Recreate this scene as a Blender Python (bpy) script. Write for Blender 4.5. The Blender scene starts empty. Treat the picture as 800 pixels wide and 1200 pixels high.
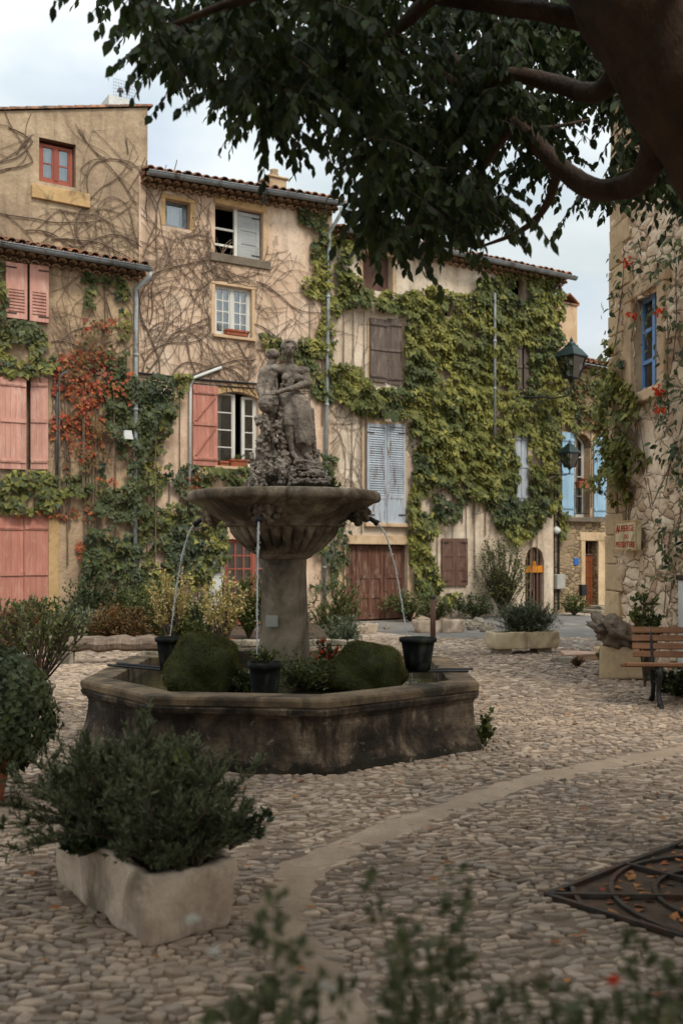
import bpy, bmesh, math, random
import numpy as np
from mathutils import Vector, Matrix, noise as mnoise
random.seed(7); rng = np.random.default_rng(7)
SC = bpy.context.scene; COL = SC.collection
PI = math.pi
# ------------------------------------------------------------------ camera, sky, sun, exposure
CAMH = 1.6; FP = 1167.0; HY = 650.0
cam_d = bpy.data.cameras.new('camera'); cam = bpy.data.objects.new('camera', cam_d); COL.objects.link(cam)
cam.location = (0, 0, CAMH); cam.rotation_euler = (PI/2, 0, 0)
cam_d.sensor_fit = 'VERTICAL'; cam_d.sensor_height = 36.0; cam_d.lens = 35.0
cam_d.shift_y = 50/1200; cam_d.clip_start = 0.05; cam_d.clip_end = 3000
cam_d.dof.use_dof = True; cam_d.dof.focus_distance = 9.5; cam_d.dof.aperture_fstop = 2.4
SC.camera = cam
SUN_EL = math.radians(52); SUN_AZ = math.radians(148)      # azimuth clockwise from +Y
w = bpy.data.worlds.new('World'); SC.world = w; w.use_nodes = True
nt = w.node_tree; nt.nodes.clear(); N = nt.nodes.new; L = nt.links.new
wo = N('ShaderNodeOutputWorld'); mx = N('ShaderNodeMixShader')
b1 = N('ShaderNodeBackground'); b2 = N('ShaderNodeBackground')
sky = N('ShaderNodeTexSky'); sky.sky_type = 'NISHITA'; sky.sun_disc = False
sky.sun_elevation = SUN_EL; sky.sun_rotation = SUN_AZ; sky.air_density = 1.0; sky.dust_density = 2.0
L(sky.outputs[0], b1.inputs[0]); b1.inputs[1].default_value = 0.12
tc = N('ShaderNodeTexCoord'); mp = N('ShaderNodeMapping'); mp.inputs['Scale'].default_value = (1, 1, 2.6)
nz = N('ShaderNodeTexNoise'); nz.inputs['Scale'].default_value = 2.3; nz.inputs['Detail'].default_value = 6; nz.inputs['Roughness'].default_value = .52
nz.inputs['Distortion'].default_value = .5
rp = N('ShaderNodeValToRGB'); rp.color_ramp.elements[0].position = .30; rp.color_ramp.elements[0].color = (.45,.45,.45,1)
rp.color_ramp.elements[1].position = .56; rp.color_ramp.elements[1].color = (1,1,1,1)
nz2 = N('ShaderNodeTexNoise'); nz2.inputs['Scale'].default_value = 4.0; nz2.inputs['Detail'].default_value = 5
rp2 = N('ShaderNodeValToRGB'); rp2.color_ramp.elements[0].position = .3; rp2.color_ramp.elements[0].color = (.60,.68,.70,1)
rp2.color_ramp.elements[1].position = .68; rp2.color_ramp.elements[1].color = (.86,.90,.91,1)
L(tc.outputs['Generated'], mp.inputs[0]); L(mp.outputs[0], nz.inputs[0]); L(mp.outputs[0], nz2.inputs[0])
L(nz.outputs[0], rp.inputs[0]); L(nz2.outputs[0], rp2.inputs[0]); L(rp2.outputs[0], b2.inputs[0])
# overcast luminance: brighter towards the zenith and around the veiled sun
sx = N('ShaderNodeSeparateXYZ'); L(tc.outputs['Generated'], sx.inputs[0])
gm = N('ShaderNodeMath'); gm.operation = 'MULTIPLY_ADD'; gm.use_clamp = False; gm.inputs[1].default_value = 0.95; gm.inputs[2].default_value = 0.42; L(sx.outputs[2], gm.inputs[0])
dp = N('ShaderNodeVectorMath'); dp.operation = 'DOT_PRODUCT'; L(tc.outputs['Generated'], dp.inputs[0])
dp.inputs[1].default_value = (math.sin(SUN_AZ)*math.cos(SUN_EL), math.cos(SUN_AZ)*math.cos(SUN_EL), math.sin(SUN_EL))
cl_ = N('ShaderNodeMath'); cl_.operation = 'MAXIMUM'; cl_.inputs[1].default_value = 0; L(dp.outputs['Value'], cl_.inputs[0])
pw = N('ShaderNodeMath'); pw.operation = 'POWER'; pw.inputs[1].default_value = 2.5; L(cl_.outputs[0], pw.inputs[0])
ad = N('ShaderNodeMath'); ad.operation = 'MULTIPLY_ADD'; ad.inputs[1].default_value = 0.9; L(pw.outputs[0], ad.inputs[0]); L(gm.outputs[0], ad.inputs[2])
L(ad.outputs[0], b2.inputs[1])
L(rp.outputs[0], mx.inputs[0]); L(b1.outputs[0], mx.inputs[1]); L(b2.outputs[0], mx.inputs[2]); L(mx.outputs[0], wo.inputs[0])
sun_d = bpy.data.lights.new('sun', 'SUN'); sun_d.energy = 1.5; sun_d.angle = math.radians(14); sun_d.color = (1, .93, .83)
sun = bpy.data.objects.new('sun', sun_d); COL.objects.link(sun)
sd = Vector((math.sin(SUN_AZ)*math.cos(SUN_EL), math.cos(SUN_AZ)*math.cos(SUN_EL), math.sin(SUN_EL)))
sun.rotation_euler = sd.to_track_quat('Z', 'Y').to_euler(); sun.location = sd*60
SC.view_settings.view_transform = 'Standard'; SC.view_settings.look = 'None'
SC.view_settings.exposure = 0.68; SC.view_settings.gamma = 1.0
SC.render.engine = 'CYCLES'; SC.cycles.max_bounces = 6; SC.cycles.transparent_max_bounces = 8

# ------------------------------------------------------------------ helpers
def tag(o, label=None, cat=None, group=None, kind=None):
    if label: o['label'] = label
    if cat: o['category'] = cat
    if group: o['group'] = group
    if kind: o['kind'] = kind
    return o
def empty(name, loc=(0,0,0), rz=0, label=None, cat=None, group=None):
    o = bpy.data.objects.new(name, None); COL.objects.link(o); o.location = loc; o.rotation_euler = (0,0,rz)
    o.empty_display_size = .1
    return tag(o, label, cat, group)
def G(px, gy, z=0.0):
    """ground point seen at a place of the photograph"""
    d = (CAMH-z)*FP/(gy-HY); return ((px-400)/FP*d, d)
def nse(p): return mnoise.noise(Vector(p))
class MB:
    def __init__(s): s.v = []; s.f = []; s.m = []; s.mi = 0
    def add(s, vs, fs):
        b = len(s.v); s.v.extend([tuple(map(float, p)) for p in vs]); s.f.extend([tuple(i+b for i in f) for f in fs]); s.m.extend([s.mi]*len(fs)); return s
    def box(s, x0, x1, y0, y1, z0, z1, M=None, j=0):
        vs = [(x, y, z) for z in (z0, z1) for y in (y0, y1) for x in (x0, x1)]
        if j: vs = [tuple(c+random.uniform(-j, j) for c in p) for p in vs]
        if M is not None: vs = [tuple(M @ Vector(p)) for p in vs]
        return s.add(vs, [(0,2,3,1),(4,5,7,6),(0,1,5,4),(2,6,7,3),(0,4,6,2),(1,3,7,5)])
    def bar(s, a, b, w, h=None, up=(0,0,1)):
        a = Vector(a); b = Vector(b); d = (b-a); l = d.length
        if l < 1e-6: return s
        d.normalize(); u = Vector(up)
        if abs(d.dot(u)) > .95: u = Vector((0,1,0))
        x = d.cross(u).normalized(); y = x.cross(d); h = h or w
        vs = [c + x*(i*w/2) + y*(k*h/2) for c in (a, b) for i, k in ((-1,-1),(1,-1),(1,1),(-1,1))]
        return s.add(vs, [(0,1,2,3),(4,7,6,5),(0,4,5,1),(1,5,6,2),(2,6,7,3),(3,7,4,0)])
    def tube(s, pts, r, n=6, cap=True):
        pts = [Vector(p) for p in pts]; k = len(pts)
        if not hasattr(r, '__len__'): r = [r]*k
        vs = []; ref = Vector((0,0,1)); 
        for i, p in enumerate(pts):
            d = (pts[min(i+1, k-1)]-pts[max(i-1, 0)])
            if d.length < 1e-9: d = Vector((0,0,1))
            d.normalize()
            if i == 0:
                if abs(d.dot(ref)) > .9: ref = Vector((1,0,0))
                x = d.cross(ref).normalized()
            else: x = (x - d*x.dot(d)).normalized()
            y = d.cross(x)
            vs += [p + (x*math.cos(a)+y*math.sin(a))*r[i] for a in [2*PI*q/n for q in range(n)]]
        fs = [(i*n+q, i*n+(q+1)%n, (i+1)*n+(q+1)%n, (i+1)*n+q) for i in range(k-1) for q in range(n)]
        if cap: fs += [tuple(range(n))[::-1], tuple((k-1)*n+q for q in range(n))]
        return s.add(vs, fs)
    def lathe(s, prof, n=24, c=(0,0,0), rf=None, cap=(False, False)):
        vs = []
        for r, z in prof:
            for q in range(n):
                a = 2*PI*q/n; rr = r if rf is None else rf(r, z, a)
                vs.append((c[0]+rr*math.cos(a), c[1]+rr*math.sin(a), c[2]+z))
        k = len(prof)
        fs = [(i*n+q, i*n+(q+1)%n, (i+1)*n+(q+1)%n, (i+1)*n+q) for i in range(k-1) for q in range(n)]
        if cap[0]: fs.append(tuple(range(n))[::-1])
        if cap[1]: fs.append(tuple((k-1)*n+q for q in range(n)))
        return s.add(vs, fs)
    def prism(s, poly, y0, y1):
        """polygon in x,z extruded along y"""
        n = len(poly); vs = [(x, y0, z) for x, z in poly]+[(x, y1, z) for x, z in poly]
        return s.add(vs, [tuple(range(n)), tuple(range(n, 2*n))[::-1]]+[(q, q+n, (q+1)%n+n, (q+1)%n) for q in range(n)])
    def cap(s, a, ra, b, rb, n=10):
        a = Vector(a); b = Vector(b); d = b-a
        if d.length < 1e-6: d = Vector((0,0,1e-4)); b = a+d
        u = d.normalized(); pts = []; rs = []
        for t in (-1, -.8, -.4): pts.append(a+u*ra*t); rs.append(ra*math.sqrt(max(0.0004, 1-t*t)))
        pts.append(a); rs.append(ra); pts.append(b); rs.append(rb)
        for t in (.4, .8, 1): pts.append(b+u*rb*t); rs.append(rb*math.sqrt(max(0.0004, 1-t*t)))
        return s.tube(pts, rs, n)
    def ell(s, c, r, n=12, m=8, M=None, jit=0, fr=3.0):
        vs = []; 
        for i in range(m+1):
            th = PI*i/m
            for q in range(n):
                a = 2*PI*q/n; p = Vector((math.sin(th)*math.cos(a), math.sin(th)*math.sin(a), math.cos(th)))
                if jit: p *= 1+jit*mnoise.noise(p*fr+Vector(c)*7)
                p = Vector((p.x*r[0], p.y*r[1], p.z*r[2]))
                if M is not None: p = M @ p
                vs.append(p+Vector(c))
        return s.add(vs, [(i*n+q, i*n+(q+1)%n, (i+1)*n+(q+1)%n, (i+1)*n+q) for i in range(m) for q in range(n)])
    def build(s, name, mat, parent=None, smooth=False, off=(0,0,0), bevel=0, seg=2, fix=False, auto=None):
        me = bpy.data.meshes.new(name)
        vs = s.v if off == (0,0,0) else [(a-off[0], b-off[1], c-off[2]) for a, b, c in s.v]
        me.from_pydata(vs, [], s.f)
        for m in (mat if isinstance(mat, (list, tuple)) else [mat]): me.materials.append(m)
        if isinstance(mat, (list, tuple)): me.polygons.foreach_set('material_index', s.m)
        if fix:
            bm = bmesh.new(); bm.from_mesh(me); bmesh.ops.recalc_face_normals(bm, faces=bm.faces); bm.to_mesh(me); bm.free()
        if smooth: me.polygons.foreach_set('use_smooth', [True]*len(me.polygons))
        o = bpy.data.objects.new(name, me); COL.objects.link(o)
        if parent is not None: o.parent = parent
        if bevel:
            b = o.modifiers.new('b', 'BEVEL'); b.width = bevel; b.segments = seg; b.limit_method = 'ANGLE'; b.angle_limit = math.radians(40)
        return o

# ---- materials
MATS = {}
def srgb(h):
    h = h.lstrip('#'); c = [int(h[i:i+2], 16)/255 for i in (0, 2, 4)]
    return tuple((x/12.92 if x <= .04045 else ((x+.055)/1.055)**2.4) for x in c)+(1,)
def C(c): return srgb(c) if isinstance(c, str) else (c[0], c[1], c[2], 1)
class NT:
    def __init__(s, name):
        s.m = bpy.data.materials.new(name); s.m.use_nodes = True; s.t = s.m.node_tree; s.b = s.t.nodes['Principled BSDF']
        s.out = s.t.nodes['Material Output']; s.tc = s.n('ShaderNodeTexCoord')
    def n(s, typ, **k):
        x = s.t.nodes.new(typ)
        for a, v in k.items(): setattr(x, a, v)
        return x
    def l(s, a, b): s.t.links.new(a, b)
    def mapped(s, scale=(1,1,1), rot=(0,0,0)):
        m = s.n('ShaderNodeMapping'); m.inputs['Scale'].default_value = scale; m.inputs['Rotation'].default_value = rot; s.l(s.tc.outputs['Object'], m.inputs[0]); return m.outputs[0]
    def noise(s, vec, scale, detail=4, rough=.55, dist=0):
        x = s.n('ShaderNodeTexNoise'); x.inputs['Scale'].default_value = scale; x.inputs['Detail'].default_value = detail
        x.inputs['Roughness'].default_value = rough; x.inputs['Distortion'].default_value = dist; s.l(vec, x.inputs['Vector']); return x.outputs[0]
    def ramp(s, fac, stops, interp='LINEAR'):
        r = s.n('ShaderNodeValToRGB'); r.color_ramp.interpolation = interp; e = r.color_ramp.elements
        while len(e) < len(stops): e.new(.5)
        for i, (p, c) in enumerate(stops): e[i].position = p; e[i].color = C(c) if not isinstance(c, (int, float)) else (c, c, c, 1)
        s.l(fac, r.inputs[0]); return r.outputs[0]
    def mix(s, fac, a, b, typ='MIX'):
        x = s.n('ShaderNodeMix', data_type='RGBA', blend_type=typ)
        for sock, v in ((x.inputs[0], fac), (x.inputs[6], a), (x.inputs[7], b)):
            if isinstance(v, (int, float)): sock.default_value = v
            elif isinstance(v, (tuple, list, str)): sock.default_value = C(v)
            else: s.l(v, sock)
        return x.outputs[2]
    def math(s, op, a, b=0, clamp=False):
        x = s.n('ShaderNodeMath', operation=op); x.use_clamp = clamp
        for sock, v in ((x.inputs[0], a), (x.inputs[1], b)):
            if isinstance(v, (int, float)): sock.default_value = v
            else: s.l(v, sock)
        return x.outputs[0]
    def bump(s, h, strength=.5, dist=.02, prev=None):
        b = s.n('ShaderNodeBump'); b.inputs['Strength'].default_value = strength; b.inputs['Distance'].default_value = dist
        s.l(h, b.inputs['Height']); 
        if prev is not None: s.l(prev, b.inputs['Normal'])
        return b.outputs[0]
    def fin(s, col, rough=.85, nrm=None, spec=None, metal=0):
        if isinstance(col, (tuple, list, str)): s.b.inputs['Base Color'].default_value = C(col)
        else: s.l(col, s.b.inputs['Base Color'])
        if isinstance(rough, (int, float)): s.b.inputs['Roughness'].default_value = rough
        else: s.l(rough, s.b.inputs['Roughness'])
        if nrm is not None: s.l(nrm, s.b.inputs['Normal'])
        if spec is not None: s.b.inputs['Specular IOR Level'].default_value = spec
        s.b.inputs['Metallic'].default_value = metal
        return s.m
def rough_mat(name, c1, c2, scale=3, bump=.4, bscale=25, rough=.9, stain=None, sscale=1.2, slo=.5, shi=.65, stretch=(1,1,1), isl=0, metal=0, bdist=.01, spec=.3, speck=.25):
    t = NT(name); v = t.mapped(stretch); 
    a = t.noise(v, scale, 6, .6, .3); col = t.ramp(a, [(.35, c1), (.65, c2)])
    if speck:
        f = t.noise(v, scale*9, 5, .7); col = t.mix(speck, col, t.ramp(f, [(.3, .45), (.5, 1.0), (.7, 1.35)]), 'MULTIPLY')
    if stain:
        g = t.noise(t.mapped((1,1,.6)), sscale, 6, .62, .6); col = t.mix(t.ramp(g, [(slo, 0.0), (shi, 1.0)]), col, stain)
    if isl:
        gi = t.n('ShaderNodeNewGeometry'); rr = t.ramp(gi.outputs['Random Per Island'], [(0, 1-isl), (1, 1+isl*.8)])
        col = t.mix(1.0, col, rr, 'MULTIPLY')
    h = t.noise(v, bscale, 6, .65)
    return t.fin(col, rough, t.bump(h, bump, bdist), spec, metal)
def leaf_mat(name, cols, trans=.3, rough=.5, patch=None, pscale=1.0):
    t = NT(name); gi = t.n('ShaderNodeNewGeometry')
    col = t.ramp(gi.outputs['Random Per Island'], [(i/(max(1, len(cols)-1)), c) for i, c in enumerate(cols)])
    if patch:
        g = t.noise(t.mapped(), pscale, 4, .6); col = t.mix(t.ramp(g, [(.45, 0.0), (.62, .85)]), col, patch)
    t.l(col, t.b.inputs['Base Color']); t.b.inputs['Roughness'].default_value = rough; t.b.inputs['Specular IOR Level'].default_value = .25
    tr = t.n('ShaderNodeBsdfTranslucent'); t.l(col, tr.inputs[0]); m = t.n('ShaderNodeMixShader'); m.inputs[0].default_value = trans
    t.l(t.b.outputs[0], m.inputs[1]); t.l(tr.outputs[0], m.inputs[2]); t.l(m.outputs[0], t.out.inputs[0]); return t.m

def plaster(name, c1, c2, c3, dirt, seed=0, bumps=.5):
    t = NT(name); v = t.mapped(); m2 = t.n('ShaderNodeMapping'); m2.inputs['Location'].default_value = (seed, seed*1.7, seed*.6); t.l(v, m2.inputs[0]); v = m2.outputs[0]
    a = t.noise(v, .55, 7, .62, .8); col = t.ramp(a, [(.36, c1), (.5, c2), (.63, c3)])
    b = t.noise(v, 2.6, 7, .66, .4); col = t.mix(.6, col, t.ramp(b, [(.33, .72), (.52, 1.0), (.7, 1.16)]), 'MULTIPLY')
    f = t.noise(v, 22, 5, .7); col = t.mix(.5, col, t.ramp(f, [(.3, .62), (.5, 1.0), (.72, 1.22)]), 'MULTIPLY')
    ms = t.n('ShaderNodeMapping'); ms.inputs['Scale'].default_value = (3.2, 3.2, .32); t.l(v, ms.inputs[0])
    g = t.noise(ms.outputs[0], 1.1, 6, .6, .2); col = t.mix(t.ramp(g, [(.50, 0.0), (.70, .7)]), col, dirt)
    w2_ = t.noise(v, .8, 9, .75, 1.6); col = t.mix(t.ramp(w2_, [(.56, 0.0), (.60, .35)]), col, c3)
    pt = t.noise(v, 1.3, 8, .7, 1.2); col = t.mix(t.ramp(pt, [(.60, 0.0), (.66, .55)]), col, dirt)
    n1 = t.bump(t.noise(v, 3.2, 6, .7), bumps, .05); n2 = t.bump(t.noise(v, 28, 5, .7), .5, .012, n1)
    return t.fin(col, .93, n2, .2)
def rubble(name, stones, mortar, scale=4.2, strz=1.6, plast=None, pth=(.5,.58), mort=.05, bd=.04):
    t = NT(name); v0 = t.mapped((1, 1, strz))
    wn = t.n('ShaderNodeTexNoise'); wn.inputs['Scale'].default_value = 3.2; wn.inputs['Detail'].default_value = 3; t.l(v0, wn.inputs[0])
    mv = t.n('ShaderNodeVectorMath', operation='MULTIPLY_ADD'); mv.inputs[1].default_value = (.22, .22, .22); t.l(wn.outputs[1], mv.inputs[0]); t.l(v0, mv.inputs[2])
    e = t.n('ShaderNodeTexVoronoi', feature='DISTANCE_TO_EDGE'); e.inputs['Scale'].default_value = scale; t.l(mv.outputs[0], e.inputs['Vector'])
    k = t.n('ShaderNodeTexVoronoi', feature='F1'); k.inputs['Scale'].default_value = scale; t.l(mv.outputs[0], k.inputs['Vector'])
    sep = t.n('ShaderNodeSeparateColor'); t.l(k.outputs['Color'], sep.inputs[0])
    col = t.ramp(sep.outputs[0], [(i/(len(stones)-1), c) for i, c in enumerate(stones)])
    f = t.noise(t.mapped(), 14, 6, .7); col = t.mix(.6, col, t.ramp(f, [(.3, .6), (.5, 1.0), (.72, 1.25)]), 'MULTIPLY')
    em = t.ramp(e.outputs['Distance'], [(mort*.25, 0.0), (mort, 1.0)]); col = t.mix(em, mortar, col)
    h = t.ramp(e.outputs['Distance'], [(0, 0.0), (mort*1.6, .75), (.25, 1.0)])
    nn = t.noise(t.mapped(), 20, 6, .7); 
    if plast:
        g = t.noise(t.mapped(), .9, 7, .65, .8); pm = t.ramp(g, [(pth[0], 0.0), (pth[1], 1.0)])
        pc = t.mix(.5, plast, t.ramp(t.noise(t.mapped(), 6, 6, .7), [(.3, .7), (.7, 1.25)]), 'MULTIPLY')
        col = t.mix(pm, col, pc); h = t.mix(pm, h, 1.0*(1,)*3 if False else (.9, .9, .9))
    n1 = t.bump(h, .9, bd); n2 = t.bump(nn, .6, .015, n1)
    return t.fin(col, .95, n2, .2)
def glassy(name='window_glass', tint=(.02,.025,.03), mixf=.55):
    t = NT(name); gl = t.n('ShaderNodeBsdfGlossy'); gl.inputs[0].default_value = (.9,.95,1,1); gl.inputs[1].default_value = .04
    tr = t.n('ShaderNodeBsdfTransparent'); tr.inputs[0].default_value = (.8,.84,.84,1); fr = t.n('ShaderNodeFresnel'); fr.inputs[0].default_value = 1.55
    f = t.math('ADD', fr.outputs[0], .12, True); m = t.n('ShaderNodeMixShader'); t.l(f, m.inputs[0]); t.l(tr.outputs[0], m.inputs[1]); t.l(gl.outputs[0], m.inputs[2])
    nn = t.bump(t.noise(t.mapped(), 2.5, 2, .5), .15, .02); t.l(nn, gl.inputs['Normal'])
    t.l(m.outputs[0], t.out.inputs[0]); return t.m
M = {}
M['plasterA2'] = plaster('plaster_tall_house', '#8c7863', '#a28c72', '#b19c80', '#5f5041', 1, .9)
M['plasterA'] = plaster('plaster_ivy_house', '#8c7560', '#a58c70', '#b59d7c', '#6a5746', 9, .9)
M['plasterB'] = plaster('plaster_ochre_house', '#b5997f', '#c6aa90', '#d0baa3', '#7e6956', 3, .35)
M['plasterC'] = plaster('plaster_creeper_house', '#ae9a83', '#c2af98', '#d0c0aa', '#7a6a58', 6, .7)
M['trim'] = rough_mat('pale_render_trim', '#b09474', '#c2a685', 2, .3, 20, stain='#7b664f', sscale=2, slo=.55, shi=.75)
M['ochre'] = rough_mat('ochre_stone', '#a5845a', '#b8996c', 3, .5, 18, stain='#6b5840', sscale=3, slo=.55, shi=.7)
M['ochredark'] = rough_mat('dark_sill_stone', '#5d5347', '#756858', 4, .6, 18)
M['rubbleD'] = rubble('rubble_stone_wall', ['#6f5d49', '#93805f', '#7d6a54', '#a08a68', '#84705a'], '#5e5040', 5.2, 1.7, '#8b7860', (.52, .62), .05)
M['rubbleR'] = rubble('golden_rubble_wall', ['#c8ae92', '#dcc7ab', '#cbb197', '#a98d72', '#d8c2a6'], '#b0967a', 3.6, 1.7, '#d6c0a6', (.50, .62), .035, .05)
M['ashlar'] = rough_mat('dressed_limestone', '#ab9270', '#bfa684', 2.5, .55, 16, stain='#7c6447', sscale=2.2, slo=.55, shi=.72, isl=.13)
M['tile'] = rough_mat('terracotta_roof_tile', '#7d5540', '#a6785a', 5, .5, 22, stain='#4a4136', sscale=5, slo=.46, shi=.62, isl=.3)
M['zinc'] = rough_mat('zinc_gutter', '#6f7376', '#8c9193', 3, .15, 10, rough=.5, metal=.6, stain='#55504a', sscale=3)
M['zincpaint'] = rough_mat('grey_painted_pipe', '#84898a', '#a0a5a4', 3, .15, 10, rough=.55, stain='#6a665f', sscale=4)
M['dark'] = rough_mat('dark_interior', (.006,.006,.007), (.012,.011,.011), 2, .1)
M['iron'] = rough_mat('black_iron', (.014,.014,.015), (.03,.028,.027), 8, .3, 30, rough=.55, metal=.3)
M['irongrey'] = rough_mat('worn_grate_iron', '#302b27', '#4a423b', 8, .4, 40, rough=.55, metal=.5, stain='#4e3527', sscale=6)
def wood(name, c1, c2, worn=None, wth=(.55,.68), grain=.5, st=(22,22,1.4)):
    t = NT(name); v = t.mapped(st); a = t.noise(v, 1, 6, .65, .5); col = t.ramp(a, [(.3, c1), (.68, c2)])
    f = t.noise(t.mapped((1,1,1)), 1.6, 6, .6); col = t.mix(.5, col, t.ramp(f, [(.3, .7), (.7, 1.2)]), 'MULTIPLY')
    gi = t.n('ShaderNodeNewGeometry'); col = t.mix(1.0, col, t.ramp(gi.outputs['Random Per Island'], [(0, .88), (1, 1.1)]), 'MULTIPLY')
    if worn:
        g = t.noise(t.mapped((9,9,2)), 1.0, 8, .72, .6); col = t.mix(t.ramp(g, [(wth[0], 0.0), (wth[1], .9)]), col, worn)
    return t.fin(col, .8, t.bump(a, grain, .004), .25)
M['pink'] = wood('faded_pink_painted_wood', '#a9796a', '#bd8d7c', '#cbb0a0', (.5,.78), .5)
M['pinkdeep'] = wood('red_pink_painted_wood', '#9d6555', '#b07766', '#bd9884', (.52,.8), .5)
M['brickred'] = wood('brick_red_frame_paint', '#8a4a3c', '#9c5a49')
M['greywood'] = wood('weathered_grey_wood', '#4b4039', '#675a50', '#83756a', (.52,.72), .8)
M['palewood'] = wood('flaking_blue_grey_paint', '#8c939a', '#a7acb0', '#6b5648', (.54,.62), .6)
M['redwood'] = wood('worn_red_brown_wood', '#462a20', '#6b4636', '#85715f', (.5,.66), .7)
M['doorwood'] = wood('varnished_door_wood', '#5c2c14', '#7d4220')
M['brownwood'] = wood('dull_brown_wood', '#4d3a31', '#67493c', '#7b6556', (.5,.7), .8)
M['blue'] = wood('sky_blue_painted_wood', '#7798ad', '#8fabbd', '#aabac2', (.52,.75), .4)
M['bluedeep'] = wood('deep_blue_painted_wood', '#24508c', '#3766a6')
M['bluewin'] = wood('blue_window_paint', '#6585ae', '#7c9cc2')
M['white'] = wood('white_painted_wood', '#b9b5ab', '#cfcbc0', '#97897a', (.62,.85), .2)
M['greypanel'] = wood('grey_painted_panel', '#8f9190', '#a4a5a1', '#6f6a61', (.6,.8), .3, (1.5,1.5,20))
M['log'] = wood('bleached_timber', '#463a31', '#7a6858', '#8f8070', (.5,.7), 1.0, (2.2,22,22))
M['slat'] = wood('bench_slat_wood', '#6b4a36', '#8c6549', '#9c8069', (.55,.75), .6, (2.0,24,24))
M['orange'] = rough_mat('orange_board_paint', '#b06a14', '#c77f22', 4, .1)
M['pot'] = rough_mat('terracotta_pot', '#8c4a30', '#a86042', 4, .3, 20, stain='#6d5040', sscale=6)
M['potdark'] = rough_mat('dark_glazed_pot', (.005,.006,.005), (.012,.013,.011), 6, .3, 30, rough=.7, spec=.12, stain=(.04,.042,.03), sscale=7)
M['glass'] = glassy()
M['curtain'] = rough_mat('white_curtain_cloth', '#a9a8a2', '#c9c8c2', 2, .5, 6, stretch=(14,14,.6), speck=0)
M['whitepaint'] = rough_mat('white_enamel', '#bcbcb6', '#cbcbc5', 3, .05, 10, rough=.5)
M['greybox'] = rough_mat('grey_meter_box', '#8a8880', '#9b998f', 3, .05, 10, rough=.6)
M['limestone'] = rough_mat('rough_planter_limestone', '#ab9681', '#cbb6a0', 4, .9, 14, stain='#7c6c5a', sscale=3.2, slo=.52, shi=.7, bdist=.015)
M['ochrestone'] = rough_mat('ochre_trough_stone', '#ae9c80', '#c8b798', 4, .7, 14, stain='#85775f', sscale=3, slo=.55, shi=.72)
M['weatherstone'] = rough_mat('grey_field_stone', '#6f6759', '#968b79', 5, .7, 14, isl=.2, stain='#4e493b', sscale=4)
M['soil'] = rough_mat('soil', '#3a2e24', '#554436', 8, .8, 30)
M['bark'] = rough_mat('tree_bark', '#362920', '#5c4939', 5, 1.0, 11, stretch=(1,1,.4), stain='#463a2f', sscale=8, slo=.45, shi=.7, bdist=.05)
M['barkdark'] = rough_mat('grey_twig_bark', '#3a2f27', '#5a4b3e', 8, .5, 20)
M['vine'] = rough_mat('dry_vine_stem', '#594a3d', '#7c6857', 12, .4, 30)
M['stemgreen'] = rough_mat('green_stem', '#39401f', '#5b5a30', 12, .3, 30)
M['flower'] = leaf_mat('red_orange_petals', ['#c23a20', '#d8502a'], .3)
M['whiteflower'] = leaf_mat('white_petals', ['#c8c4b8', '#d6d2c8'], .3)
M['pinkflower'] = leaf_mat('pink_petals', ['#c98a92', '#b7636f'], .3)
M['lf_tree'] = leaf_mat('hackberry_leaves', ['#222b1a', '#333f24', '#435128', '#2a3520'], .38, .62)
M['lf_gold'] = leaf_mat('yellow_green_creeper_leaves', ['#5c5d28', '#88843e', '#6d6e30', '#a0964a', '#4a5026'], .28, .6, '#4b5229', .8)
M['lf_green'] = leaf_mat('mid_green_creeper_leaves', ['#3a4224', '#585e30', '#454e28', '#747338'], .25, .6, '#333d26', .9)
M['lf_dark'] = leaf_mat('dark_ivy_leaves', ['#242e1e', '#343f28', '#46502e', '#2b3522'], .2, .5, '#50542c', .8)
M['lf_red'] = leaf_mat('autumn_red_creeper_leaves', ['#7a3424', '#a04a2c', '#87382a', '#b0703e', '#66452a'], .25, .6)
M['lf_yellow'] = leaf_mat('pale_yellow_leaves', ['#a3935a', '#bca96e', '#8f8350', '#c8b986'], .3, .6)
M['lf_olive'] = leaf_mat('olive_shrub_leaves', ['#3c4526', '#56603a', '#6b6c3a', '#48502c'], .25, .6)
M['lf_grey'] = leaf_mat('grey_green_leaves', ['#545b45', '#6c725a', '#474e3a', '#7d8168'], .2, .7)
M['lf_brown'] = leaf_mat('russet_shrub_leaves', ['#4c3a24', '#6b4a2c', '#50502c', '#7a4a2c'], .2, .7)
M['lf_needle'] = leaf_mat('dark_needle_foliage', ['#4a5038', '#656a49', '#3d432e', '#7a7c58'], .2, .6)
M['lf_blur'] = leaf_mat('foreground_shrub_leaves', ['#3f442a', '#5c603c', '#484d30', '#74764e'], .25, .55)
M['moss'] = leaf_mat('moss_tufts', ['#343a16', '#525420', '#454518', '#6b6428', '#574822'], .1, .9, '#3a3316', 5)
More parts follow.
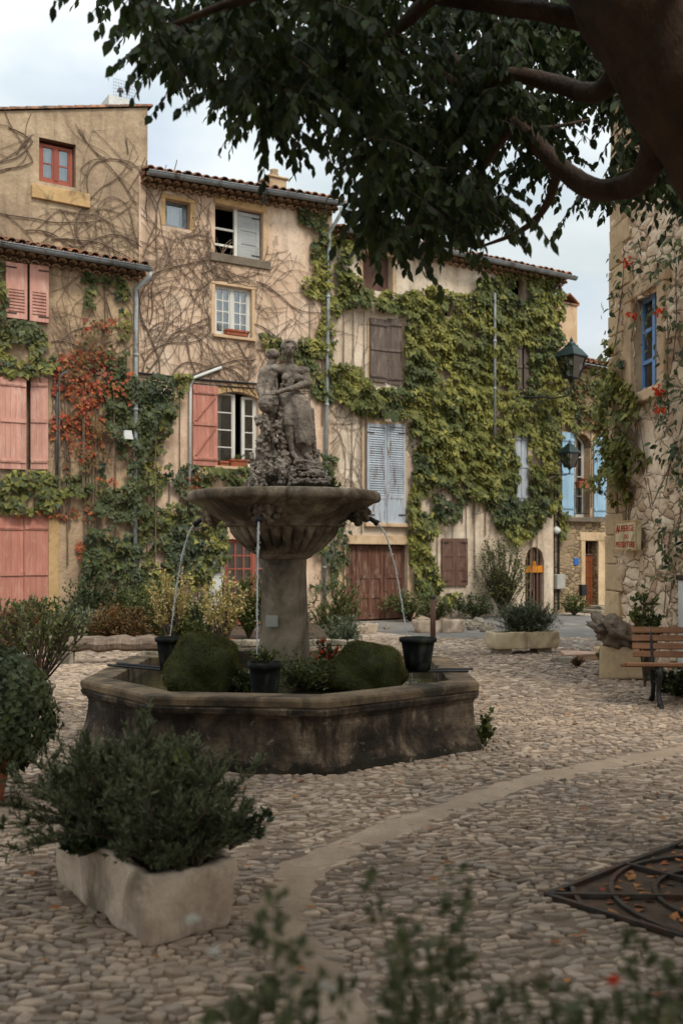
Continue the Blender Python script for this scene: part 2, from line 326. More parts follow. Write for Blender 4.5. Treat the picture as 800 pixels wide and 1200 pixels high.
# ------------------------------------------------------------------ facade plane geometry
P0 = (.82, 23.9); E = (.852, .523); NO = (.523, -.852); FANG = math.atan2(.523, .852)
def T(px, o=0.0):
    u = (px-400)/FP; X = P0[0]+NO[0]*o; Y = P0[1]+NO[1]*o
    return (u*Y-X)/(E[0]-u*E[1])
def W(px, py, o=0.0):
    t = T(px, o); d = P0[1]+NO[1]*o+E[1]*t
    return t, CAMH+(HY-py)*d/FP
class Face:
    """a facade frame: x along the wall, -y out of the wall, z up"""
    def __init__(s, name, tm, o=0.0, label=None, cat=None, group=None):
        s.tm = tm; s.o = o
        s.loc = (P0[0]+E[0]*tm+NO[0]*o, P0[1]+E[1]*tm+NO[1]*o, 0); s.rz = FANG
        s.root = empty(name, s.loc, FANG, label, cat, group)
    def put(s, mb, name, mat, parent=None, **k):
        return mb.build(name, mat, parent or s.root, off=(s.tm, 0, 0), **k)
    def p(s, px, py, o=0.0):
        return W(px, py, s.o+o)
    def box(s, b):
        x0, y0, x1, y1 = b; t0 = T(x0, s.o); t1 = T(x1, s.o); xm = (x0+x1)/2
        return t0, t1, W(xm, y1, s.o)[1], W(xm, y0, s.o)[1]
def wall_mesh(mb, t0, t1, zb, zt0, zt1, holes, depth=.24, back=6.0):
    """front sheet with holes (t0,t1,z0,z1,arch), reveals, side and back walls; zt: top at left/right"""
    xs = sorted(set([t0, t1]+[h[0] for h in holes]+[h[1] for h in holes])); xs = [x for x in xs if t0 <= x <= t1]
    top = lambda x: zt0+(zt1-zt0)*(x-t0)/(t1-t0)
    zs = sorted(set([zb]+[h[2] for h in holes]+[h[3] for h in holes])); zs = [z for z in zs if z >= zb]
    for i in range(len(xs)-1):
        a, b = xs[i], xs[i+1]
        for k in range(len(zs)):
            z0 = zs[k]; last = k == len(zs)-1
            z1a = top(a) if last else zs[k+1]; z1b = top(b) if last else zs[k+1]
            cx = (a+b)/2; cz = z0+.001+(0 if last else (zs[k+1]-z0)/2)
            if last: cz = z0+.001
            if any(h[0] < cx < h[1] and h[2]-1e-6 <= cz < h[3] for h in holes): continue
            mb.add([(a,0,z0),(b,0,z0),(b,0,z1b),(a,0,z1a)], [(0,1,2,3)])
    for h in holes:
        a, b, c, d = h[:4]; D = h[5] if len(h) > 5 else depth; arch = h[4] if len(h) > 4 else 0
        mb.add([(a,0,c),(a,D,c),(a,D,d),(a,0,d)], [(0,3,2,1)]); mb.add([(b,0,c),(b,D,c),(b,D,d),(b,0,d)], [(0,1,2,3)])
        mb.add([(a,0,c),(b,0,c),(b,D,c),(a,D,c)], [(0,1,2,3)]); mb.add([(a,0,d),(b,0,d),(b,D,d),(a,D,d)], [(0,3,2,1)])
        if arch:
            n = 10; pts = [(a+(b-a)*q/n, d-arch+arch*math.sqrt(max(0, 1-(2*q/n-1)**2)) if arch > .35*(b-a) else d-arch*(2*q/n-1)**2) for q in range(n+1)]
            for (x0, z0), (x1, z1) in zip(pts, pts[1:]):
                mb.add([(x0,0,z0),(x1,0,z1),(x1,0,d),(x0,0,d)], [(0,1,2,3)]); mb.add([(x0,0,z0),(x1,0,z1),(x1,D,z1),(x0,D,z0)], [(0,3,2,1)])
                mb.add([(x0,D,z0),(x1,D,z1),(x1,D,d),(x0,D,d)], [(0,3,2,1)])
    mb.add([(t0,0,zb),(t0,back,zb),(t0,back,zt0+.6),(t0,0,zt0)], [(0,3,2,1)]); mb.add([(t1,0,zb),(t1,back,zb),(t1,back,zt1+.6),(t1,0,zt1)], [(0,1,2,3)])
    mb.add([(t0,back,zb),(t1,back,zb),(t1,back,zt1+.6),(t0,back,zt0+.6)], [(0,3,2,1)])
    return mb
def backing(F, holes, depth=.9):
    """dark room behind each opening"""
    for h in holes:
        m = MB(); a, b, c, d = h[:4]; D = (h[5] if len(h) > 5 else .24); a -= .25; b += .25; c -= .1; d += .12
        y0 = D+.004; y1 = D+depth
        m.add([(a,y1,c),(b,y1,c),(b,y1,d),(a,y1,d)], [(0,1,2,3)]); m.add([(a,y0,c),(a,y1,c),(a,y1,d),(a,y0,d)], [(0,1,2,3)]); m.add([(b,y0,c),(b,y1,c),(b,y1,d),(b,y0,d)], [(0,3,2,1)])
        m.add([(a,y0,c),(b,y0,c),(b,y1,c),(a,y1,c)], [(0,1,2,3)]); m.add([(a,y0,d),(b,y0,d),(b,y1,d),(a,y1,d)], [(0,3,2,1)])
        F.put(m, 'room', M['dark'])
def tile_roof(F, t0, t1, z0, z1, over=.32, depth=6.0, slope=.3, sp=.21, seed=0, ends=True):
    """canal tiles running back from the eaves, with a two-row tile cornice below"""
    r = random.Random(seed); m = MB(); n = int((t1-t0)/sp); ze = lambda x: z0+(z1-z0)*(x-t0)/(t1-t0)
    def half(cx, y0, y1, za, zb, ra, rb, up=1, th=.018):
        k = 7; vs = []
        for (y, z, rr) in ((y0, za, ra), (y1, zb, rb)):
            for q in range(k):
                a = PI*q/(k-1); vs.append((cx-rr*math.cos(a), y, z+up*rr*.82*math.sin(a)))
        for (y, z, rr) in ((y0, za, ra-th), (y1, zb, rb-th)):
            for q in range(k):
                a = PI*q/(k-1); vs.append((cx-rr*math.cos(a), y, z+up*rr*.82*math.sin(a)))
        fs = []
        for q in range(k-1):
            fs += [(q, q+1, k+q+1, k+q), (2*k+q, 3*k+q, 3*k+q+1, 2*k+q+1), (q, 2*k+q, 2*k+q+1, q+1)]
        m.add(vs, fs)
    for i in range(n+1):
        cx = t0+sp*(i+.5)*(t1-t0)/(sp*(n+1)); cx += r.uniform(-.012, .012)
        for k in range(3):
            y0 = -over-.0+k*.40+r.uniform(-.035, .035); y1 = y0+.47 if k < 2 else depth*.9
            j = r.uniform(-.012, .012)
            half(cx, y0, y1, ze(cx)+.045+slope*(y0+over)+j+.02, ze(cx)+.045+slope*(y1+over)+j*.3, .092, .075)
        y0 = -over-.04; half(cx+sp/2, y0, y0+1.2, ze(cx)+.06, ze(cx)+.06+slope*1.2, .085, .085, -1)
    m.add([(t0,-over+.1,z0+.03),(t1,-over+.1,z1+.03),(t1,depth,z1+.03+slope*(depth+over)),(t0,depth,z0+.03+slope*(depth+over))], [(0,1,2,3)])
    m.add([(t0,-over+.1,z0-.01),(t1,-over+.1,z1-.01),(t1,0,z1-.01),(t0,0,z0-.01)], [(0,3,2,1)])
    if ends:
        for tt, zz in ((t0, z0), (t1, z1)):
            m.add([(tt,-over+.1,zz-.01),(tt,depth,zz-.01+.0),(tt,depth,zz+slope*(depth+over)+.03),(tt,-over+.1,zz+.03)], [(0,1,2,3)])
    rf = F.put(m, 'roof', M['tile'], fix=False)
    m = MB()
    for row, (oo, dz) in enumerate(((.20, -.10), (.10, -.20))):
        for i in range(n+1):
            cx = t0+sp*(i+.5+.5*row)*(t1-t0)/(sp*(n+1))
            if cx > t1-.05: continue
            k = 6; zz = ze(cx)+dz; rr = .088; vs = []
            for y in (-oo-r.uniform(0, .02), 0.02):
                for q in range(k+1): a = PI*q/k; vs.append((cx-rr*math.cos(a), y, zz+rr*.85*math.sin(a)-.02))
            for y in (-oo, 0.02):
                for q in range(k+1): a = PI*q/k; vs.append((cx-(rr-.02)*math.cos(a), y, zz+(rr-.02)*.85*math.sin(a)-.02))
            e = k+1
            m.add(vs, [(q, q+1, e+q+1, e+q) for q in range(k)]+[(2*e+q, 3*e+q, 3*e+q+1, 2*e+q+1) for q in range(k)]+[(q, 2*e+q, 2*e+q+1, q+1) for q in range(k)])
        m.add([(t0,-oo+.02,z0+dz+.055),(t1,-oo+.02,z1+dz+.055),(t1,0,z1+dz+.055),(t0,0,z0+dz+.055)], [(0,3,2,1)])
    F.put(m, 'cornice', M['cornice'])
    return rf
M['cornice'] = rough_mat('mortared_tile_cornice', '#8a705a', '#a58a6e', 6, .6, 22, stain='#5b4a3b', sscale=4, slo=.5, shi=.68, isl=.2)
def gutter(F, t0, t1, z0, z1, over=.32, mat='zinc'):
    m = MB(); n = 8; vs = []
    for tt, zz in ((t0, z0), (t1, z1)):
        for q in range(n+1): a = PI*q/n; vs.append((tt, -over-.07-.075*math.cos(a), zz+.01-.085*math.sin(a)))
    m.add(vs, [(q, q+1, n+2+q, n+1+q) for q in range(n)]); 
    m.tube([(t0,-over-.148,z0+.012),(t1,-over-.148,z1+.012)], .012, 5)
    for q in (0, 1): m.add([vs[q*(n+1)+k] for k in range(n+1)], [tuple(range(n+1))])
    k = int((t1-t0)/.7)
    for i in range(1, k):
        tt = t0+(t1-t0)*i/k; zz = z0+(z1-z0)*i/k
        m.tube([(tt, -over-.07-.082*math.cos(a), zz+.01-.093*math.sin(a)) for a in [PI*q/8 for q in range(9)]], .009, 4)
    return F.put(m, 'gutter', M[mat], smooth=False)
def pipe(F, pts, r=.04, mat='zincpaint', name='drainpipe', brackets=True, n=8):
    m = MB(); m.tube(pts, r, n)
    if brackets:
        (xa, ya, za), (xb, yb, zb) = pts[-2], pts[-1]; k = max(1, int(abs(za-zb)/1.3))
        for i in range(1, k+1):
            f = i/(k+1); c = (xa+(xb-xa)*f, ya+(yb-ya)*f, za+(zb-za)*f)
            m.tube([(c[0], c[1], c[2]-.03), (c[0], c[1], c[2]+.03)], r+.01, n); m.bar(c, (c[0], 0.0, c[2]), .02)
    return F.put(m, name, M[mat], smooth=True)
def window(F, b, cols=2, rows=3, mat='white', rec=.14, casements=2, curtain=None, arch=0, fr=.055, bar=.026, glass=True, label=None, name='window'):
    a, c, z0, z1 = b; m = MB(); y = rec; w_ = c-a; archz = lambda x: z1-arch*((2*(x-a)/w_-1)**2)
    m.box(a, a+fr, y, y+.06, z0, z1-arch); m.box(c-fr, c, y, y+.06, z0, z1-arch); m.box(a+fr, c-fr, y+.001, y+.06, z0, z0+fr)
    if arch:
        q = 10; xs = [a+w_*i/q for i in range(q+1)]
        for x0, x1 in zip(xs, xs[1:]): m.prism([(x0, archz(x0)-fr), (x1, archz(x1)-fr), (x1, archz(x1)), (x0, archz(x0))], y+.002, y+.06)
    else: m.box(a+fr, c-fr, y+.001, y+.06, z1-fr, z1)
    cw = (w_-2*fr)/casements
    for k in range(1, casements):
        x = a+fr+cw*k; m.box(x-.04, x+.04, y-.012, y+.055, z0+fr, (archz(x) if arch else z1)-fr)
    for k in range(casements):
        xa = a+fr+cw*k+(.04 if k else 0); xb = a+fr+cw*(k+1)-(.04 if k < casements-1 else 0)
        s = .03
        m.box(xa, xa+s, y+.012, y+.045, z0+fr, min(archz(xa), archz(xa+s))-fr); m.box(xb-s, xb, y+.012, y+.045, z0+fr, min(archz(xb), archz(xb-s))-fr)
        m.box(xa+s, xb-s, y+.013, y+.045, z0+fr, z0+fr+s*1.4)
        nc = cols//casements
        for i in range(1, nc): x = xa+(xb-xa)*i/nc; m.box(x-bar/2, x+bar/2, y+.014, y+.042, z0+fr, archz(x)-fr)
        for i in range(1, rows): z = z0+fr+(z1-z0-2*fr)*i/rows; m.box(xa+s, xb-s, y+.016, y+.040, z-bar/2, z+bar/2)
    fo = F.put(m, name, M[mat])
    if label: fo['label'] = label
    if glass:
        g = MB()
        if arch:
            q = 10; xs = [a+.01+(w_-.02)*i/q for i in range(q+1)]
            for x0, x1 in zip(xs, xs[1:]): g.add([(x0, y+.03, z0+.01), (x1, y+.03, z0+.01), (x1, y+.03, archz(x1)-.01), (x0, y+.03, archz(x0)-.01)], [(0,1,2,3)])
        else: g.add([(a+.01, y+.03, z0+.01), (c-.01, y+.03, z0+.01), (c-.01, y+.03, z1-.01), (a+.01, y+.03, z1-.01)], [(0,1,2,3)])
        F.put(g, 'pane', M['glass'], fo)
    if curtain:
        g = MB()
        for (f0, f1) in curtain:
            n = 24; vs = []
            for i in range(n+1):
                x = a+.02+(w_-.04)*(f0+(f1-f0)*i/n); yy = y+.13+.018*math.sin(i*1.9)+.01*math.sin(i*.7); vs += [(x, yy, z0+.02), (x, yy, z1-.02-arch*.5)]
            g.add(vs, [(2*i, 2*i+2, 2*i+3, 2*i+1) for i in range(n)])
        F.put(g, 'curtain', M['curtain'], fo, smooth=True)
    return fo
def shutter(F, b, kind='boards', mat='pink', o=.05, brace=0, topr=0, label=None, swing=0, hinge=0, th=.035):
    """leaf hanging in front of the wall; swing turns it about its hinge edge"""
    a, c, z0, z1 = b; m = MB(); w_ = c-a; y1 = -o; y0 = y1-th
    if kind == 'boards':
        n = max(2, round(w_/.105)); 
        for i in range(n):
            x0 = a+w_*i/n+.0015; x1 = a+w_*(i+1)/n-.0015
            dz = lambda x: topr*((2*(x-a)/w_-1)**2) if topr else 0
            m.prism([(x0, z0), (x1, z0), (x1, z1-dz(x1)), (x0, z1-dz(x0))], y0+random.uniform(0, .004), y1)
        for f in ((.09, .52, .91) if (z1-z0) > 1.2 else (.12, .88)):
            z = z0+(z1-z0)*f; m.box(a+.01, c-.01, y0-.022, y0-.0005, z-.035, z+.035)
        if brace:
            for f0, f1 in ((.12, .49), (.55, .88)):
                za, zb = z0+(z1-z0)*f0, z0+(z1-z0)*f1
                if brace < 0: za, zb = zb, za
                m.bar((a+.05, y0-.011, za), (c-.05, y0-.011, zb), .018, .06, up=(0,1,0))
    elif kind == 'louvre':
        s = .055; zl = z0+(z1-z0)*.27
        m.box(a, a+s, y0, y1, z0, z1); m.box(c-s, c, y0, y1, z0, z1)
        for zz in (z0, zl-.04, z1-.08): m.box(a+s, c-s, y0+.001, y1, zz, zz+.08)
        m.box(a+s, c-s, y0+.012, y1-.004, z0+.08, zl-.04)
        k = int((z1-zl-.12)/.055)
        for i in range(k):
            z = zl+.05+(z1-.09-zl-.05)*(i+.5)/k
            m.add([(a+s, y0+.003, z-.022), (c-s, y0+.003, z-.022), (c-s, y1-.004, z+.026), (a+s, y1-.004, z+.026), (a+s, y0+.003, z-.030), (c-s, y0+.003, z-.030), (c-s, y1-.004, z+.018), (a+s, y1-.004, z+.018)],
                  [(0,1,2,3), (4,7,6,5), (0,4,5,1), (2,6,7,3)])
    elif kind == 'half':
        n = max(2, round(w_/.1)); zl = z0+(z1-z0)*.08; zm = z0+(z1-z0)*.52; s = .05
        m.box(a, a+s, y0, y1, z0, z1-topr*.6); m.box(c-s, c, y0, y1, z0, z1-topr*.6)
        m.box(a+s, c-s, y0+.004, y1-.003, zm, z1-.0); m.box(a+s, c-s, y0+.001, y1, z0, zl+.02)
        k = 7
        for i in range(k):
            z = zl+.04+(zm-zl-.05)*(i+.5)/k
            m.box(a+s, c-s, y0+.002, y1-.012, z-.014, z+.020)
        m.box(a+s, c-s, y1-.011, y1-.002, zl, zm)
    elif kind == 'panel':
        s = .08; m.box(a, c, y0+.014, y1, z0, z1)
        for x0, x1 in ((a, a+s), (c-s, c)): m.box(x0, x1, y0, y0+.013, z0, z1)
        for f in (0, .34, .66, 1):
            z = z0+(z1-z0-s)*f; m.box(a+s, c-s, y0+.001, y0+.013, z, z+s)
    if swing:
        hx = a if hinge == 0 else c; R = Matrix.Rotation(swing, 3, 'Z')
        m.v = [tuple(R @ Vector((x-hx, y+o, z)) + Vector((hx, -o, 0))) for x, y, z in m.v]
    so = F.put(m, 'shutter', M[mat])
    if label: so['label'] = label
    for f in (.09, .91):
        h = MB()
        z = z0+(z1-z0)*f; hx = a if hinge == 0 else c; sgn = 1 if hinge == 0 else -1
        h.box(min(hx, hx+sgn*w_*.8), max(hx, hx+sgn*w_*.8), y0-.030, y0-.0235, z-.014, z+.014) if kind in ('boards',) else h.box(min(hx, hx+sgn*.2), max(hx, hx+sgn*.2), y0-.008, y0-.002, z-.014, z+.014)
        if swing: h.v = [tuple(R @ Vector((x-hx, y+o, z)) + Vector((hx, -o, 0))) for x, y, z in h.v]
        F.put(h, 'hinge', M[mat] if kind == 'boards' else M['irongrey'], so)
    return so
def surround(F, b, wd, mat, proud=.012, sides='LRTB', tz=None, name='trim', arch=0):
    a, c, z0, z1 = b; p = -proud; tz = tz or wd
    class _S:
        def box(s, *q, **k): mm = MB(); mm.box(*q, **k); F.put(mm, name, M[mat], bevel=.008, seg=1)
    m = _S()
    if 'L' in sides: m.box(a-wd, a, p, .05, z0, z1, j=.002)
    if 'R' in sides: m.box(c, c+wd, p, .05, z0, z1, j=.002)
    if 'T' in sides: m.box(a-wd-.02, c+wd+.02, p-.006, .05, z1, z1+tz, j=.002)
    if 'B' in sides: m.box(a-wd-.03, c+wd+.03, p-.05, .10, z0-.09, z0-.001, j=.002)
    if arch:
        n = 9; xm = (a+c)/2; w2 = (c-a)/2
        for i in range(n):
            a0 = PI*i/n+.01; a1 = PI*(i+1)/n-.01; zz = z1-arch
            P = lambda an, r, rz: (xm-r*math.cos(an), zz+rz*math.sin(an))
            if i == 0: m = MB()
            m.prism([P(a0, w2, arch), P(a0, w2+wd, arch+wd), P(a1, w2+wd, arch+wd), P(a1, w2, arch)], p, .05)
        F.put(m, 'arch_stones', M[mat], bevel=.008, seg=1)
def flowerpot_box(F, b, o=.16, mat='pot', n=40):
    """planter standing on a sill: own thing"""
    a, c, z0, z1 = b; fr = Face('flower_box', (a+c)/2, F.o)
    m = MB(); s = .03
    vs = [(a+s, -o+.02, z0), (c-s, -o+.02, z0), (c-s, -.02+.02, z0), (a+s, -.0, z0), (a, -o, z1), (c, -o, z1), (c, .02, z1), (a, .02, z1)]
    m.add(vs, [(0,3,2,1), (0,1,5,4), (1,2,6,5), (2,3,7,6), (3,0,4,7)]); m.box(a-.01, c+.01, -o-.012, -o+.012, z1-.03, z1+.01)
    m.add([(a+.01, -o+.01, z1-.025), (c-.01, -o+.01, z1-.025), (c-.01, .01, z1-.025), (a+.01, .01, z1-.025)], [(0,1,2,3)])
    fr.put(m, 'box', M[mat]); return fr

# ------------------------------------------------------------------ the houses
random.seed(11)
# --- tall house behind (gable-less block on the left)
OT = -.03
F = Face('tall_house', T(60, OT), OT, 'tall plastered house at top left with one small red framed window', 'house')
bt = F.box((46, 165, 89, 216)); t0 = T(-90, OT); t1 = T(173, OT)
zl = F.p(0, 130)[1]; zr = F.p(173, 126)[1]; kk = (zr-zl)/(t1-T(0, OT)); zt0 = zl+kk*(t0-T(0, OT)); zt1 = zr
H = [bt+(0, .28)]
F.put(wall_mesh(MB(), t0, t1, 0, zt0, zt1, H, back=5), 'wall', M['plasterA2']); backing(F, H)
m = MB(); n = 14
for i in range(n):      # coping of tile laid along the wall top
    x0 = t0+(t1+.06-t0)*i/n; x1 = t0+(t1+.06-t0)*(i+1)/n+.05; za = zt0+kk*(x0-t0); zb = zt0+kk*(x1-t0)
    vs = []; 
    for x, z, r_ in ((x0, za, .13), (x1, zb, .115)):
        for q in range(9): a = PI*q/8; vs.append((x, .10-r_*1.25*math.cos(a), z+.015+r_*.75*math.sin(a)))
    m.add(vs, [(q, q+1, 9+q+1, 9+q) for q in range(8)]+[tuple(range(9)), tuple(range(9, 18))])
F.put(m, 'coping', M['tile'])
m = MB(); m.add([(t0,.1,zt0+.01),(t1,.1,zt1+.01),(t1,5,zt1+.5),(t0,5,zt0+.5)], [(0,1,2,3)]); F.put(m, 'roof', M['tile'])
window(F, (bt[0]+.03, bt[1]-.03, bt[2]+.05, bt[3]-.06), 2, 2, 'brickred', .13, 2, curtain=[(0, 1)], fr=.06)
sl = F.box((37, 217, 105, 236)); m = MB(); zL = F.p(37, 216)[1]; zR = F.p(105, 226)[1]
m.box(sl[0], sl[1], -.07, .02, (zL+zR)/2-.30, (zL+zR)/2-.02, j=.012); so = F.put(m, 'sill', M['ochre'], bevel=.01)
tb = F.box((48, 158, 91, 167)); m = MB(); m.box(tb[0], tb[1], .02, .26, tb[2]+.02, tb[3], j=.01); F.put(m, 'lintel', M['brownwood'])
# mast and mesh screen on the roof
fa = Face('roof_antenna', T(143, -.5), -.5, 'small cowl pipe with square wire screen on the tall house roof', 'antenna')
m = MB(); c0 = fa.p(133, 122); c1 = fa.p(158, 98); z0 = c0[1]-.25
for i in range(9):
    x = c0[0]+(c1[0]-c0[0])*i/8; m.tube([(x, .0, z0), (x, .0, c1[1])], .004, 3)
    z = c0[1]+(c1[1]-c0[1])*i/8; m.tube([(c0[0], .0, z), (c1[0], .0, z)], .004, 3)
fa.put(m, 'wire_screen', M['zinc'])
m = MB(); pt = fa.p(144, 104); m.tube([(pt[0], .15, z0), (pt[0], .15, pt[1])], .035, 8); m.tube([(pt[0], .15, pt[1]), (pt[0], .15, pt[1]+.07)], [.075, .05], 8); fa.put(m, 'pipe_cowl', M['irongrey'])
m = MB(); q = fa.p(127, 122); q2 = fa.p(150, 117); m.box(q[0], q2[0], -.05, .5, q[1]-.3, q2[1]-.0); fa.put(m, 'base_block', M['whitepaint'])

# --- low ivy house (left)
OA = .25
F = Face('ivy_covered_house', T(60, OA), OA, 'low house on the left with pink shutters, smothered in ivy and red creeper', 'house')
t0 = T(-90, OA); t1 = T(161, OA); zr = F.p(161, 318)[1]; zl = F.p(0, 291)[1]; kk = (zr-zl)/(t1-T(0, OA)); zt1 = zr; zt0 = zl+kk*(t0-T(0, OA))
hu = F.box((8, 309, 55, 376)); hl = F.box((2, 443, 55, 550)); hd = F.box((1, 606, 57, 700)); hd = (hd[0], hd[1], 0.0, hd[3])
H = [hu, hl, hd]
F.put(wall_mesh(MB(), t0, t1, 0, zt0, zt1, H, back=1.6), 'wall', M['plasterA']); backing(F, H)
ze = lambda px: zt0+kk*(T(px, OA)-t0)
tile_roof(F, t0, T(168, OA), zt0, zt1, .34, 1.9, .3, seed=3); gutter(F, t0, T(169, OA), zt0-.02, zt1-.02, .34)
for (x0, x1, yo, sw) in ((6, 31, 0, .10), (34, 56, 1, -.12)):
    b = F.box((x0, 309+yo*3, x1, 374+yo*4)); s = shutter(F, b, 'half', 'pink', .05, hinge=0 if yo == 0 else 1, topr=.0)
for (x0, x1, h) in ((-1, 30, 0), (36, 56, 1)):
    shutter(F, F.box((x0, 441, x1, 550)), 'boards', 'pink', .05, topr=.05, hinge=h, swing=(0 if h == 0 else -.35))
for (x0, x1, h) in ((0, 28, 0), (28.4, 57, 1)):
    b = F.box((x0, 606, x1, 720)); shutter(F, (b[0], b[1], .04, b[3]), 'boards', 'pinkdeep', -.03, hinge=h, label='tall plank door leaf at ground level')
b = F.box((57, 602, 69, 735)); m = MB(); m.box(b[0], b[1], -.03, .02, 0, b[3], j=.005); F.put(m, 'door_jamb', M['ochre'], bevel=.01)
e0 = F.p(168, 318); e1 = F.p(158, 336)
pipe(F, [(e0[0], -.40, e0[1]-.10), (e0[0], -.40, e0[1]-.2), (e1[0], -.09, e1[1]-.05), (e1[0], -.09, e1[1]-.3), (F.p(156, 735)[0], -.09, .1)], .045)
a = F.p(79, 436); b2 = F.p(67, 452); c2 = F.p(66, 560)
pipe(F, [(a[0], -.05, a[1]), (a[0]-.12, -.05, a[1]-.05), (b2[0], -.05, b2[1]), (c2[0], -.05, c2[1])], .03, 'zinc', 'conduit', False)
b = F.box((139, 506, 151, 516)); m = MB(); m.prism([(b[0], b[2]), (b[1], b[2]), (b[1]-.04, b[3]), (b[0]+.04, b[3])], -.28, -.1); m.box((b[0]+b[1])/2-.02, (b[0]+b[1])/2+.02, -.2, 0, b[2]-.08, b[2]+.02)
F.put(m, 'wall_lamp', M['whitepaint'])

# --- main ochre house
F = Face('ochre_house', T(275), 0, 'three storey ochre plastered house behind the statue, laced with bare vines', 'house')
t0 = T(163)+.0; t1 = T(389); zt0 = F.p(166, 207)[1]; zt1 = F.p(388, 243)[1]
w1 = F.box((194, 235, 223, 267)); w2 = F.box((252, 244, 308, 301)); w3 = F.box((252, 336, 295, 394)); w4 = F.box((253, 459, 303, 547)); w5 = F.box((264, 632, 332, 735)); w5 = (w5[0], w5[1], 0.0, w5[3])
H = [w1+(0, .3), w2+(0, .3), w3+(0, .26), w4+(.12, .24), w5+(0, .34)]
F.put(wall_mesh(MB(), t0, t1, 0, zt0, zt1, H, back=7), 'wall', M['plasterB']); backing(F, H)
tile_roof(F, T(165), T(392), zt0, zt1+.02, .36, 7, .3, seed=5); gutter(F, T(165), T(391), zt0-.03, zt1-.01, .36)
# small top-left window
window(F, (w1[0]+.02, w1[1]-.02, w1[2], w1[3]), 1, 1, 'zinc', .16, 1, curtain=[(0, .8)], fr=.05)
surround(F, w1, .10, 'ochre', .012, 'LRT', .09)
# loggia window: left open and dark with bars, right closed by a grey panel shutter
surround(F, w2, .13, 'trim', .02, 'R'); m = MB(); lb = F.box((251, 234, 313, 245)); m.box(lb[0], lb[1], -.035, .1, w2[3], w2[3]+.17, j=.008); F.put(m, 'lintel', M['ochre'], bevel=.012)
m = MB(); m.box(w2[0]-.12, w2[1]+.18, -.05, .1, w2[2]-.19, w2[2]-.002, j=.008); F.put(m, 'sill', M['ochredark'], bevel=.012)
xm = w2[0]+(w2[1]-w2[0])*.47
m = MB(); m.box(w2[0], w2[0]+.05, .12, .17, w2[2], w2[3]); m.box(xm-.04, xm+.04, .10, .17, w2[2], w2[3]); m.box(w2[0]+.05, xm-.04, .121, .17, w2[2], w2[2]+.05)
for f in (.2, .53): z = w2[2]+(w2[3]-w2[2])*f; m.box(w2[0]+.05, xm-.04, .125, .16, z, z+.045)
F.put(m, 'window', M['white'])
shutter(F, (xm+.05, w2[1]-.03, w2[2]+.02, w2[3]-.03), 'panel', 'greypanel', -.14, hinge=1)
# white small-paned window
surround(F, w3, .09, 'trim', .012, 'LRT'); m = MB(); m.box(w3[0]-.06, w3[1]+.06, -.08, .1, w3[2]-.07, w3[2]-.002); F.put(m, 'sill', M['trim'], bevel=.01)
window(F, w3, 4, 4, 'white', .10, 2, curtain=[(0, .48), (.52, 1)], fr=.06)
# arched window
surround(F, (w4[0], w4[1], w4[2], w4[3]), .10, 'trim', .012, 'LR', arch=0)
m = MB(); nn = 9
for i in range(nn):
    x0 = w4[0]-.1+(w4[1]-w4[0]+.2)*i/nn+.003; x1 = w4[0]-.1+(w4[1]-w4[0]+.2)*(i+1)/nn-.003
    f = lambda x: w4[3]-.12*((2*(x-w4[0])/(w4[1]-w4[0])-1)**2)
    m.prism([(x0, f(x0)+.003), (x1, f(x1)+.003), (x1, f(x1)+.17), (x0, f(x0)+.17)], -.014, .0)
F.put(m, 'arch_trim', M['ochre'])
xc = w4[0]+(w4[1]-w4[0])*.44
window(F, (w4[0], xc+.06, w4[2], w4[3]-.03), 1, 4, 'white', .12, 1, curtain=[(.03, .45)], arch=.02, fr=.05, label='closed left casement with a white curtain')
window(F, (w4[1]-.36, w4[1], w4[2], w4[3]-.08), 1, 4, 'white', .12, 1, fr=.05, arch=.0, label='narrow right casement standing ajar')
sb = F.box((225, 452, 254, 546)); shutter(F, sb, 'boards', 'pinkdeep', .02, brace=1, topr=.0, hinge=1, label='pink shutter folded back with diagonal braces')
m = MB(); m.box(w4[0]-.06, w4[1]+.06, -.10, .1, w4[2]-.07, w4[2]-.002); F.put(m, 'sill', M['trim'], bevel=.01)
# ground floor glazed door
window(F, (w5[0], w5[1], .05, w5[3]), 6, 6, 'brickred', .06, 2, curtain=[(0, 1)], fr=.07, bar=.035, name='glazed_door')
b = F.box((246, 622, 262, 735)); m = MB(); m.box(b[0], b[1], -.02, .02, 0, b[3], j=.004); F.put(m, 'door_jamb', M['whitepaint'])
# drainpipe right, swan neck under the gutter
e0 = F.p(391, 246); e1 = F.p(383, 268); e2 = F.p(378, 545)
pipe(F, [(e0[0]-.06, -.43, e0[1]-.08), (e0[0]-.06, -.43, e0[1]-.2), (e1[0]+.02, -.1, e1[1]-.1), (e1[0], -.09, e1[1]-.35), (F.p(377, 730)[0], -.09, .05)], .045)
# conduit with bend left of the shutter, cable across
a = F.p(258, 431); b2 = F.p(226, 443); c2 = F.p(222, 452); d2 = F.p(221, 590)
pipe(F, [(a[0], -.06, a[1]), (b2[0], -.06, b2[1]), (c2[0], -.06, c2[1]), (d2[0], -.06, d2[1])], .033, 'whitepaint', 'conduit', False)
m = MB(); 
for dz, r_ in ((0, .022), (-.1, .012)):
    pts = []
    for px, py in ((100, 436), (160, 437), (222, 444), (300, 450), (375, 455)): p_ = F.p(px, py); pts.append((p_[0], -.035-(.27 if px < 158 else 0), p_[1]+dz))
    m.tube(pts, r_, 5)
F.put(m, 'cable', M['iron'])
ch = (T(316, -1.2), T(336, -1.2)); zz = W(326, 209, -1.2)[1]; m = MB(); m.box(ch[0], ch[1], 1.2, 1.65, zt0, zz, j=.01); cm = F.put(m, 'chimney', M['plasterA'], bevel=.02)
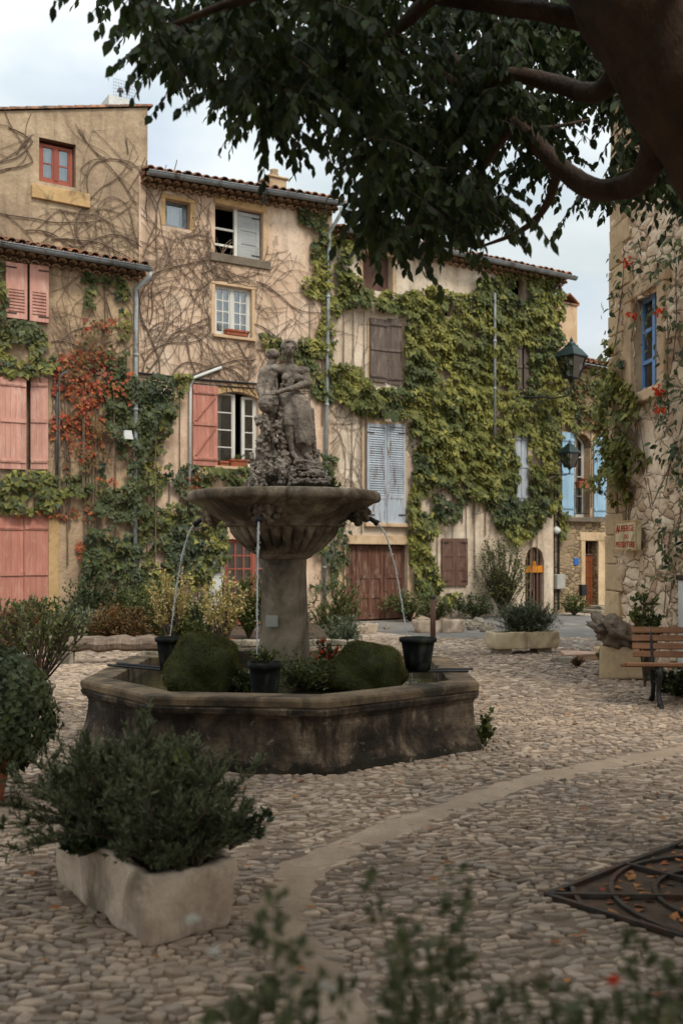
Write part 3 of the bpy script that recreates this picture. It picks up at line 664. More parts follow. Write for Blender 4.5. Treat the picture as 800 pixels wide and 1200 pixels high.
m = MB(); m.box(ch[0]-.04, ch[1]+.04, 1.16, 1.69, zz+.002, zz+.05); m.lathe([(.11, zz+.05), (.12, zz+.12), (.09, zz+.22), (.11, zz+.27), (0.01, zz+.28)], 12, ((ch[0]+ch[1])/2, 1.42, 0)); F.put(m, 'chimney_pot', M['plasterA'], cm, smooth=True)

# --- creeper house
F = Face('creeper_house', T(520), 0, 'long house right of the statue, hung with yellow green creeper, red barn doors below', 'house')
t0 = T(389); t1 = T(648); zt0 = F.p(392, 273)[1]; zt1 = F.p(655, 328)[1]
c1 = F.box((425, 298, 460, 341)); c2 = F.box((436, 376, 468, 448)); c3 = F.box((430, 499, 471, 613)); c4 = F.box((405, 638, 477, 727)); c4 = (c4[0], c4[1], 0.0, c4[3])
c5 = F.box((517, 632, 545, 685)); c6 = F.box((601, 507, 616, 590)); c7 = F.box((603, 400, 616, 462)); c8 = F.box((598, 325, 614, 356)); c9 = F.box((615, 641, 637, 712)); c9 = (c9[0], c9[1], .05, c9[3])
c10 = F.box((518, 353, 530, 371))
H = [c1+(0, .4), c2, c3, c4+(0, .3), c5, c6+(.3, .24), c7, c8, c9+(.38, .3), c10]
F.put(wall_mesh(MB(), t0, t1, 0, zt0, zt1, H, back=7), 'wall', M['plasterC']); backing(F, H)
tile_roof(F, t0+.03, T(659), zt0, zt1, .36, 7, .3, seed=8); gutter(F, t0+.05, T(661), zt0-.02, zt1-.02, .36)
surround(F, c1, .1, 'trim', .014, 'LRT'); m = MB(); m.box(c1[0], c1[1], .2, .24, c1[2], c1[3]); F.put(m, 'loft_board', M['brownwood'])
surround(F, c2, .14, 'trim', .012, 'LR'); surround(F, c3, .12, 'trim', .012, 'LRT')
for x0, x1, h in ((432, 452, 0), (453, 469, 1)): shutter(F, F.box((x0, 374, x1, 448+h*3)), 'boards', 'greywood', .04, hinge=h, swing=(.0 if h == 0 else -.18))
for x0, x1, h in ((428.5, 451.5, 0), (452, 473, 1)): shutter(F, F.box((x0, 497, x1, 614)), 'louvre', 'palewood', .03, hinge=h)
m = MB(); m.box(c3[0]-.1, c3[1]+.1, -.12, .1, c3[2]-.09, c3[2]-.002); F.put(m, 'sill', M['trim'], bevel=.01)
# barn doors: four leaves, panelled
ww = (c4[1]-c4[0]); cuts = [0, .16, .42, .70, 1.0]; cuts = [0, .2, .655, 1.0]
for i in range(3):
    a = c4[0]+ww*cuts[i]+.01; c = c4[0]+ww*cuts[i+1]-.01; m = MB(); z1 = c4[3]-.02; y = .12; s = .09
    m.box(a, c, y+.02, y+.05, .05, z1)
    for x0, x1 in ((a, a+s), (c-s, c)): m.box(x0, x1, y, y+.019, .05, z1)
    if i == 1: m.box((a+c)/2-s/2, (a+c)/2+s/2, y, y+.019, .05+s, z1-s)
    for f in (0, .33, .56, 1): z = .05+(z1-.05-s)*f; 
    for f in (0, .30, .58, 1):
        z = .05+(z1-.05-s)*f
        if i == 1:
            m.box(a+s, (a+c)/2-s/2, y+.001, y+.019, z, z+s); m.box((a+c)/2+s/2, c-s, y+.001, y+.019, z, z+s)
        else: m.box(a+s, c-s, y+.001, y+.019, z, z+s)
    F.put(m, 'barn_door', M['redwood'])
m = MB(); m.box(c4[0]-.2, c4[1]+.25, -.03, .08, c4[3]+.002, c4[3]+.22, j=.006); F.put(m, 'lintel', M['trim'], bevel=.01)
m = MB(); m.box(c4[1]+.003, c4[1]+.26, -.02, .05, 0, c4[3], j=.006); F.put(m, 'door_jamb', M['trim'], bevel=.01); m = MB(); m.box(c4[0]-.24, c4[0]-.003, -.02, .05, 0, c4[3], j=.006); F.put(m, 'door_jamb', M['trim'], bevel=.01)
for x0, x1, h in ((516, 531, 0), (531.3, 546, 1)): shutter(F, F.box((x0, 631, x1, 686)), 'panel', 'brownwood', .03, hinge=h)
for x0, x1, h in ((600.5, 608.5, 0), (608.8, 616.5, 1)):
    shutter(F, F.box((x0, 507, x1, 590)), 'boards', 'palewood', .03, hinge=h); shutter(F, F.box((x0+3, 402, x1+1, 460)), 'boards', 'greywood', .03, hinge=h)
# barred gate opening with an orange board
m = MB(); xs = [c9[0]+(c9[1]-c9[0])*f for f in (.02, .2, .38, .56, .74, .92)]
for i, x in enumerate(xs):
    f = (x-c9[0])/(c9[1]-c9[0]); top_ = c9[3]-.36+.34*math.sqrt(max(0, 1-(2*f-1)**2)); m.box(x, x+.055, .10, .13, .06, top_)
gate = F.put(m, 'gate', M['brownwood'])
b = F.box((617.5, 663, 637, 671)); m = MB(); m.box(b[0], b[1], .05, .097, b[2], b[3]); m.box((b[0]+b[1])/2-.04, (b[0]+b[1])/2+.05, .05, .097, b[3]+.001, b[3]+.12); F.put(m, 'crossbar', M['orange'], gate)
p1 = F.p(572, 346); pipe(F, [(p1[0], -.25, p1[1]), (p1[0], -.25, p1[1]-.01), (F.p(572, 512)[0], -.25, F.p(572, 512)[1])], .035)

# --- stone house with blue shutters at the end
OD = -.05
F = Face('rubble_stone_house', T(688, OD), OD, 'low rubble stone house at the far right end with sky blue shutters and brown door', 'house')
t0 = T(651, 0)+.02; t1 = T(850, OD); zt0 = F.p(655, 421)[1]; zt1 = F.p(714, 433)[1]; zt1 = zt0+(zt1-zt0)*(t1-t0)/(T(714, OD)-t0)
d1 = F.box((669, 508, 693, 606)); d2 = F.box((685, 634, 700, 720)); d2 = (d2[0], d2[1], .12, d2[3]); d3 = F.box((712, 634, 724, 703))
H = [d1+(.42, .35), d2+(0, .35), d3]
F.put(wall_mesh(MB(), t0, t1, 0, zt0, zt1, H, back=6), 'wall', M['rubbleD']); backing(F, H)
tile_roof(F, t0, t1, zt0, zt1, .25, 6, .3, seed=9, ends=False)
surround(F, d1, .22, 'trim', .02, 'LR', arch=.42); m = MB(); m.box(d1[0]-.35, d1[1]+.35, -.16, .1, d1[2]-.14, d1[2]-.002, j=.01); F.put(m, 'sill', M['ochredark'], bevel=.015)
window(F, (d1[0]+.01, d1[1]-.06, d1[2], d1[3]-.03), 2, 4, 'white', .24, 2, fr=.05, curtain=[(.1, .9)], arch=.25)
m = MB(); m.box(d1[1]-.055, d1[1]-.004, .004, .33, d1[2]+.01, d1[3]-.38); F.put(m, 'reveal', M['trim'])
shutter(F, F.box((656, 507, 670, 604)), 'boards', 'blue', .04, hinge=0, topr=.0, label='left sky blue shutter'); 
shutter(F, F.box((693.5, 513, 713, 606)), 'boards', 'blue', .04, hinge=1, topr=.0, label='right sky blue shutter with a weathered edge')
m = MB(); r0 = F.box((670, 566, 687, 603)); n = 9
for i in range(n+1): x = d1[0]+(d1[1]-d1[0])*i/n*.75; m.tube([(x, -.06, r0[2]), (x, -.06, r0[3])], .010, 5)
for z in (r0[2]+.03, r0[3]): m.tube([(d1[0], -.06, z), (d1[0]+(d1[1]-d1[0])*.78, -.06, z)], .012, 5)
F.put(m, 'balcony_rail', M['iron'])
m = MB(); m.box(d2[0]+.02, d2[1]-.02, .2, .24, d2[2], d2[3]-.42); 
for f in (.12, .88): x = d2[0]+(d2[1]-d2[0])*f; m.box(x-.04, x+.04, .185, .199, d2[2], d2[3]-.42)
for f in (0, .3, .62, .95): z = d2[2]+(d2[3]-.5-d2[2])*f; m.box(d2[0]+.1, d2[1]-.1, .186, .199, z, z+.08)
dd = F.put(m, 'door', M['doorwood']); m = MB(); m.box(d2[0]+.02, d2[1]-.02, .18, .24, d2[3]-.40, d2[3]-.36); 
for f in (.33, .66): x = d2[0]+(d2[1]-d2[0])*f; m.box(x-.012, x+.012, .19, .22, d2[3]-.36, d2[3]-.02)
F.put(m, 'fanlight', M['brownwood']); m = MB(); m.tube([(d2[0]+.1, .17, 1.1), (d2[0]+.1, .12, 1.1), (d2[0]+.2, .12, 1.1)], .012, 6); F.put(m, 'handle', M['iron'], dd)
surround(F, d2, .26, 'ashlar', .03, 'R'); m = MB(); m.box(d2[0]-.16, d2[0]-.003, -.02, .05, 0, d2[3], j=.006); m.box(d2[0]-.2, d2[1]+.3, -.03, .05, d2[3]+.002, d2[3]+.24, j=.01); F.put(m, 'door_trim', M['ashlar'], bevel=.012)
shutter(F, F.box((711.5, 634, 718.5, 703)), 'boards', 'bluedeep', .04, hinge=0, label='deep blue shutter beside the door')
m = MB(); m.box(d2[0]-.3, d2[1]+1.3, -.9, .0, 0.0, .1, j=.01); m.box(d2[0]+.1, d2[1]+1.2, -.5, .0, .101, .2, j=.01); F.put(m, 'doorstep', M['weatherstone'], bevel=.02)
m = MB(); a = F.p(646, 560); b2 = F.p(647, 712); m.tube([(t0+.08, -.05, 5.6), (t0+.08, -.05, .1)], .03, 6); F.put(m, 'drainpipe', M['iron'])
b = F.box((647.5, 673, 657.5, 688)); m = MB(); m.box(b[0], b[1], -.16, -.001, b[2]-.05, b[3]); F.put(m, 'meter_box', M['greybox'], bevel=.02)
b = F.box((647, 617, 654.5, 626)); m = MB(); m.lathe([(.0, 0), (.10, 0), (.11, .04), (.08, .1), (.0, .12)], 14); R = Matrix.Rotation(PI/2, 3, 'X')
m.v = [tuple(R @ Vector(v) + Vector(((b[0]+b[1])/2, 0, (b[2]+b[3])/2))) for v in m.v]; F.put(m, 'round_fitting', M['whitepaint'], smooth=True)
b = F.box((671.5, 654, 677, 662)); m = MB(); m.box(b[0], b[1], -.03, -.001, b[2], b[3]); F.put(m, 'number_plate', M['bluedeep'], bevel=.005)
b = F.box((678, 685, 684, 698)); m = MB(); m.box(b[0], b[1], -.12, -.001, b[2], b[3]); F.put(m, 'letter_box', M['iron'], bevel=.01)
p_ = F.p(706, 450); m = MB(); m.tube([(F.p(712, 450)[0], -.06, zt0-.3), (F.p(712, 520)[0], -.06, 3.4)], .03, 6); F.put(m, 'vent_pipe', M['iron'])
fc = Face('chimney_stack', T(666, -1.4), -1.4, 'tall square chimney with tiled cap behind the big street lantern', 'chimney')
b = fc.box((655.5, 357, 676, 425)); m = MB(); m.box(b[0], b[1], 0, .45, 5.6, b[3], j=.006); fc.put(m, 'shaft', M['trim'], bevel=.01)
m = MB(); z = b[3]+.002; m.box(b[0]-.04, b[1]+.04, -.04, .49, z, z+.05); xm = (b[0]+b[1])/2
m.add([(b[0]-.05,-.05,z+.05),(xm+.02,-.05,z+.30),(xm+.02,.5,z+.30),(b[0]-.05,.5,z+.05),(b[0]-.05,-.05,z+.09),(xm+.02,-.05,z+.34),(xm+.02,.5,z+.34),(b[0]-.05,.5,z+.09)], [(0,1,2,3),(4,7,6,5),(0,4,5,1),(3,2,6,7),(0,3,7,4),(1,5,6,2)])
m.add([(b[1]+.05,-.05,z+.05),(xm+.02,-.05,z+.30),(xm+.02,.5,z+.30),(b[1]+.05,.5,z+.05),(b[1]+.05,-.05,z+.09),(xm+.02,-.05,z+.34),(xm+.02,.5,z+.34),(b[1]+.05,.5,z+.09)], [(0,3,2,1),(4,5,6,7),(0,1,5,4),(3,7,6,2),(0,4,7,3),(1,2,6,5)])
fc.put(m, 'tile_cap', M['tile'])

# ------------------------------------------------------------------ right hand house (auberge): wall runs back from the viewer
RX, RY = 3.93, 14.35; RD = (.11, -.994)         # along the wall towards the camera
RROT = math.atan2(-RD[1], -RD[0])               # local +x runs away from the viewer, -y out of the wall
au = empty('golden_stone_house', (RX, RY, 0), math.atan2(RD[1], RD[0]), 'golden rubble stone house closing the square on the right, blue window above', 'house')
# local frame: x = towards camera, +y = into building?  rotation by angle of RD: local x -> RD, local y -> (-RD.y, RD.x)=(.994,.11) = into the building
def RT(px, o=0.0):      # distance along the wall seen at px
    u = (px-400)/FP; X = RX-.994*o; Y = RY-.11*o
    return (u*Y-X)/(RD[0]-u*RD[1])
def RW(px, py, o=0.0):
    t = RT(px, o); d = RY-.11*o+RD[1]*t; return t, CAMH+(HY-py)*d/FP
wa, wb = RT(749), RT(768); wz0 = RW(752, 455, .11)[1]; wz1 = RW(760, 343, .11)[1]
gx0, gx1 = RT(738, .11), RT(768.5, .11)
hole = (gx0, gx1, wz0, wz1)
def vor(x, z, s=3.0):
    p = Vector((x*s+.35*mnoise.noise(Vector((x*2, z*2, 1))), z*s*1.6+.35*mnoise.noise(Vector((x*2, z*2, 5))), 0.0))
    d, _ = mnoise.voronoi(p); return min(.22, (d[1]-d[0]))/.22
m = MB(); dx = .05; TX1 = 6.0; TZ1 = 8.2; nx = int(TX1/dx); nz_ = int(TZ1/dx); idx = {}
for i in range(nx+1):
    for k in range(nz_+1):
        x = i*dx; z = k*dx; pl = mnoise.fractal(Vector((x*.8, z*.8, 3)), 1, 2, 4)
        h = .045*vor(x, z)*(1 if pl < .12 else .35)+.05*mnoise.fractal(Vector((x*1.7, z*1.7, 9)), 1, 2, 4)+.012*mnoise.noise(Vector((x*11, z*11, 2)))
        if x < .02: h = .0
        bat = .10*max(0, 1-z/7.0)
        m.v.append((x, -h-bat, z))
for i in range(nx):
    for k in range(nz_):
        x = (i+.5)*dx; z = (k+.5)*dx
        if hole[0]-.0 < x < hole[1] and hole[2] < z < hole[3]: continue
        a = i*(nz_+1)+k; m.f.append((a, a+nz_+1, a+nz_+2, a+1)); m.m.append(0)
m.add([(0,-.1,0),(0,7,0),(0,7,TZ1),(0,0,TZ1)], [(0,3,2,1)]); m.add([(0,7,0),(TX1,7,0),(TX1,7,TZ1),(0,7,TZ1)], [(0,3,2,1)]); m.add([(TX1,0,0),(TX1,7,0),(TX1,7,TZ1),(TX1,0,TZ1)], [(0,1,2,3)])
m.build('wall', M['rubbleR'], au, smooth=True)
# corner ashlars
m = MB(); z = 0.0; k = 0; random.seed(3)
while z < 8.1:
    h = random.uniform(.26, .42); l = (.62 if k % 2 else .40)+random.uniform(-.08, .08); bt_ = .10*max(0, 1-z/7.0)
    m.box(-.03, l, -.055-bt_, .3, z+.004, z+h-.004, j=.010); z += h; k += 1
m.build('corner_stones', M['ashlar'], au, bevel=.018, seg=2)
# window surround, deep reveal, blue window
m = MB(); D = .42
m.box(hole[0]-.24, hole[0], -.115, D, hole[2]-.05, hole[3]+.05); m.box(hole[1], hole[1]+.22, -.115, D, hole[2]-.05, hole[3]+.05)
m.box(hole[0]-.26, hole[1]+.24, -.12, D, hole[3]+.051, hole[3]+.30); m.box(hole[0]-.26, hole[1]+.24, -.17, D, hole[2]-.19, hole[2]-.051)
m.build('window_surround', M['trim'], au, bevel=.02)
m = MB(); y = .045; f = .05; a, c = hole[0]+.0, hole[1]-.0; z0, z1 = hole[2]-.05, hole[3]+.05
m.box(a, a+f, y, y+.06, z0, z1); m.box(c-f, c, y, y+.06, z0, z1); m.box((a+c)/2-.04, (a+c)/2+.04, y-.01, y+.055, z0, z1)
for q in (0, .333, .666, 1): zz = z0+(z1-z0-f)*q; m.box(a+f, c-f, y+.002, y+.05, zz, zz+f)
wo_ = m.build('window', M['bluewin'], au)
m = MB(); m.add([(a,y+.03,z0),(c,y+.03,z0),(c,y+.03,z1),(a,y+.03,z1)], [(0,1,2,3)]); m.build('pane', M['glass'], wo_)
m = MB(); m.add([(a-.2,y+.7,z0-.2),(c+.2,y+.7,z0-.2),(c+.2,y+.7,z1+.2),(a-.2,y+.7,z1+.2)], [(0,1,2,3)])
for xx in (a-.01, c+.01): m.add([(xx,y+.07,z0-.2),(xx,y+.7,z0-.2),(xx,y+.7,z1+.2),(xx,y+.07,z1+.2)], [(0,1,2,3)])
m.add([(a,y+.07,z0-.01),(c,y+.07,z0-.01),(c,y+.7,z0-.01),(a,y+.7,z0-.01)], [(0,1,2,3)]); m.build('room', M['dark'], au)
# roof
m = MB(); m.add([(-.3,-.4,TZ1),(TX1+.3,-.4,TZ1),(TX1+.3,3.5,TZ1+1.2),(-.3,3.5,TZ1+1.2),(TX1+.3,7.3,TZ1+.1),(-.3,7.3,TZ1+.1)], [(0,1,2,3),(3,2,4,5),(0,3,5),(1,4,2)]); m.build('roof', M['tile'], au)
# hanging name board in stone
s0 = RT(718.5, .22); s1 = RT(743, .22)
def on_wall(root, t, o, z): return (t, -o, z)
sg = empty('painted_stone_sign', (RX+RD[0]*.1-.994*.17, RY+RD[1]*.1-.11*.17, 1.95), 0, 'cream stone sign with red hand painted lettering on the corner of the golden house', 'sign')
sx0, sz0 = (718-400)/FP, 0
SO = .26; st0, st1 = RT(719.5, SO), RT(745, SO); sgd = RY-.11*SO+RD[1]*(st0+st1)/2; Zt = CAMH+(HY-610)/FP*sgd; Zb = CAMH+(HY-645)/FP*sgd
SA = math.atan2(RD[1], RD[0]); swd = st1-st0; print('sign', swd, Zt-Zb)
sg.location = (RX+RD[0]*st0-.994*SO, RY+RD[1]*st0-.11*SO, Zb); sg.rotation_euler = (0, 0, SA)
m = MB(); m.box(0, swd, 0, .07, 0, Zt-Zb, j=.003); m.build('panel', rough_mat('cream_sign_stone', '#b5a383', '#c8b796', 3, .3, 18, stain='#98825f', sscale=5), sg, bevel=.01)
m = MB(); 
for x0, x1, z0, z1 in ((0, swd, 0, .02), (0, swd, Zt-Zb-.02, Zt-Zb), (0, .02, .021, Zt-Zb-.021), (swd-.02, swd, .021, Zt-Zb-.021)): m.box(x0, x1, -.008, -.001, z0, z1)
m.build('border', M['ochre'], sg)
M['redpaint'] = rough_mat('red_sign_paint', '#8e2a1c', '#a23a28', 6, .1)
def text_mesh(s, size, x, y, z, parent, mat, name='lettering', width=None, ext=.002, shear=0):
    cu = bpy.data.curves.new('t', 'FONT'); cu.body = s; cu.size = size; cu.extrude = ext; cu.align_x = 'CENTER'; cu.shear = shear; cu.offset = size*.012
    to = bpy.data.objects.new('t', cu); COL.objects.link(to); dg = bpy.context.evaluated_depsgraph_get(); dg.update()
    me = bpy.data.meshes.new_from_object(to.evaluated_get(dg)); bpy.data.objects.remove(to)
    sx = 1.0
    if width:
        xs = [v.co.x for v in me.vertices]; sx = width/(max(xs)-min(xs))
    for v in me.vertices: c = v.co.copy(); v.co = (x+c.x*sx, y-c.z, z+c.y)
    me.materials.clear(); me.materials.append(mat); o = bpy.data.objects.new(name, me); COL.objects.link(o); o.parent = parent; return o
hh = Zt-Zb
text_mesh('AUBERGE', hh*.30, swd*.5, -.003, hh*.64, sg, M['redpaint'], 'lettering', swd*.80)
text_mesh('A', hh*.40, swd*.14, -.0035, hh*.60, sg, M['redpaint'], 'initial', swd*.13)
text_mesh('DU', hh*.20, swd*.56, -.003, hh*.40, sg, M['redpaint'], 'lettering', swd*.18)
text_mesh('PRESBYTERE', hh*.27, swd*.5, -.003, hh*.11, sg, M['redpaint'], 'lettering', swd*.86)

# ---- lanterns
def lantern(root, s=1.0, arm=None):
    """six sided street lantern, origin at bottom; s = body height"""
    n = 4; w1_, w0_ = .36*s, .20*s; a0 = PI/4
    ring = lambda r, z: [(r*math.cos(a0+2*PI*q/n)*1.0, r*math.sin(a0+2*PI*q/n), z) for q in range(n)]
    zb, zt = .12*s, .62*s
    m = MB()
    lo = ring(w0_, zb); hi = ring(w1_, zt)
    for q in range(n):
        m.bar(lo[q], hi[q], .025*s); m.bar(lo[q], lo[(q+1) % n], .03*s); m.bar(hi[q], hi[(q+1) % n], .035*s)
        mid = [(lo[q][k]+(hi[q][k]-lo[q][k])*.5) for k in range(3)]
    m.lathe([(0.001, -.02*s), (.03*s, 0), (.05*s, .04*s), (.10*s, .09*s), (w0_*.8, zb)], 8)
    m.build('frame', M['iron'], root)
    m = MB()
    prof = [(w1_*1.13, zt+.0), (w1_*1.16, zt+.03*s), (w1_*.72, zt+.20*s), (w1_*.50, zt+.26*s), (w1_*.46, zt+.30*s), (.11*s, zt+.33*s)]
    vs = []
    for r, z in prof: vs += ring(r, z)
    m.add(vs, [(i*n+q, i*n+(q+1) % n, (i+1)*n+(q+1) % n, (i+1)*n+q) for i in range(len(prof)-1) for q in range(n)])
    m.lathe([(.11*s, zt+.33*s), (.08*s, zt+.38*s), (.035*s, zt+.40*s), (.045*s, zt+.44*s), (.012*s, zt+.50*s), (.001, zt+.54*s)], 10)
    m.build('cap', M['lampgreen'], root)
    m = MB(); lo = ring(w0_*.96, zb+.01); hi = ring(w1_*.96, zt-.005)
    for q in range(n): m.add([lo[q], lo[(q+1) % n], hi[(q+1) % n], hi[q]], [(0,1,2,3)])
    m.build('pane', M['glass'], root)
    m = MB(); m.lathe([(.02*s, zt-.18*s), (.07*s, zt-.12*s), (.07*s, zt-.04*s), (.03*s, zt)], 10); m.build('bulb', M['whitepaint'], root, smooth=True)
M['lampgreen'] = rough_mat('dark_green_lamp_paint', '#131f1e', '#22302e', 5, .1, 20, rough=.45)
# big lantern carried by a bracket from the creeper house corner
tt, zz = W(669, 446, 1.1); X = P0[0]+E[0]*tt+NO[0]*1.1; Y = P0[1]+E[1]*tt+NO[1]*1.1
sc = (446-393)/FP*Y/1.12
big = empty('street_lantern', (X, Y, zz-.05*sc), FANG+.15, 'large dark green street lantern in front of the chimney, above the blue shutters', 'street lamp'); lantern(big, sc)
m = MB(); m.tube([(0,0,-.02), (0,0,-.18*sc), (-.05,.1,-.32*sc), (-.2,.4,-.36*sc), (-.35,.7,-.30*sc), (-.6,1.08,-.30*sc)], .022, 6); m.tube([(0,.02,-.1*sc), (-.12,.16,-.16*sc), (-.2,.3,-.30*sc)], .014, 5); m.tube([(-.25,.5,-.36*sc), (-.45,.8,-.5*sc), (-.6,1.08,-.8*sc)], .016, 5)
m.build('bracket', M['iron'], big)
tt, zz = W(667, 551, .75); X = P0[0]+E[0]*tt+NO[0]*.75; Y = P0[1]+E[1]*tt+NO[1]*.75; sc = (551-515)/FP*Y/1.14
sm = empty('wall_lantern', (X, Y, zz), FANG, 'small black wall lantern in front of the left blue shutter', 'street lamp'); lantern(sm, sc)
m = MB(); m.tube([(0,0,-.01), (0,0,-.08), (-.02,.15,-.12), (-.25,.75,-.06)], .018, 6); m.tube([(-.08,.3,-.11), (-.2,.6,-.26), (-.27,.76,-.3)], .012, 5); m.build('bracket', M['iron'], sm)
# ------------------------------------------------------------------ ground
t = NT('sandy_ground'); v = t.mapped(); a = t.noise(v, 1.1, 6, .6, .5); col = t.ramp(a, [(.35, '#66564a'), (.62, '#8d7a67')])
col = t.mix(.6, col, t.ramp(t.noise(v, 30, 6, .75), [(.3, .55), (.5, 1.0), (.72, 1.3)]), 'MULTIPLY')
M['ground'] = t.fin(col, .95, t.bump(t.noise(v, 45, 5, .7), .6, .01), .2)
t = NT('far_cobbles'); v = t.mapped((5.5, 9, 5)); e = t.n('ShaderNodeTexVoronoi', feature='DISTANCE_TO_EDGE'); e.inputs['Scale'].default_value = 1; t.l(v, e.inputs['Vector'])
k = t.n('ShaderNodeTexVoronoi'); k.inputs['Scale'].default_value = 1; t.l(v, k.inputs['Vector']); s_ = t.n('ShaderNodeSeparateColor'); t.l(k.outputs['Color'], s_.inputs[0])
col = t.ramp(s_.outputs[0], [(0, '#a39180'), (.5, '#bba794'), (1, '#c9b6a2')]); col = t.mix(t.ramp(e.outputs['Distance'], [(0, 0.0), (.12, 1.0)]), '#6b5b4b', col)
M['farcobble'] = t.fin(col, .9, t.bump(t.ramp(e.outputs['Distance'], [(0, 0.0), (.25, 1.0)]), .8, .03), .3)
M['asphalt'] = rough_mat('worn_asphalt', '#5f5b57', '#716c66', 2, .4, 50, stain='#7d776f', sscale=1.2)
t = NT('cobblestone'); gi = t.n('ShaderNodeNewGeometry')
col = t.ramp(gi.outputs['Random Per Island'], [(0, '#625448'), (.2, '#94806c'), (.4, '#786c61'), (.6, '#b09a84'), (.8, '#87796a'), (1, '#a18c77')])
col = t.mix(t.ramp(t.noise(t.mapped(), .45, 4, .6, .5), [(.45, 0.0), (.62, .5)]), col, '#b39c84')
col = t.mix(.6, col, t.ramp(t.noise(t.mapped(), 26, 6, .7), [(.3, .6), (.5, 1.0), (.72, 1.25)]), 'MULTIPLY')
col = t.mix(t.ramp(t.noise(t.mapped(), .9, 6, .7, 1.0), [(.52, 0.0), (.62, .45)]), col, '#5a5048'); col = t.mix(t.ramp(t.noise(t.mapped(), 3.1, 7, .7, .6), [(.60, 0.0), (.68, .5)]), col, '#5c5638')
M['cobble'] = t.fin(col, .78, t.bump(t.noise(t.mapped(), 30, 6, .7), .7, .008), .4)
m = MB(); m.add([(-400,-60,-.001),(400,-60,-.001),(400,900,-.001),(-400,900,-.001)], [(0,1,2,3)]); tag(m.build('ground', M['ground']), kind='structure')
m = MB(); m.add([(-9,17.0,.004),(9,17.0,.004),(9,32,.004),(-9,32,.004)], [(0,1,2,3)]); tag(m.build('paving', M['farcobble']), kind='structure')
# asphalt street in front of the far houses
m = MB(); pts = [G(x, y) for x, y in ((330,741),(420,738),(500,747),(560,750),(640,757),(700,763),(722,760),(735,725),(640,718),(480,728),(360,730))]
m.add([(x, y, .009) for x, y in pts], [tuple(range(len(pts)))]); tag(m.build('street', M['asphalt']), kind='structure')

# fountain footprint
FC = Vector((-.53, 9.25, 0))
hv = [Vector((-2.19,8.34,0))-FC, Vector((-1.42,7.38,0))-FC, Vector((-.105,7.2,0))-FC, Vector((1.14,8.17,0))-FC]
OCT = hv+[-h for h in hv]
def in_oct(x, y, pad=0.0):
    p = Vector((x, y, 0))-FC
    for i in range(8):
        a, b = OCT[i], OCT[(i+1) % 8]; e = (b-a); n = Vector((e.y, -e.x, 0)).normalized()
        if n.dot(a) < 0: n = -n
        if n.dot(p-a) > pad: return False
    return True
band = [G(*q) for q in ((470,1260),(395,1180),(345,1120),(328,1070),(352,1020),(420,985),(520,948),(620,915),(720,893),(860,870),(1000,850))]
def dist_poly(x, y, P):
    best = 1e9
    for (ax, ay), (bx, by) in zip(P, P[1:]):
        vx, vy = bx-ax, by-ay; tt = max(0, min(1, ((x-ax)*vx+(y-ay)*vy)/(vx*vx+vy*vy))); d = math.hypot(x-ax-vx*tt, y-ay-vy*tt); best = min(best, d)
    return best
GC = Vector((.95, 4.63, 0)); GU = Vector((.734, .679, 0)); GV = Vector((.66, -.751, 0)); GS = 1.35
def in_grate(x, y, pad=0):
    p = Vector((x, y, 0))-GC; return -pad < p.dot(GU) < GS+pad and -pad < p.dot(GV) < GS+pad
m = MB(); r = random.Random(21); v_ = 1.6; nst = 0
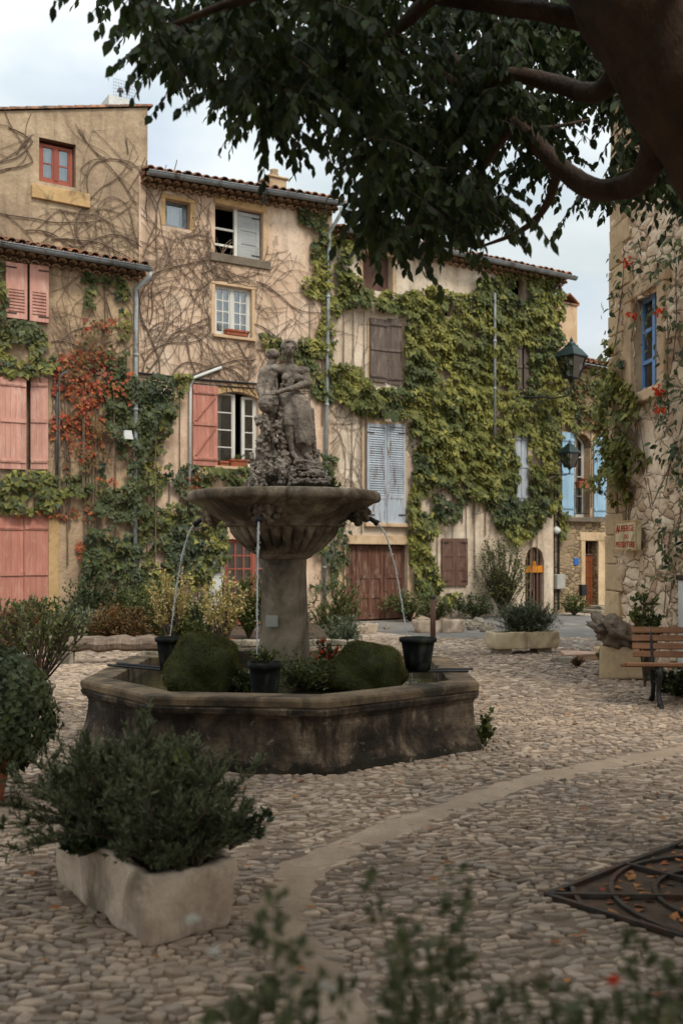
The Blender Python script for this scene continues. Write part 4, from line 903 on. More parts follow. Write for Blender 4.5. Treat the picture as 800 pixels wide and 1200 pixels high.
while v_ < 19.5:
    big = 1.0+.35*mnoise.noise(Vector((v_*.3, 0, 0)))
    sf_ = .70 if v_ < 10.5 else 1.0; rowh = r.uniform(.055, .100)*big*sf_
    u_ = -.45*v_-1.6+r.uniform(0, .2)
    while u_ < .45*v_+1.9:
        ln = r.choice((r.uniform(.05, .11), r.uniform(.09, .19)))*sf_
        u0 = u_+ln/2; v0 = v_+rowh/2
        ang_ = .22*math.sin(u0*.55+v0*.35)+.10
        x = u0+.22*math.sin(v0*.8+u0*.3)
        y = v0+.24*math.sin(u0*.8+.6)+.16*u0*(1 if u0 > 0 else -.9)+.10*math.sin(v0*.9)+.05*mnoise.noise(Vector((u0*1.4, v0*1.4, 0)))
        slope = .24*.8*math.cos(u0*.8+.6)+.16*(1 if u0 > 0 else -.9)
        u_ += ln
        if y > 19.2 or y < 1.7 or in_oct(x, y, .02) or in_grate(x, y, .02): continue
        db = dist_poly(x, y, band) if y < 11 else 9
        sink = 0.0
        lim = .13+.05*mnoise.noise(Vector((x*1.5, y*1.5, 4)))
        if db < lim: 
            if r.random() < .8: continue
            sink = -.006
        pn = mnoise.noise(Vector((x*.9, y*.9, 8)))
        if pn > .15 and r.random() < .5: sink -= .009
        n = 8; w2 = ln*.5*r.uniform(.88, 1.06); h2 = rowh*.5*r.uniform(.80, 1.10); rot = math.atan(slope)+r.uniform(-.35, .35); ca, sa = math.cos(rot), math.sin(rot)
        top = .010+r.uniform(-.008, .010)+sink; tx, ty = r.uniform(-.2, .2), r.uniform(-.38, .14)
        ph = r.uniform(0, 6.28); base = len(m.v); out = []
        for q in range(n):
            a = 2*PI*q/n+r.uniform(-.18, .18); c_, s_ = math.cos(a), math.sin(a)
            k = 1/((abs(c_)**4.5+abs(s_)**4.5)**(1/4.5))*r.uniform(.68, 1.1); out.append((w2*k*c_, h2*k*s_))
        for sc_, zz in ((1.08, -.02), (1.0, top-.006), (.84, top)):
            for (ox, oy) in out:
                lx, ly = ox*sc_, oy*sc_; z = zz+(tx*lx+ty*ly if zz > -.02 else 0)
                m.v.append((x+lx*ca-ly*sa, y+lx*sa+ly*ca, z))
        m.v.append((x, y, top+r.uniform(-.002,.004))); cc = base+3*n
        for q in range(n):
            q2 = (q+1) % n
            m.f += [(base+q, base+q2, base+n+q2, base+n+q), (base+n+q, base+n+q2, base+2*n+q2, base+2*n+q), (base+2*n+q, base+2*n+q2, cc)]
        nst += 1
    v_ += rowh
m.m = [0]*len(m.f); print('cobbles', nst)
tag(m.build('cobbles', M['cobble'], smooth=False), kind='structure')
M['sand'] = rough_mat('trodden_sand', '#83715e', '#9f8b76', 2.2, 1.0, 30, rough=.95, stain='#857260', sscale=2.5, slo=.5, shi=.7)
m = MB(); rs_ = random.Random(6); P = []
for (ax, ay), (bx, by) in zip(band, band[1:]):
    for q in range(12): P.append((ax+(bx-ax)*q/12, ay+(by-ay)*q/12))
for i, (x, y) in enumerate(P):
    a = P[max(0, i-1)]; b = P[min(len(P)-1, i+1)]; d = Vector((b[0]-a[0], b[1]-a[1], 0)).normalized(); n_ = Vector((-d.y, d.x, 0))
    for k in range(7):
        f = (k-3)/3; w_ = .19+.11*mnoise.noise(Vector((x*3, y*3, 1 if f > 0 else 7))); z = .007*(1-abs(f)**2*2.6)+.005*mnoise.noise(Vector((x*5+k, y*5, 2))); m.v.append((x+n_.x*w_*f, y+n_.y*w_*f, z))
m.f = [(i*7+k, i*7+k+1, (i+1)*7+k+1, (i+1)*7+k) for i in range(len(P)-1) for k in range(6)]; m.m = [0]*len(m.f)
tag(m.build('sandy_strip', M['sand'], smooth=True), kind='structure')
# ------------------------------------------------------------------ leaves
TPL = {
 'lance': (np.array([(0,0,0),(.22,.24,.04),(.55,.26,.03),(1,0,-.06),(.55,-.26,.03),(.22,-.24,.04),(.5,0,-.03)]), [(0,6,2,1),(6,3,2),(0,5,4,6),(6,4,3)]),
 'ivy': (np.array([(0,0,0),(.12,.48,.03),(.42,.30,.02),(.95,0,-.10),(.42,-.30,.02),(.12,-.48,.03),(.35,0,-.03)]), [(0,6,2,1),(6,3,2),(0,5,4,6),(6,4,3)]),
 'oval': (np.array([(0,0,0),(.5,.30,.05),(1,0,0),(.5,-.30,.05)]), [(0,2,1),(0,3,2)]),
 'needle': (np.array([(0,.04,0),(1,0,0),(0,-.04,0)]), [(0,1,2)]),
 'blade': (np.array([(0,.09,0),(.5,.10,.02),(1,0,0),(.5,-.10,.02),(0,-.09,0)]), [(0,1,2,3,4)]),
}
class Leaves:
    def __init__(s, tpl): s.P = []; s.D = []; s.Nn = []; s.S = []; s.tpl = tpl
    def add(s, p, d, n, size): s.P.append(tuple(p)); s.D.append(tuple(d)); s.Nn.append(tuple(n)); s.S.append(size)
    def build(s, name, mat, parent=None, inv=None, off=None):
        T_, F_ = TPL[s.tpl]; P = np.array(s.P); D = np.array(s.D); Nn = np.array(s.Nn); S = np.array(s.S)[:, None]
        D /= np.linalg.norm(D, axis=1, keepdims=True)+1e-9; B = np.cross(Nn, D); B /= np.linalg.norm(B, axis=1, keepdims=True)+1e-9; Nn = np.cross(D, B)
        V = P[:, None, :]+S[:, None, :]*(T_[None, :, 0:1]*D[:, None, :]+T_[None, :, 1:2]*B[:, None, :]+T_[None, :, 2:3]*Nn[:, None, :])
        V = V.reshape(-1, 3)
        if off is not None: V = V-np.array(off)
        k = len(T_); n = len(P); lt = []; 
        fl = np.array([i for f in F_ for i in f]); cnt = np.array([len(f) for f in F_])
        loops = (np.arange(n)[:, None]*k+fl[None, :]).ravel(); tot = np.tile(cnt, n); st = np.concatenate([[0], np.cumsum(tot)[:-1]])
        me = bpy.data.meshes.new(name); me.vertices.add(len(V)); me.vertices.foreach_set('co', V.astype(np.float32).ravel())
        me.loops.add(len(loops)); me.loops.foreach_set('vertex_index', loops.astype(np.int32)); me.polygons.add(len(tot))
        me.polygons.foreach_set('loop_start', st.astype(np.int32)); me.polygons.foreach_set('loop_total', tot.astype(np.int32)); me.update(); me.validate()
        me.materials.append(mat); o = bpy.data.objects.new(name, me); COL.objects.link(o)
        if parent is not None: o.parent = parent
        return o
def inpoly(x, y, P):
    c = False; j = len(P)-1
    for i in range(len(P)):
        if (P[i][1] > y) != (P[j][1] > y) and x < (P[j][0]-P[i][0])*(y-P[i][1])/(P[j][1]-P[i][1])+P[i][0]: c = not c
        j = i
    return c
def climber(name, label, polys, mats, o=0.0, size=.13, dens=180, thick=.22, thr=-.12, holes=(), stems=12, seed=0, group=None, tmap=None, cat='climber', nscale=1.0):
    """a creeper on a facade; polys outline its patches. leaf clumps stand off the wall"""
    r = random.Random(seed); allp = [p for P in polys for p in P]
    fr = Face(name, W(sum(p[0] for p in allp)/len(allp), 600, o)[0], o, label, cat, group)
    Ls = [Leaves('ivy') for _ in mats]; pts = []
    for P in polys:
        Q = [W(px, py, o) for px, py in P]; H_ = [[W(px, py, o) for px, py in h] for h in holes]
        ta, tb = min(q[0] for q in Q), max(q[0] for q in Q); za, zb = min(q[1] for q in Q), max(q[1] for q in Q)
        n = int((tb-ta)*(zb-za)*dens)
        for _ in range(n):
            tt = r.uniform(ta, tb); z = r.uniform(za, zb); jt = .16*mnoise.noise(Vector((tt*2.1, z*2.1, seed))); jz = .16*mnoise.noise(Vector((tt*2.1, z*2.1, seed+7)))
            if not inpoly(tt+jt, z+jz, Q): continue
            if any(inpoly(tt+jt*.3, z+jz*.3, h) for h in H_): continue
            nn = mnoise.fractal(Vector((tt*1.5*nscale, z*1.9*nscale, seed*3.1)), 1, 2, 3)
            if nn < thr+r.uniform(-.08, .08): continue
            cl = mnoise.noise(Vector((tt*3.4, z*4.6, seed*1.3+20)))
            off = .03+thick*(.45+.9*cl)*r.uniform(.55, 1.0)
            off = max(.015, off)
            m_i = 0
            if len(mats) > 1:
                sel = mnoise.noise(Vector((tt*.9, z*.9, seed+50)))+r.uniform(-.28, .28); m_i = min(len(mats)-1, max(0, int((sel+.5)*len(mats))))
            dirn = (r.uniform(-.7, .7), r.uniform(-.55, .1), -1+r.uniform(0, .7)); nrm = (r.uniform(-.5, .5), -1, r.uniform(-.1, 1.0))
            Ls[m_i].add((tt-fr.tm, -off, z), dirn, nrm, size*r.choice((r.uniform(.45, .9), r.uniform(.8, 1.4)))); 
            if r.random() < .02: pts.append((tt, z))
    k = 0
    for L_, mt in zip(Ls, mats):
        if L_.P: L_.build('leaves', M[mt], fr.root); k += len(L_.P)
    m = MB(); zlow = min(W(px, py, o)[1] for P in polys for px, py in P)-.1
    for _ in range(stems):
        if not pts: break
        a = r.choice(pts); tt, z = a; P_ = []; dx = r.uniform(-.25, .25)
        for i in range(14):
            P_.append((tt, -.035-.02*r.random(), z)); z -= .22
            if z < zlow: break; dx += r.uniform(-.15, .15); tt += dx*.22
            if z < .1: break
        if len(P_) > 2: m.tube(P_, [.010+.006*i/len(P_) for i in range(len(P_))], 4)
    if m.v: fr.put(m, 'stems', M['vine'])
    print(name, k); return fr
# yellow green creeper on the creeper house
shut_holes = [[(430,372),(470,374),(471,455),(430,452)], [(424,296),(462,299),(462,342),(424,341)], [(517,354),(531,354),(531,371),(517,371)], [(601,402),(615,404),(615,458),(601,456)], [(602,508),(616,510),(616,585),(602,583)], [(598,325),(614,327),(614,352),(598,350)], [(512,628),(548,630),(548,690),(512,690)], [(427,496),(474,497),(474,616),(427,615)]]
C1 = [[(470,352),(490,340),(515,338),(545,345),(566,330),(572,345),(572,500),(545,535),(500,545),(480,520),(478,492),(440,487),(405,478),(388,466),(386,428),(425,428),(430,452),(470,455)],
      [(552,330),(600,318),(650,326),(656,345),(655,470),(650,590),(625,625),(600,640),(575,612),(562,580),(560,520),(545,500),(560,420)],
      [(478,490),(560,500),(560,530),(530,545),(500,580),(538,592),(540,606),(508,616),(500,640),(512,690),(540,692),(530,710),(492,705),(482,670),(478,640),(470,600),(484,560)],
      [(388,345),(410,350),(428,340),(466,344),(500,335),(520,350),(500,368),(466,368),(440,362),(425,366),(400,358),(388,372)],
      [(500,520),(560,522),(570,560),(566,584),(540,590),(505,560)],
      [(389,268),(402,266),(412,290),(402,312),(416,326),(424,345),(400,350),(389,335)],
      [(388,268),(426,270),(424,290),(405,288),(388,290)]]
climber('creeper', 'yellow green creeper sheeted over the right half of the creeper house', C1, ['lf_gold','lf_gold','lf_green'], 0, .125, 700, .32, -.52, shut_holes, 30, 5)
climber('creeper', 'narrow creeper strand climbing beside the drainpipe of the ochre house', [[(346,244),(384,250),(386,300),(386,345),(392,400),(380,420),(372,400),(374,350),(356,345),(350,325),(368,320),(362,290),(372,275),(350,258)], [(350,330),(374,338),(376,352),(352,346)], [(345,395),(384,400),(384,420),(350,412)], [(372,440),(387,420),(388,470),(376,470)], [(362,530),(392,535),(392,560),(372,570)]], ['lf_gold','lf_green'], 0, .11, 600, .16, -.4, (), 6, 9)
climber('creeper', 'small green creeper behind the statue head on the ochre house', [[(300,392),(320,396),(330,404),(372,398),(388,418),(386,470),(366,470),(352,425),(325,420),(300,400)]], ['lf_gold','lf_green'], 0, .11, 520, .14, -.3, (), 5, 12)
climber('creeper', 'thin creeper hanging over the top of the stone house', [[(652,436),(716,446),(716,480),(705,505),(680,497),(672,520),(655,505)], [(652,560),(660,600),(662,620),(652,640)]], ['lf_gold','lf_green','lf_brown'], -.05, .12, 450, .2, -.3, [[(655,505),(672,505),(672,600),(655,600)]], 8, 15)
# left house
climber('ivy', 'dense olive ivy over the top left corner of the low house', [[(-40,366),(12,374),(40,380),(52,398),(66,420),(60,436),(20,440),(-40,442)], [(-40,300),(5,310),(6,374),(-40,374)], [(96,318),(112,322),(108,360),(98,362)]], ['lf_green','lf_gold','lf_dark'], OA, .115, 480, .22, -.4, (), 10, 21)
climber('ivy', 'band of olive ivy between the first floor shutters and the ground door', [[(-40,552),(60,552),(100,560),(110,575),(70,590),(40,598),(-40,600)]], ['lf_green','lf_gold','lf_dark'], OA, .115, 480, .22, -.4, (), 8, 22)
climber('creeper', 'red autumn creeper scattered over the left house wall', [[(58,420),(90,408),(110,380),(130,370),(135,430),(120,470),(118,520),(100,560),(80,560),(60,520)], [(0,596),(110,590),(118,640),(100,680),(88,640),(60,600),(0,606)], [(100,455),(110,520),(100,600),(90,590)]], ['lf_red','lf_red','lf_brown'], OA, .085, 420, .09, -.06, [[(0,604),(58,604),(58,700),(0,700)]], 30, 23)
climber('creeper', 'scattered red leaves over the ivy left of the drainpipe', [[(96,372),(157,380),(157,530),(130,575),(96,560),(60,470),(70,410)]], ['lf_red','lf_brown'], OA+.12, .085, 240, .10, -.04, (), 6, 29)
climber('creeper', 'green creeper below the eaves at the right end of the low house', [[(96,330),(140,322),(152,340),(150,400),(140,440),(118,432),(130,390),(116,372),(98,372)]], ['lf_green','lf_dark','lf_gold'], OA, .11, 330, .14, -.04, (), 8, 24)
climber('ivy', 'broad dark ivy from the ground to the cable beside the drainpipe', [[(118,440),(157,430),(200,445),(196,480),(180,500),(160,560),(158,620),(175,720),(84,716),(96,640),(106,600),(118,560),(124,500)]], ['lf_dark','lf_dark','lf_green'], OA, .10, 660, .30, -.32, (), 20, 25)
climber('ivy', 'green ivy between the low house and the arched window', [[(160,445),(222,440),(219,470),(205,480),(190,520),(200,560),(218,545),(256,550),(300,548),(300,562),(268,575),(262,600),(264,640),(246,690),(232,735),(160,735),(156,620),(150,560)]], ['lf_green','lf_gold','lf_dark'], 0, .105, 600, .28, -.32, (), 16, 26)
climber('creeper', 'reddish creeper tuft under the pink shutter', [[(200,568),(230,556),(246,590),(225,600),(205,600)]], ['lf_red','lf_brown'], 0, .1, 200, .3, -.1, (), 3, 27)
climber('creeper', 'ivy seen under the bowl beside the barn doors', [[(362,590),(405,610),(403,660),(388,690),(364,690)]], ['lf_dark','lf_green'], 0, .11, 360, .2, -.2, (), 6, 28)

# ---- bare vines drawn over the walls: branching stems
def vines(label, seeds, bounds, o, seed, rad=.020, gens=4, n0=26, step=.10, curl=.28, prob=.16, avoid=(), name='bare_vine', grav=.02):
    r = random.Random(seed); fr = Face(name, W((bounds[0]+bounds[2])/2, 600, o)[0], o, label, 'vine')
    b0 = W(bounds[0], bounds[3], o); b1 = W(bounds[2], bounds[1], o); Zlo = min(W(bounds[0], bounds[3], o)[1], W(bounds[2], bounds[3], o)[1]); Zhi = max(W(bounds[0], bounds[1], o)[1], W(bounds[2], bounds[1], o)[1])
    Av = [(T(a, o), T(c, o), W((a+c)/2, d, o)[1], W((a+c)/2, b, o)[1]) for a, b, c, d in avoid]
    m = MB(); q = [(W(px, py, o), ang, rad, 0, n0) for px, py, ang in seeds]; cnt = 0
    while q and cnt < 520:
        (tt, z), ang, rr, g, n = q.pop(0); P = [(tt, -.012-rr, z)]; R_ = [rr]; w_ = r.uniform(-curl, curl); cnt += 1
        for i in range(n):
            w_ = w_*.82+r.uniform(-curl, curl)*.42; ang += w_; ang -= grav*math.cos(ang)
            t2 = tt+step*math.cos(ang); z2 = z+step*math.sin(ang)
            if not (b0[0] < t2 < b1[0] and Zlo < z2 < Zhi): break
            if any(a-.05 < t2 < b and c-.05 < z2 < d+.05 for a, b, c, d in Av): ang += 1.3*(1 if w_ > 0 else -1); continue
            tt, z = t2, z2; rr2 = max(.0045, rr*(1-.6*i/n)); P.append((tt, -.012-rr2-.01*r.random(), z)); R_.append(rr2)
            if g < gens and r.random() < prob: q.append(((tt, z), ang+r.choice((-1, 1))*r.uniform(.5, 1.1), rr2*.68, g+1, int(n*r.uniform(.6, .95))))
        if len(P) > 2: m.tube(P, R_, 4, cap=False)
    fr.put(m, 'stems', M['vine']); print('vine', cnt)
vines('mass of bare brown vines fanning over the left part of the ochre house', [(165,440,1.4),(170,440,1.1),(185,445,1.3),(200,448,1.5),(215,450,1.2),(175,380,1.2),(168,300,1.3),(240,440,.9),(290,445,1.1),(168,330,.7),(230,440,2.2)], (163,205,300,452), 0, 1, .016, 5, 32, .10, .24, .13, [(193,232,224,268),(250,240,312,305),(250,336,298,394)])
vines('bare vine streaming right from the middle window to the drainpipe', [(235,320,.05),(250,312,-.1),(262,320,-.1),(298,380,.1),(300,330,-.2),(300,410,.3),(310,430,.2),(370,430,2.0)], (228,300,376,450), 0, 2, .013, 4, 30, .10, .25, .15, [(250,336,298,394)])
vines('fine dry vines over the pale wall around the louvred shutters', [(386,480,-.6),(388,500,-.3),(390,440,-.4),(480,560,.2),(384,590,.9),(500,580,-.2),(540,560,-.4),(386,520,.6),(560,600,1.5)], (380,400,600,640), 0, 3, .008, 3, 22, .10, .35, .12, [(427,495,474,616)])
vines('bare vines spread over the tall house at upper left', [(172,300,1.7),(172,260,1.8),(165,290,2.3),(160,240,2.4),(155,200,2.2),(150,180,1.9),(172,200,1.8),(30,270,.3),(60,280,.1),(0,250,-.2),(20,180,1.2),(0,200,.6),(100,290,2.6),(10,150,.0)], (-5,164,172,300), OT, 4, .015, 5, 28, .10, .24, .095, [(44,162,92,240)])
vines('pale bare vine arching over the first floor of the left house', [(130,400,3.4),(100,430,3.3),(157,380,3.6),(80,440,-1.5),(135,440,-1.6),(120,330,-1.5),(140,480,-1.5),(60,400,.4)], (60,320,156,580), OA, 5, .014, 4, 26, .10, .3, .14, [(0,600,58,720)])

# ------------------------------------------------------------------ shrubs and plants
def shrub(name, label, base, rx, rz, leaf, size=.05, tpl='oval', nst=30, per=18, stem='barkdark', seed=0, zc=None, ry=None, group=None, cat='shrub', sr=.008, up=.5, sub=2, parent=None, loc=None, lean=(0,0), inner=.35, wild=.25, mats2=None, cloud=0):
    r = random.Random(seed); ry = ry or rx; zc = rz if zc is None else zc
    root = parent or empty(name, base, 0, label, cat, group); ox, oy, oz = loc or (0, 0, 0)
    L_ = Leaves(tpl); L2 = Leaves(tpl); m = MB()
    for i in range(nst):
        th = r.uniform(0, 2*PI); u = r.uniform(-1, 1); rr = (r.random()**.4); s_ = math.sqrt(1-u*u)
        tip = Vector((rx*rr*s_*math.cos(th)+lean[0], ry*rr*s_*math.sin(th)+lean[1], zc+rz*rr*(u if u > -.6 else -.6)+rz*wild*r.uniform(-.3, 1)))
        tip.z = max(tip.z, .03)
        mid = Vector((tip.x*.35, tip.y*.35, tip.z*up))+Vector((r.uniform(-.1, .1)*rx, r.uniform(-.1, .1)*rx, 0)); P = []
        for q in range(8):
            f = q/7; p = mid*(2*f*(1-f))+tip*(f*f); P.append(p+Vector((ox, oy, oz)))
        m.tube(P, [sr*(1-.75*q/7) for q in range(8)], 4, cap=False)
        segs = [P]
        for _ in range(sub):
            k = r.randint(3, 6); a = P[k]; d = (P[k]-P[k-1]).normalized()+Vector((r.uniform(-1, 1), r.uniform(-1, 1), r.uniform(-.2, .9)))*.8; ll = rx*r.uniform(.25, .5); d.normalize()
            S = [a+d*ll*q/4+Vector((0, 0, .06*ll*q/4)) for q in range(5)]; m.tube(S, sr*.4, 3, cap=False); segs.append(S)
        for S in segs:
            n = per if S is P else max(3, per//2); k0 = inner if S is P else .1
            for _ in range(n):
                f = k0+(1-k0)*r.random(); x = f*(len(S)-1); k = min(len(S)-2, int(x)); p = S[k]+(S[k+1]-S[k])*(x-k); d = (S[k+1]-S[k]).normalized()
                dd = d*r.uniform(.2, 1)+Vector((r.uniform(-1, 1), r.uniform(-1, 1), r.uniform(-.5, .8)))*.8; LL = L2 if (mats2 and r.random() < mats2[1]) else L_
                LL.add(p, dd, (r.uniform(-.6, .6), r.uniform(-.6, .6), 1), size*r.uniform(.6, 1.3))
    for _ in range(cloud):
        th = r.uniform(0, 2*PI); u = r.uniform(-.75, 1); s_ = math.sqrt(1-u*u); p = Vector((s_*math.cos(th), s_*math.sin(th), u)); k = (1+.42*mnoise.noise(p*2.2+Vector((seed, 2, 5))))*r.uniform(.62, 1.04)
        if mnoise.noise(p*4+Vector((seed, seed, k*3))) < -.18: continue
        L_.add((p.x*rx*k+ox+lean[0], p.y*ry*k+oy+lean[1], max(.02, zc+p.z*rz*k)+oz), p*.6+Vector((r.uniform(-1, 1), r.uniform(-1, 1), r.uniform(-.6, .9)))*.8, (r.uniform(-.6, .6), r.uniform(-.6, .6), 1), size*r.uniform(.6, 1.3))
    if m.v: m.build('stems', M[stem], root)
    L_.build('foliage', M[leaf], root)
    if L2.P: L2.build('flowers', M[mats2[0]], root)
    return root
def garden_bed():
    pass
# earth bed along the left facade
a = [W2 for W2 in ()]
bed = [G(x, y) for x, y in ((-120,760),(60,757),(190,752),(330,752),(395,748),(400,738)) ]
tb = [ (P0[0]+E[0]*T(px), P0[1]+E[1]*T(px)) for px in (395, 300, 200, 100, 0, -120)]
m = MB(); n = len(bed); m.add([(x, y, .03) for x, y in bed+tb], [tuple(range(n+len(tb)))]); tag(m.build('flower_bed', M['soil']), kind='structure')
def gpt(px, d): return ((px-400)/FP*d, d, 0)
S_ = shrub
S_('shrub', 'rounded grey green lavender mound in the bed below the pink ground door', gpt(92, 17.6), .62, .32, 'lf_grey', .07, 'blade', 170, 30, cloud=2500, seed=31, zc=.32, sub=1, wild=.1)
S_('shrub', 'russet and olive low bush between the lavender mound and the dark pot', gpt(140, 17.2), .62, .42, 'lf_brown', .06, 'oval', 75, 32, cloud=2200, seed=32, zc=.3)
S_('shrub', 'olive bush left of the lavender mound in the bed', gpt(40, 18.0), .55, .40, 'lf_olive', .06, 'oval', 75, 32, cloud=2200, seed=33, zc=.4)
S_('shrub', 'brown stemmed bush below the ivy near the yellow leaved shrub', gpt(186, 18.0), .6, .62, 'lf_olive', .05, 'oval', 60, 28, cloud=1800, seed=34, zc=.45)
S_('shrub', 'yellow leaved shrub rising left of the water jet', gpt(200, 16.4), .42, .42, 'lf_yellow', .06, 'oval', 33, 32, cloud=120, seed=35, zc=.95, sr=.012, inner=.55, wild=.4)
S_('shrub', 'yellow leaved shrub with a pale crooked stem beside the fountain column', gpt(262, 16.0), .45, .38, 'lf_yellow', .06, 'oval', 33, 32, cloud=120, seed=36, zc=.85, sr=.012, inner=.55, wild=.4)
S_('shrub', 'green bush in front of the glazed door', gpt(292, 18.5), .32, .55, 'lf_green', .06, 'oval', 51, 32, cloud=1400, seed=37, zc=.65)
S_('shrub', 'low dark bush in front of the white jamb', gpt(232, 17.5), .55, .45, 'lf_dark', .05, 'oval', 60, 32, cloud=1800, seed=38, zc=.35)
S_('shrub', 'leggy oleander with pink flowers behind the fountain column', gpt(392, 17.6), .52, .62, 'lf_olive', .09, 'blade', 66, 25, cloud=500, seed=39, zc=.72, stem='stemgreen', mats2=('pinkflower', .05))
S_('shrub', 'grey grassy bush at the foot of the barn doors', gpt(402, 16.2), .36, .30, 'lf_grey', .08, 'blade', 66, 22, cloud=600, seed=40, zc=.3, stem='stemgreen')
for i, (px, d, rx, rz, lf) in enumerate(((110, 19.3, .5, .5, 'lf_dark'), (160, 19.6, .5, .45, 'lf_green'), (18, 16.6, .35, .3, 'lf_brown'), (215, 16.6, .3, .22, 'lf_green'), (335, 19.5, .4, .4, 'lf_dark'))):
    S_('shrub', ['dark bush against the ivy left of the russet bush', 'leafy green bush against the ivy behind the russet bush', 'small brown bush at the left edge of the bed', 'small green plant at the edge of the bed behind the black pot', 'dark green bush glimpsed right of the glazed door'][i], gpt(px, d), rx*1.3, rz*1.45, lf, .06, 'oval', 60, 26, cloud=2000, seed=50+i, zc=rz)
S_('shrub', 'tall wispy grey green bush against the wall left of the barred gate', gpt(588, 25.3), .72, .95, 'lf_olive', .06, 'oval', 110, 22, cloud=2600, seed=41, zc=1.15, sr=.016, wild=.3, up=.45, inner=.2)
S_('shrub', 'low bush behind the long stone trough by the wall', gpt(480, 23.8), .7, .3, 'lf_olive', .07, 'oval', 40, 18, cloud=1200, seed=42, zc=.4)
S_('shrub', 'dark clump at the base of the wispy bush', gpt(556, 24.8), .5, .3, 'lf_dark', .07, 'oval', 30, 18, cloud=1000, seed=43, zc=.3)
S_('shrub', 'small green plant beside the stone house step', gpt(672, 26.0), .35, .28, 'lf_green', .07, 'oval', 24, 16, cloud=600, seed=44, zc=.28)
# timber beam bench at the edge of the bed
be = empty('timber_bench', gpt(128, 14.6), .06, 'long bleached timber beam on stone blocks behind the basin', 'bench')
m = MB(); n = 14
P = [(-.9+1.75*i/n, .03*math.sin(i*.9), .30+.012*math.sin(i*1.7)) for i in range(n+1)]; m.tube(P, [.115*(1+.12*math.sin(i*2.3)) for i in range(n+1)], 9); m.build('beam', M['log'], be, smooth=False)
for x in (-.65, .62): m = MB(); m.box(x-.14, x+.14, -.12, .12, 0, .2, j=.02); m.build('block', M['weatherstone'], be, bevel=.02)
# dry stone low wall behind basin
ws = empty('low_stone_wall', gpt(330, 15.6), 0, 'low dry stone edging wall behind the basin', 'wall')
m = MB(); r = random.Random(4)
for row in range(3):
    x = -1.7
    while x < 1.1:
        l = r.uniform(.12, .3); m.box(x, x+l-.012, -.12+r.uniform(-.02, .02), .12, row*.09+.002, row*.09+.084, j=.010); x += l
m.build('stones', M['weatherstone'], ws, bevel=.012)

# ------------------------------------------------------------------ the fountain
t = NT('fountain_stone'); v = t.mapped(); a = t.noise(v, 2.2, 8, .65, .7); col = t.ramp(a, [(.32, '#332b23'), (.47, '#5f5243'), (.6, '#8d7f6c'), (.72, '#a59a8a')])
col = t.mix(.6, col, t.ramp(t.noise(v, 26, 6, .75), [(.3, .5), (.5, 1.0), (.72, 1.35)]), 'MULTIPLY')
g = t.noise(t.mapped((1, 1, .35)), 3.2, 7, .65, .4); col = t.mix(t.ramp(g, [(.5, 0.0), (.66, .8)]), col, '#1e1913')
g = t.noise(v, 5.5, 6, .7, .9); col = t.mix(t.ramp(g, [(.60, 0.0), (.68, .7)]), col, '#3a3b20')
M['fstone'] = t.fin(col, .9, t.bump(t.noise(v, 30, 6, .72), .7, .012, t.bump(t.noise(v, 5, 5, .65), .6, .03)), .25)
M['fcap'] = rough_mat('basin_rim_stone', '#473a2c', '#76634b', 3.5, .7, 22, stain='#2b251b', sscale=3.5, slo=.48, shi=.64)
t = NT('statue_stone'); v = t.mapped(); a = t.noise(v, 6, 8, .68, .6); col = t.ramp(a, [(.30, '#4a423a'), (.46, '#6e645a'), (.66, '#8f8478')])
col = t.mix(.65, col, t.ramp(t.noise(v, 55, 6, .75), [(.32, .5), (.5, 1.0), (.7, 1.4)]), 'MULTIPLY')
M['sstone'] = t.fin(col, .92, t.bump(t.noise(v, 60, 6, .7), .6, .008), .2)
M['colstone'] = rough_mat('fountain_column_stone', '#675b4b', '#8a7c68', 4, .6, 28, stain='#3c342a', sscale=2.4, slo=.46, shi=.64)
t = NT('basin_stone'); v = t.mapped(); a = t.noise(v, 1.7, 8, .68, .9); col = t.ramp(a, [(.30, '#17130f'), (.45, '#352c23'), (.56, '#5a4c3d'), (.68, '#8a7862')])
col = t.mix(.7, col, t.ramp(t.noise(v, 22, 7, .78), [(.3, .4), (.5, 1.0), (.72, 1.45)]), 'MULTIPLY')
g = t.noise(t.mapped((2.5, 2.5, .5)), 2.0, 7, .7, .3); col = t.mix(t.ramp(g, [(.46, 0.0), (.6, .85)]), col, '#18130e')
sz_ = t.n('ShaderNodeSeparateXYZ'); t.l(v, sz_.inputs[0]); wob = t.math('MULTIPLY_ADD', t.noise(v, 3, 6, .7), .35); wob.node.inputs[2].default_value = -.10
mb_ = t.math('LESS_THAN', sz_.outputs[2], wob); col = t.mix(t.math('MULTIPLY', mb_, .75), col, '#1d1a10')
li = t.noise(v, 7, 7, .75, .6); col = t.mix(t.ramp(li, [(.6, 0.0), (.66, .7)]), col, '#857c6c')
M['basinstone'] = t.fin(col, .88, t.bump(t.noise(v, 26, 7, .75), .9, .016, t.bump(t.noise(v, 4.5, 6, .7), .9, .05)), .25)
fo = empty('fountain', tuple(FC), 0, 'large octagonal stone fountain basin with a wide bowl on a central column', 'fountain')
def octring(s): return [(p.x*s, p.y*s) for p in OCT]
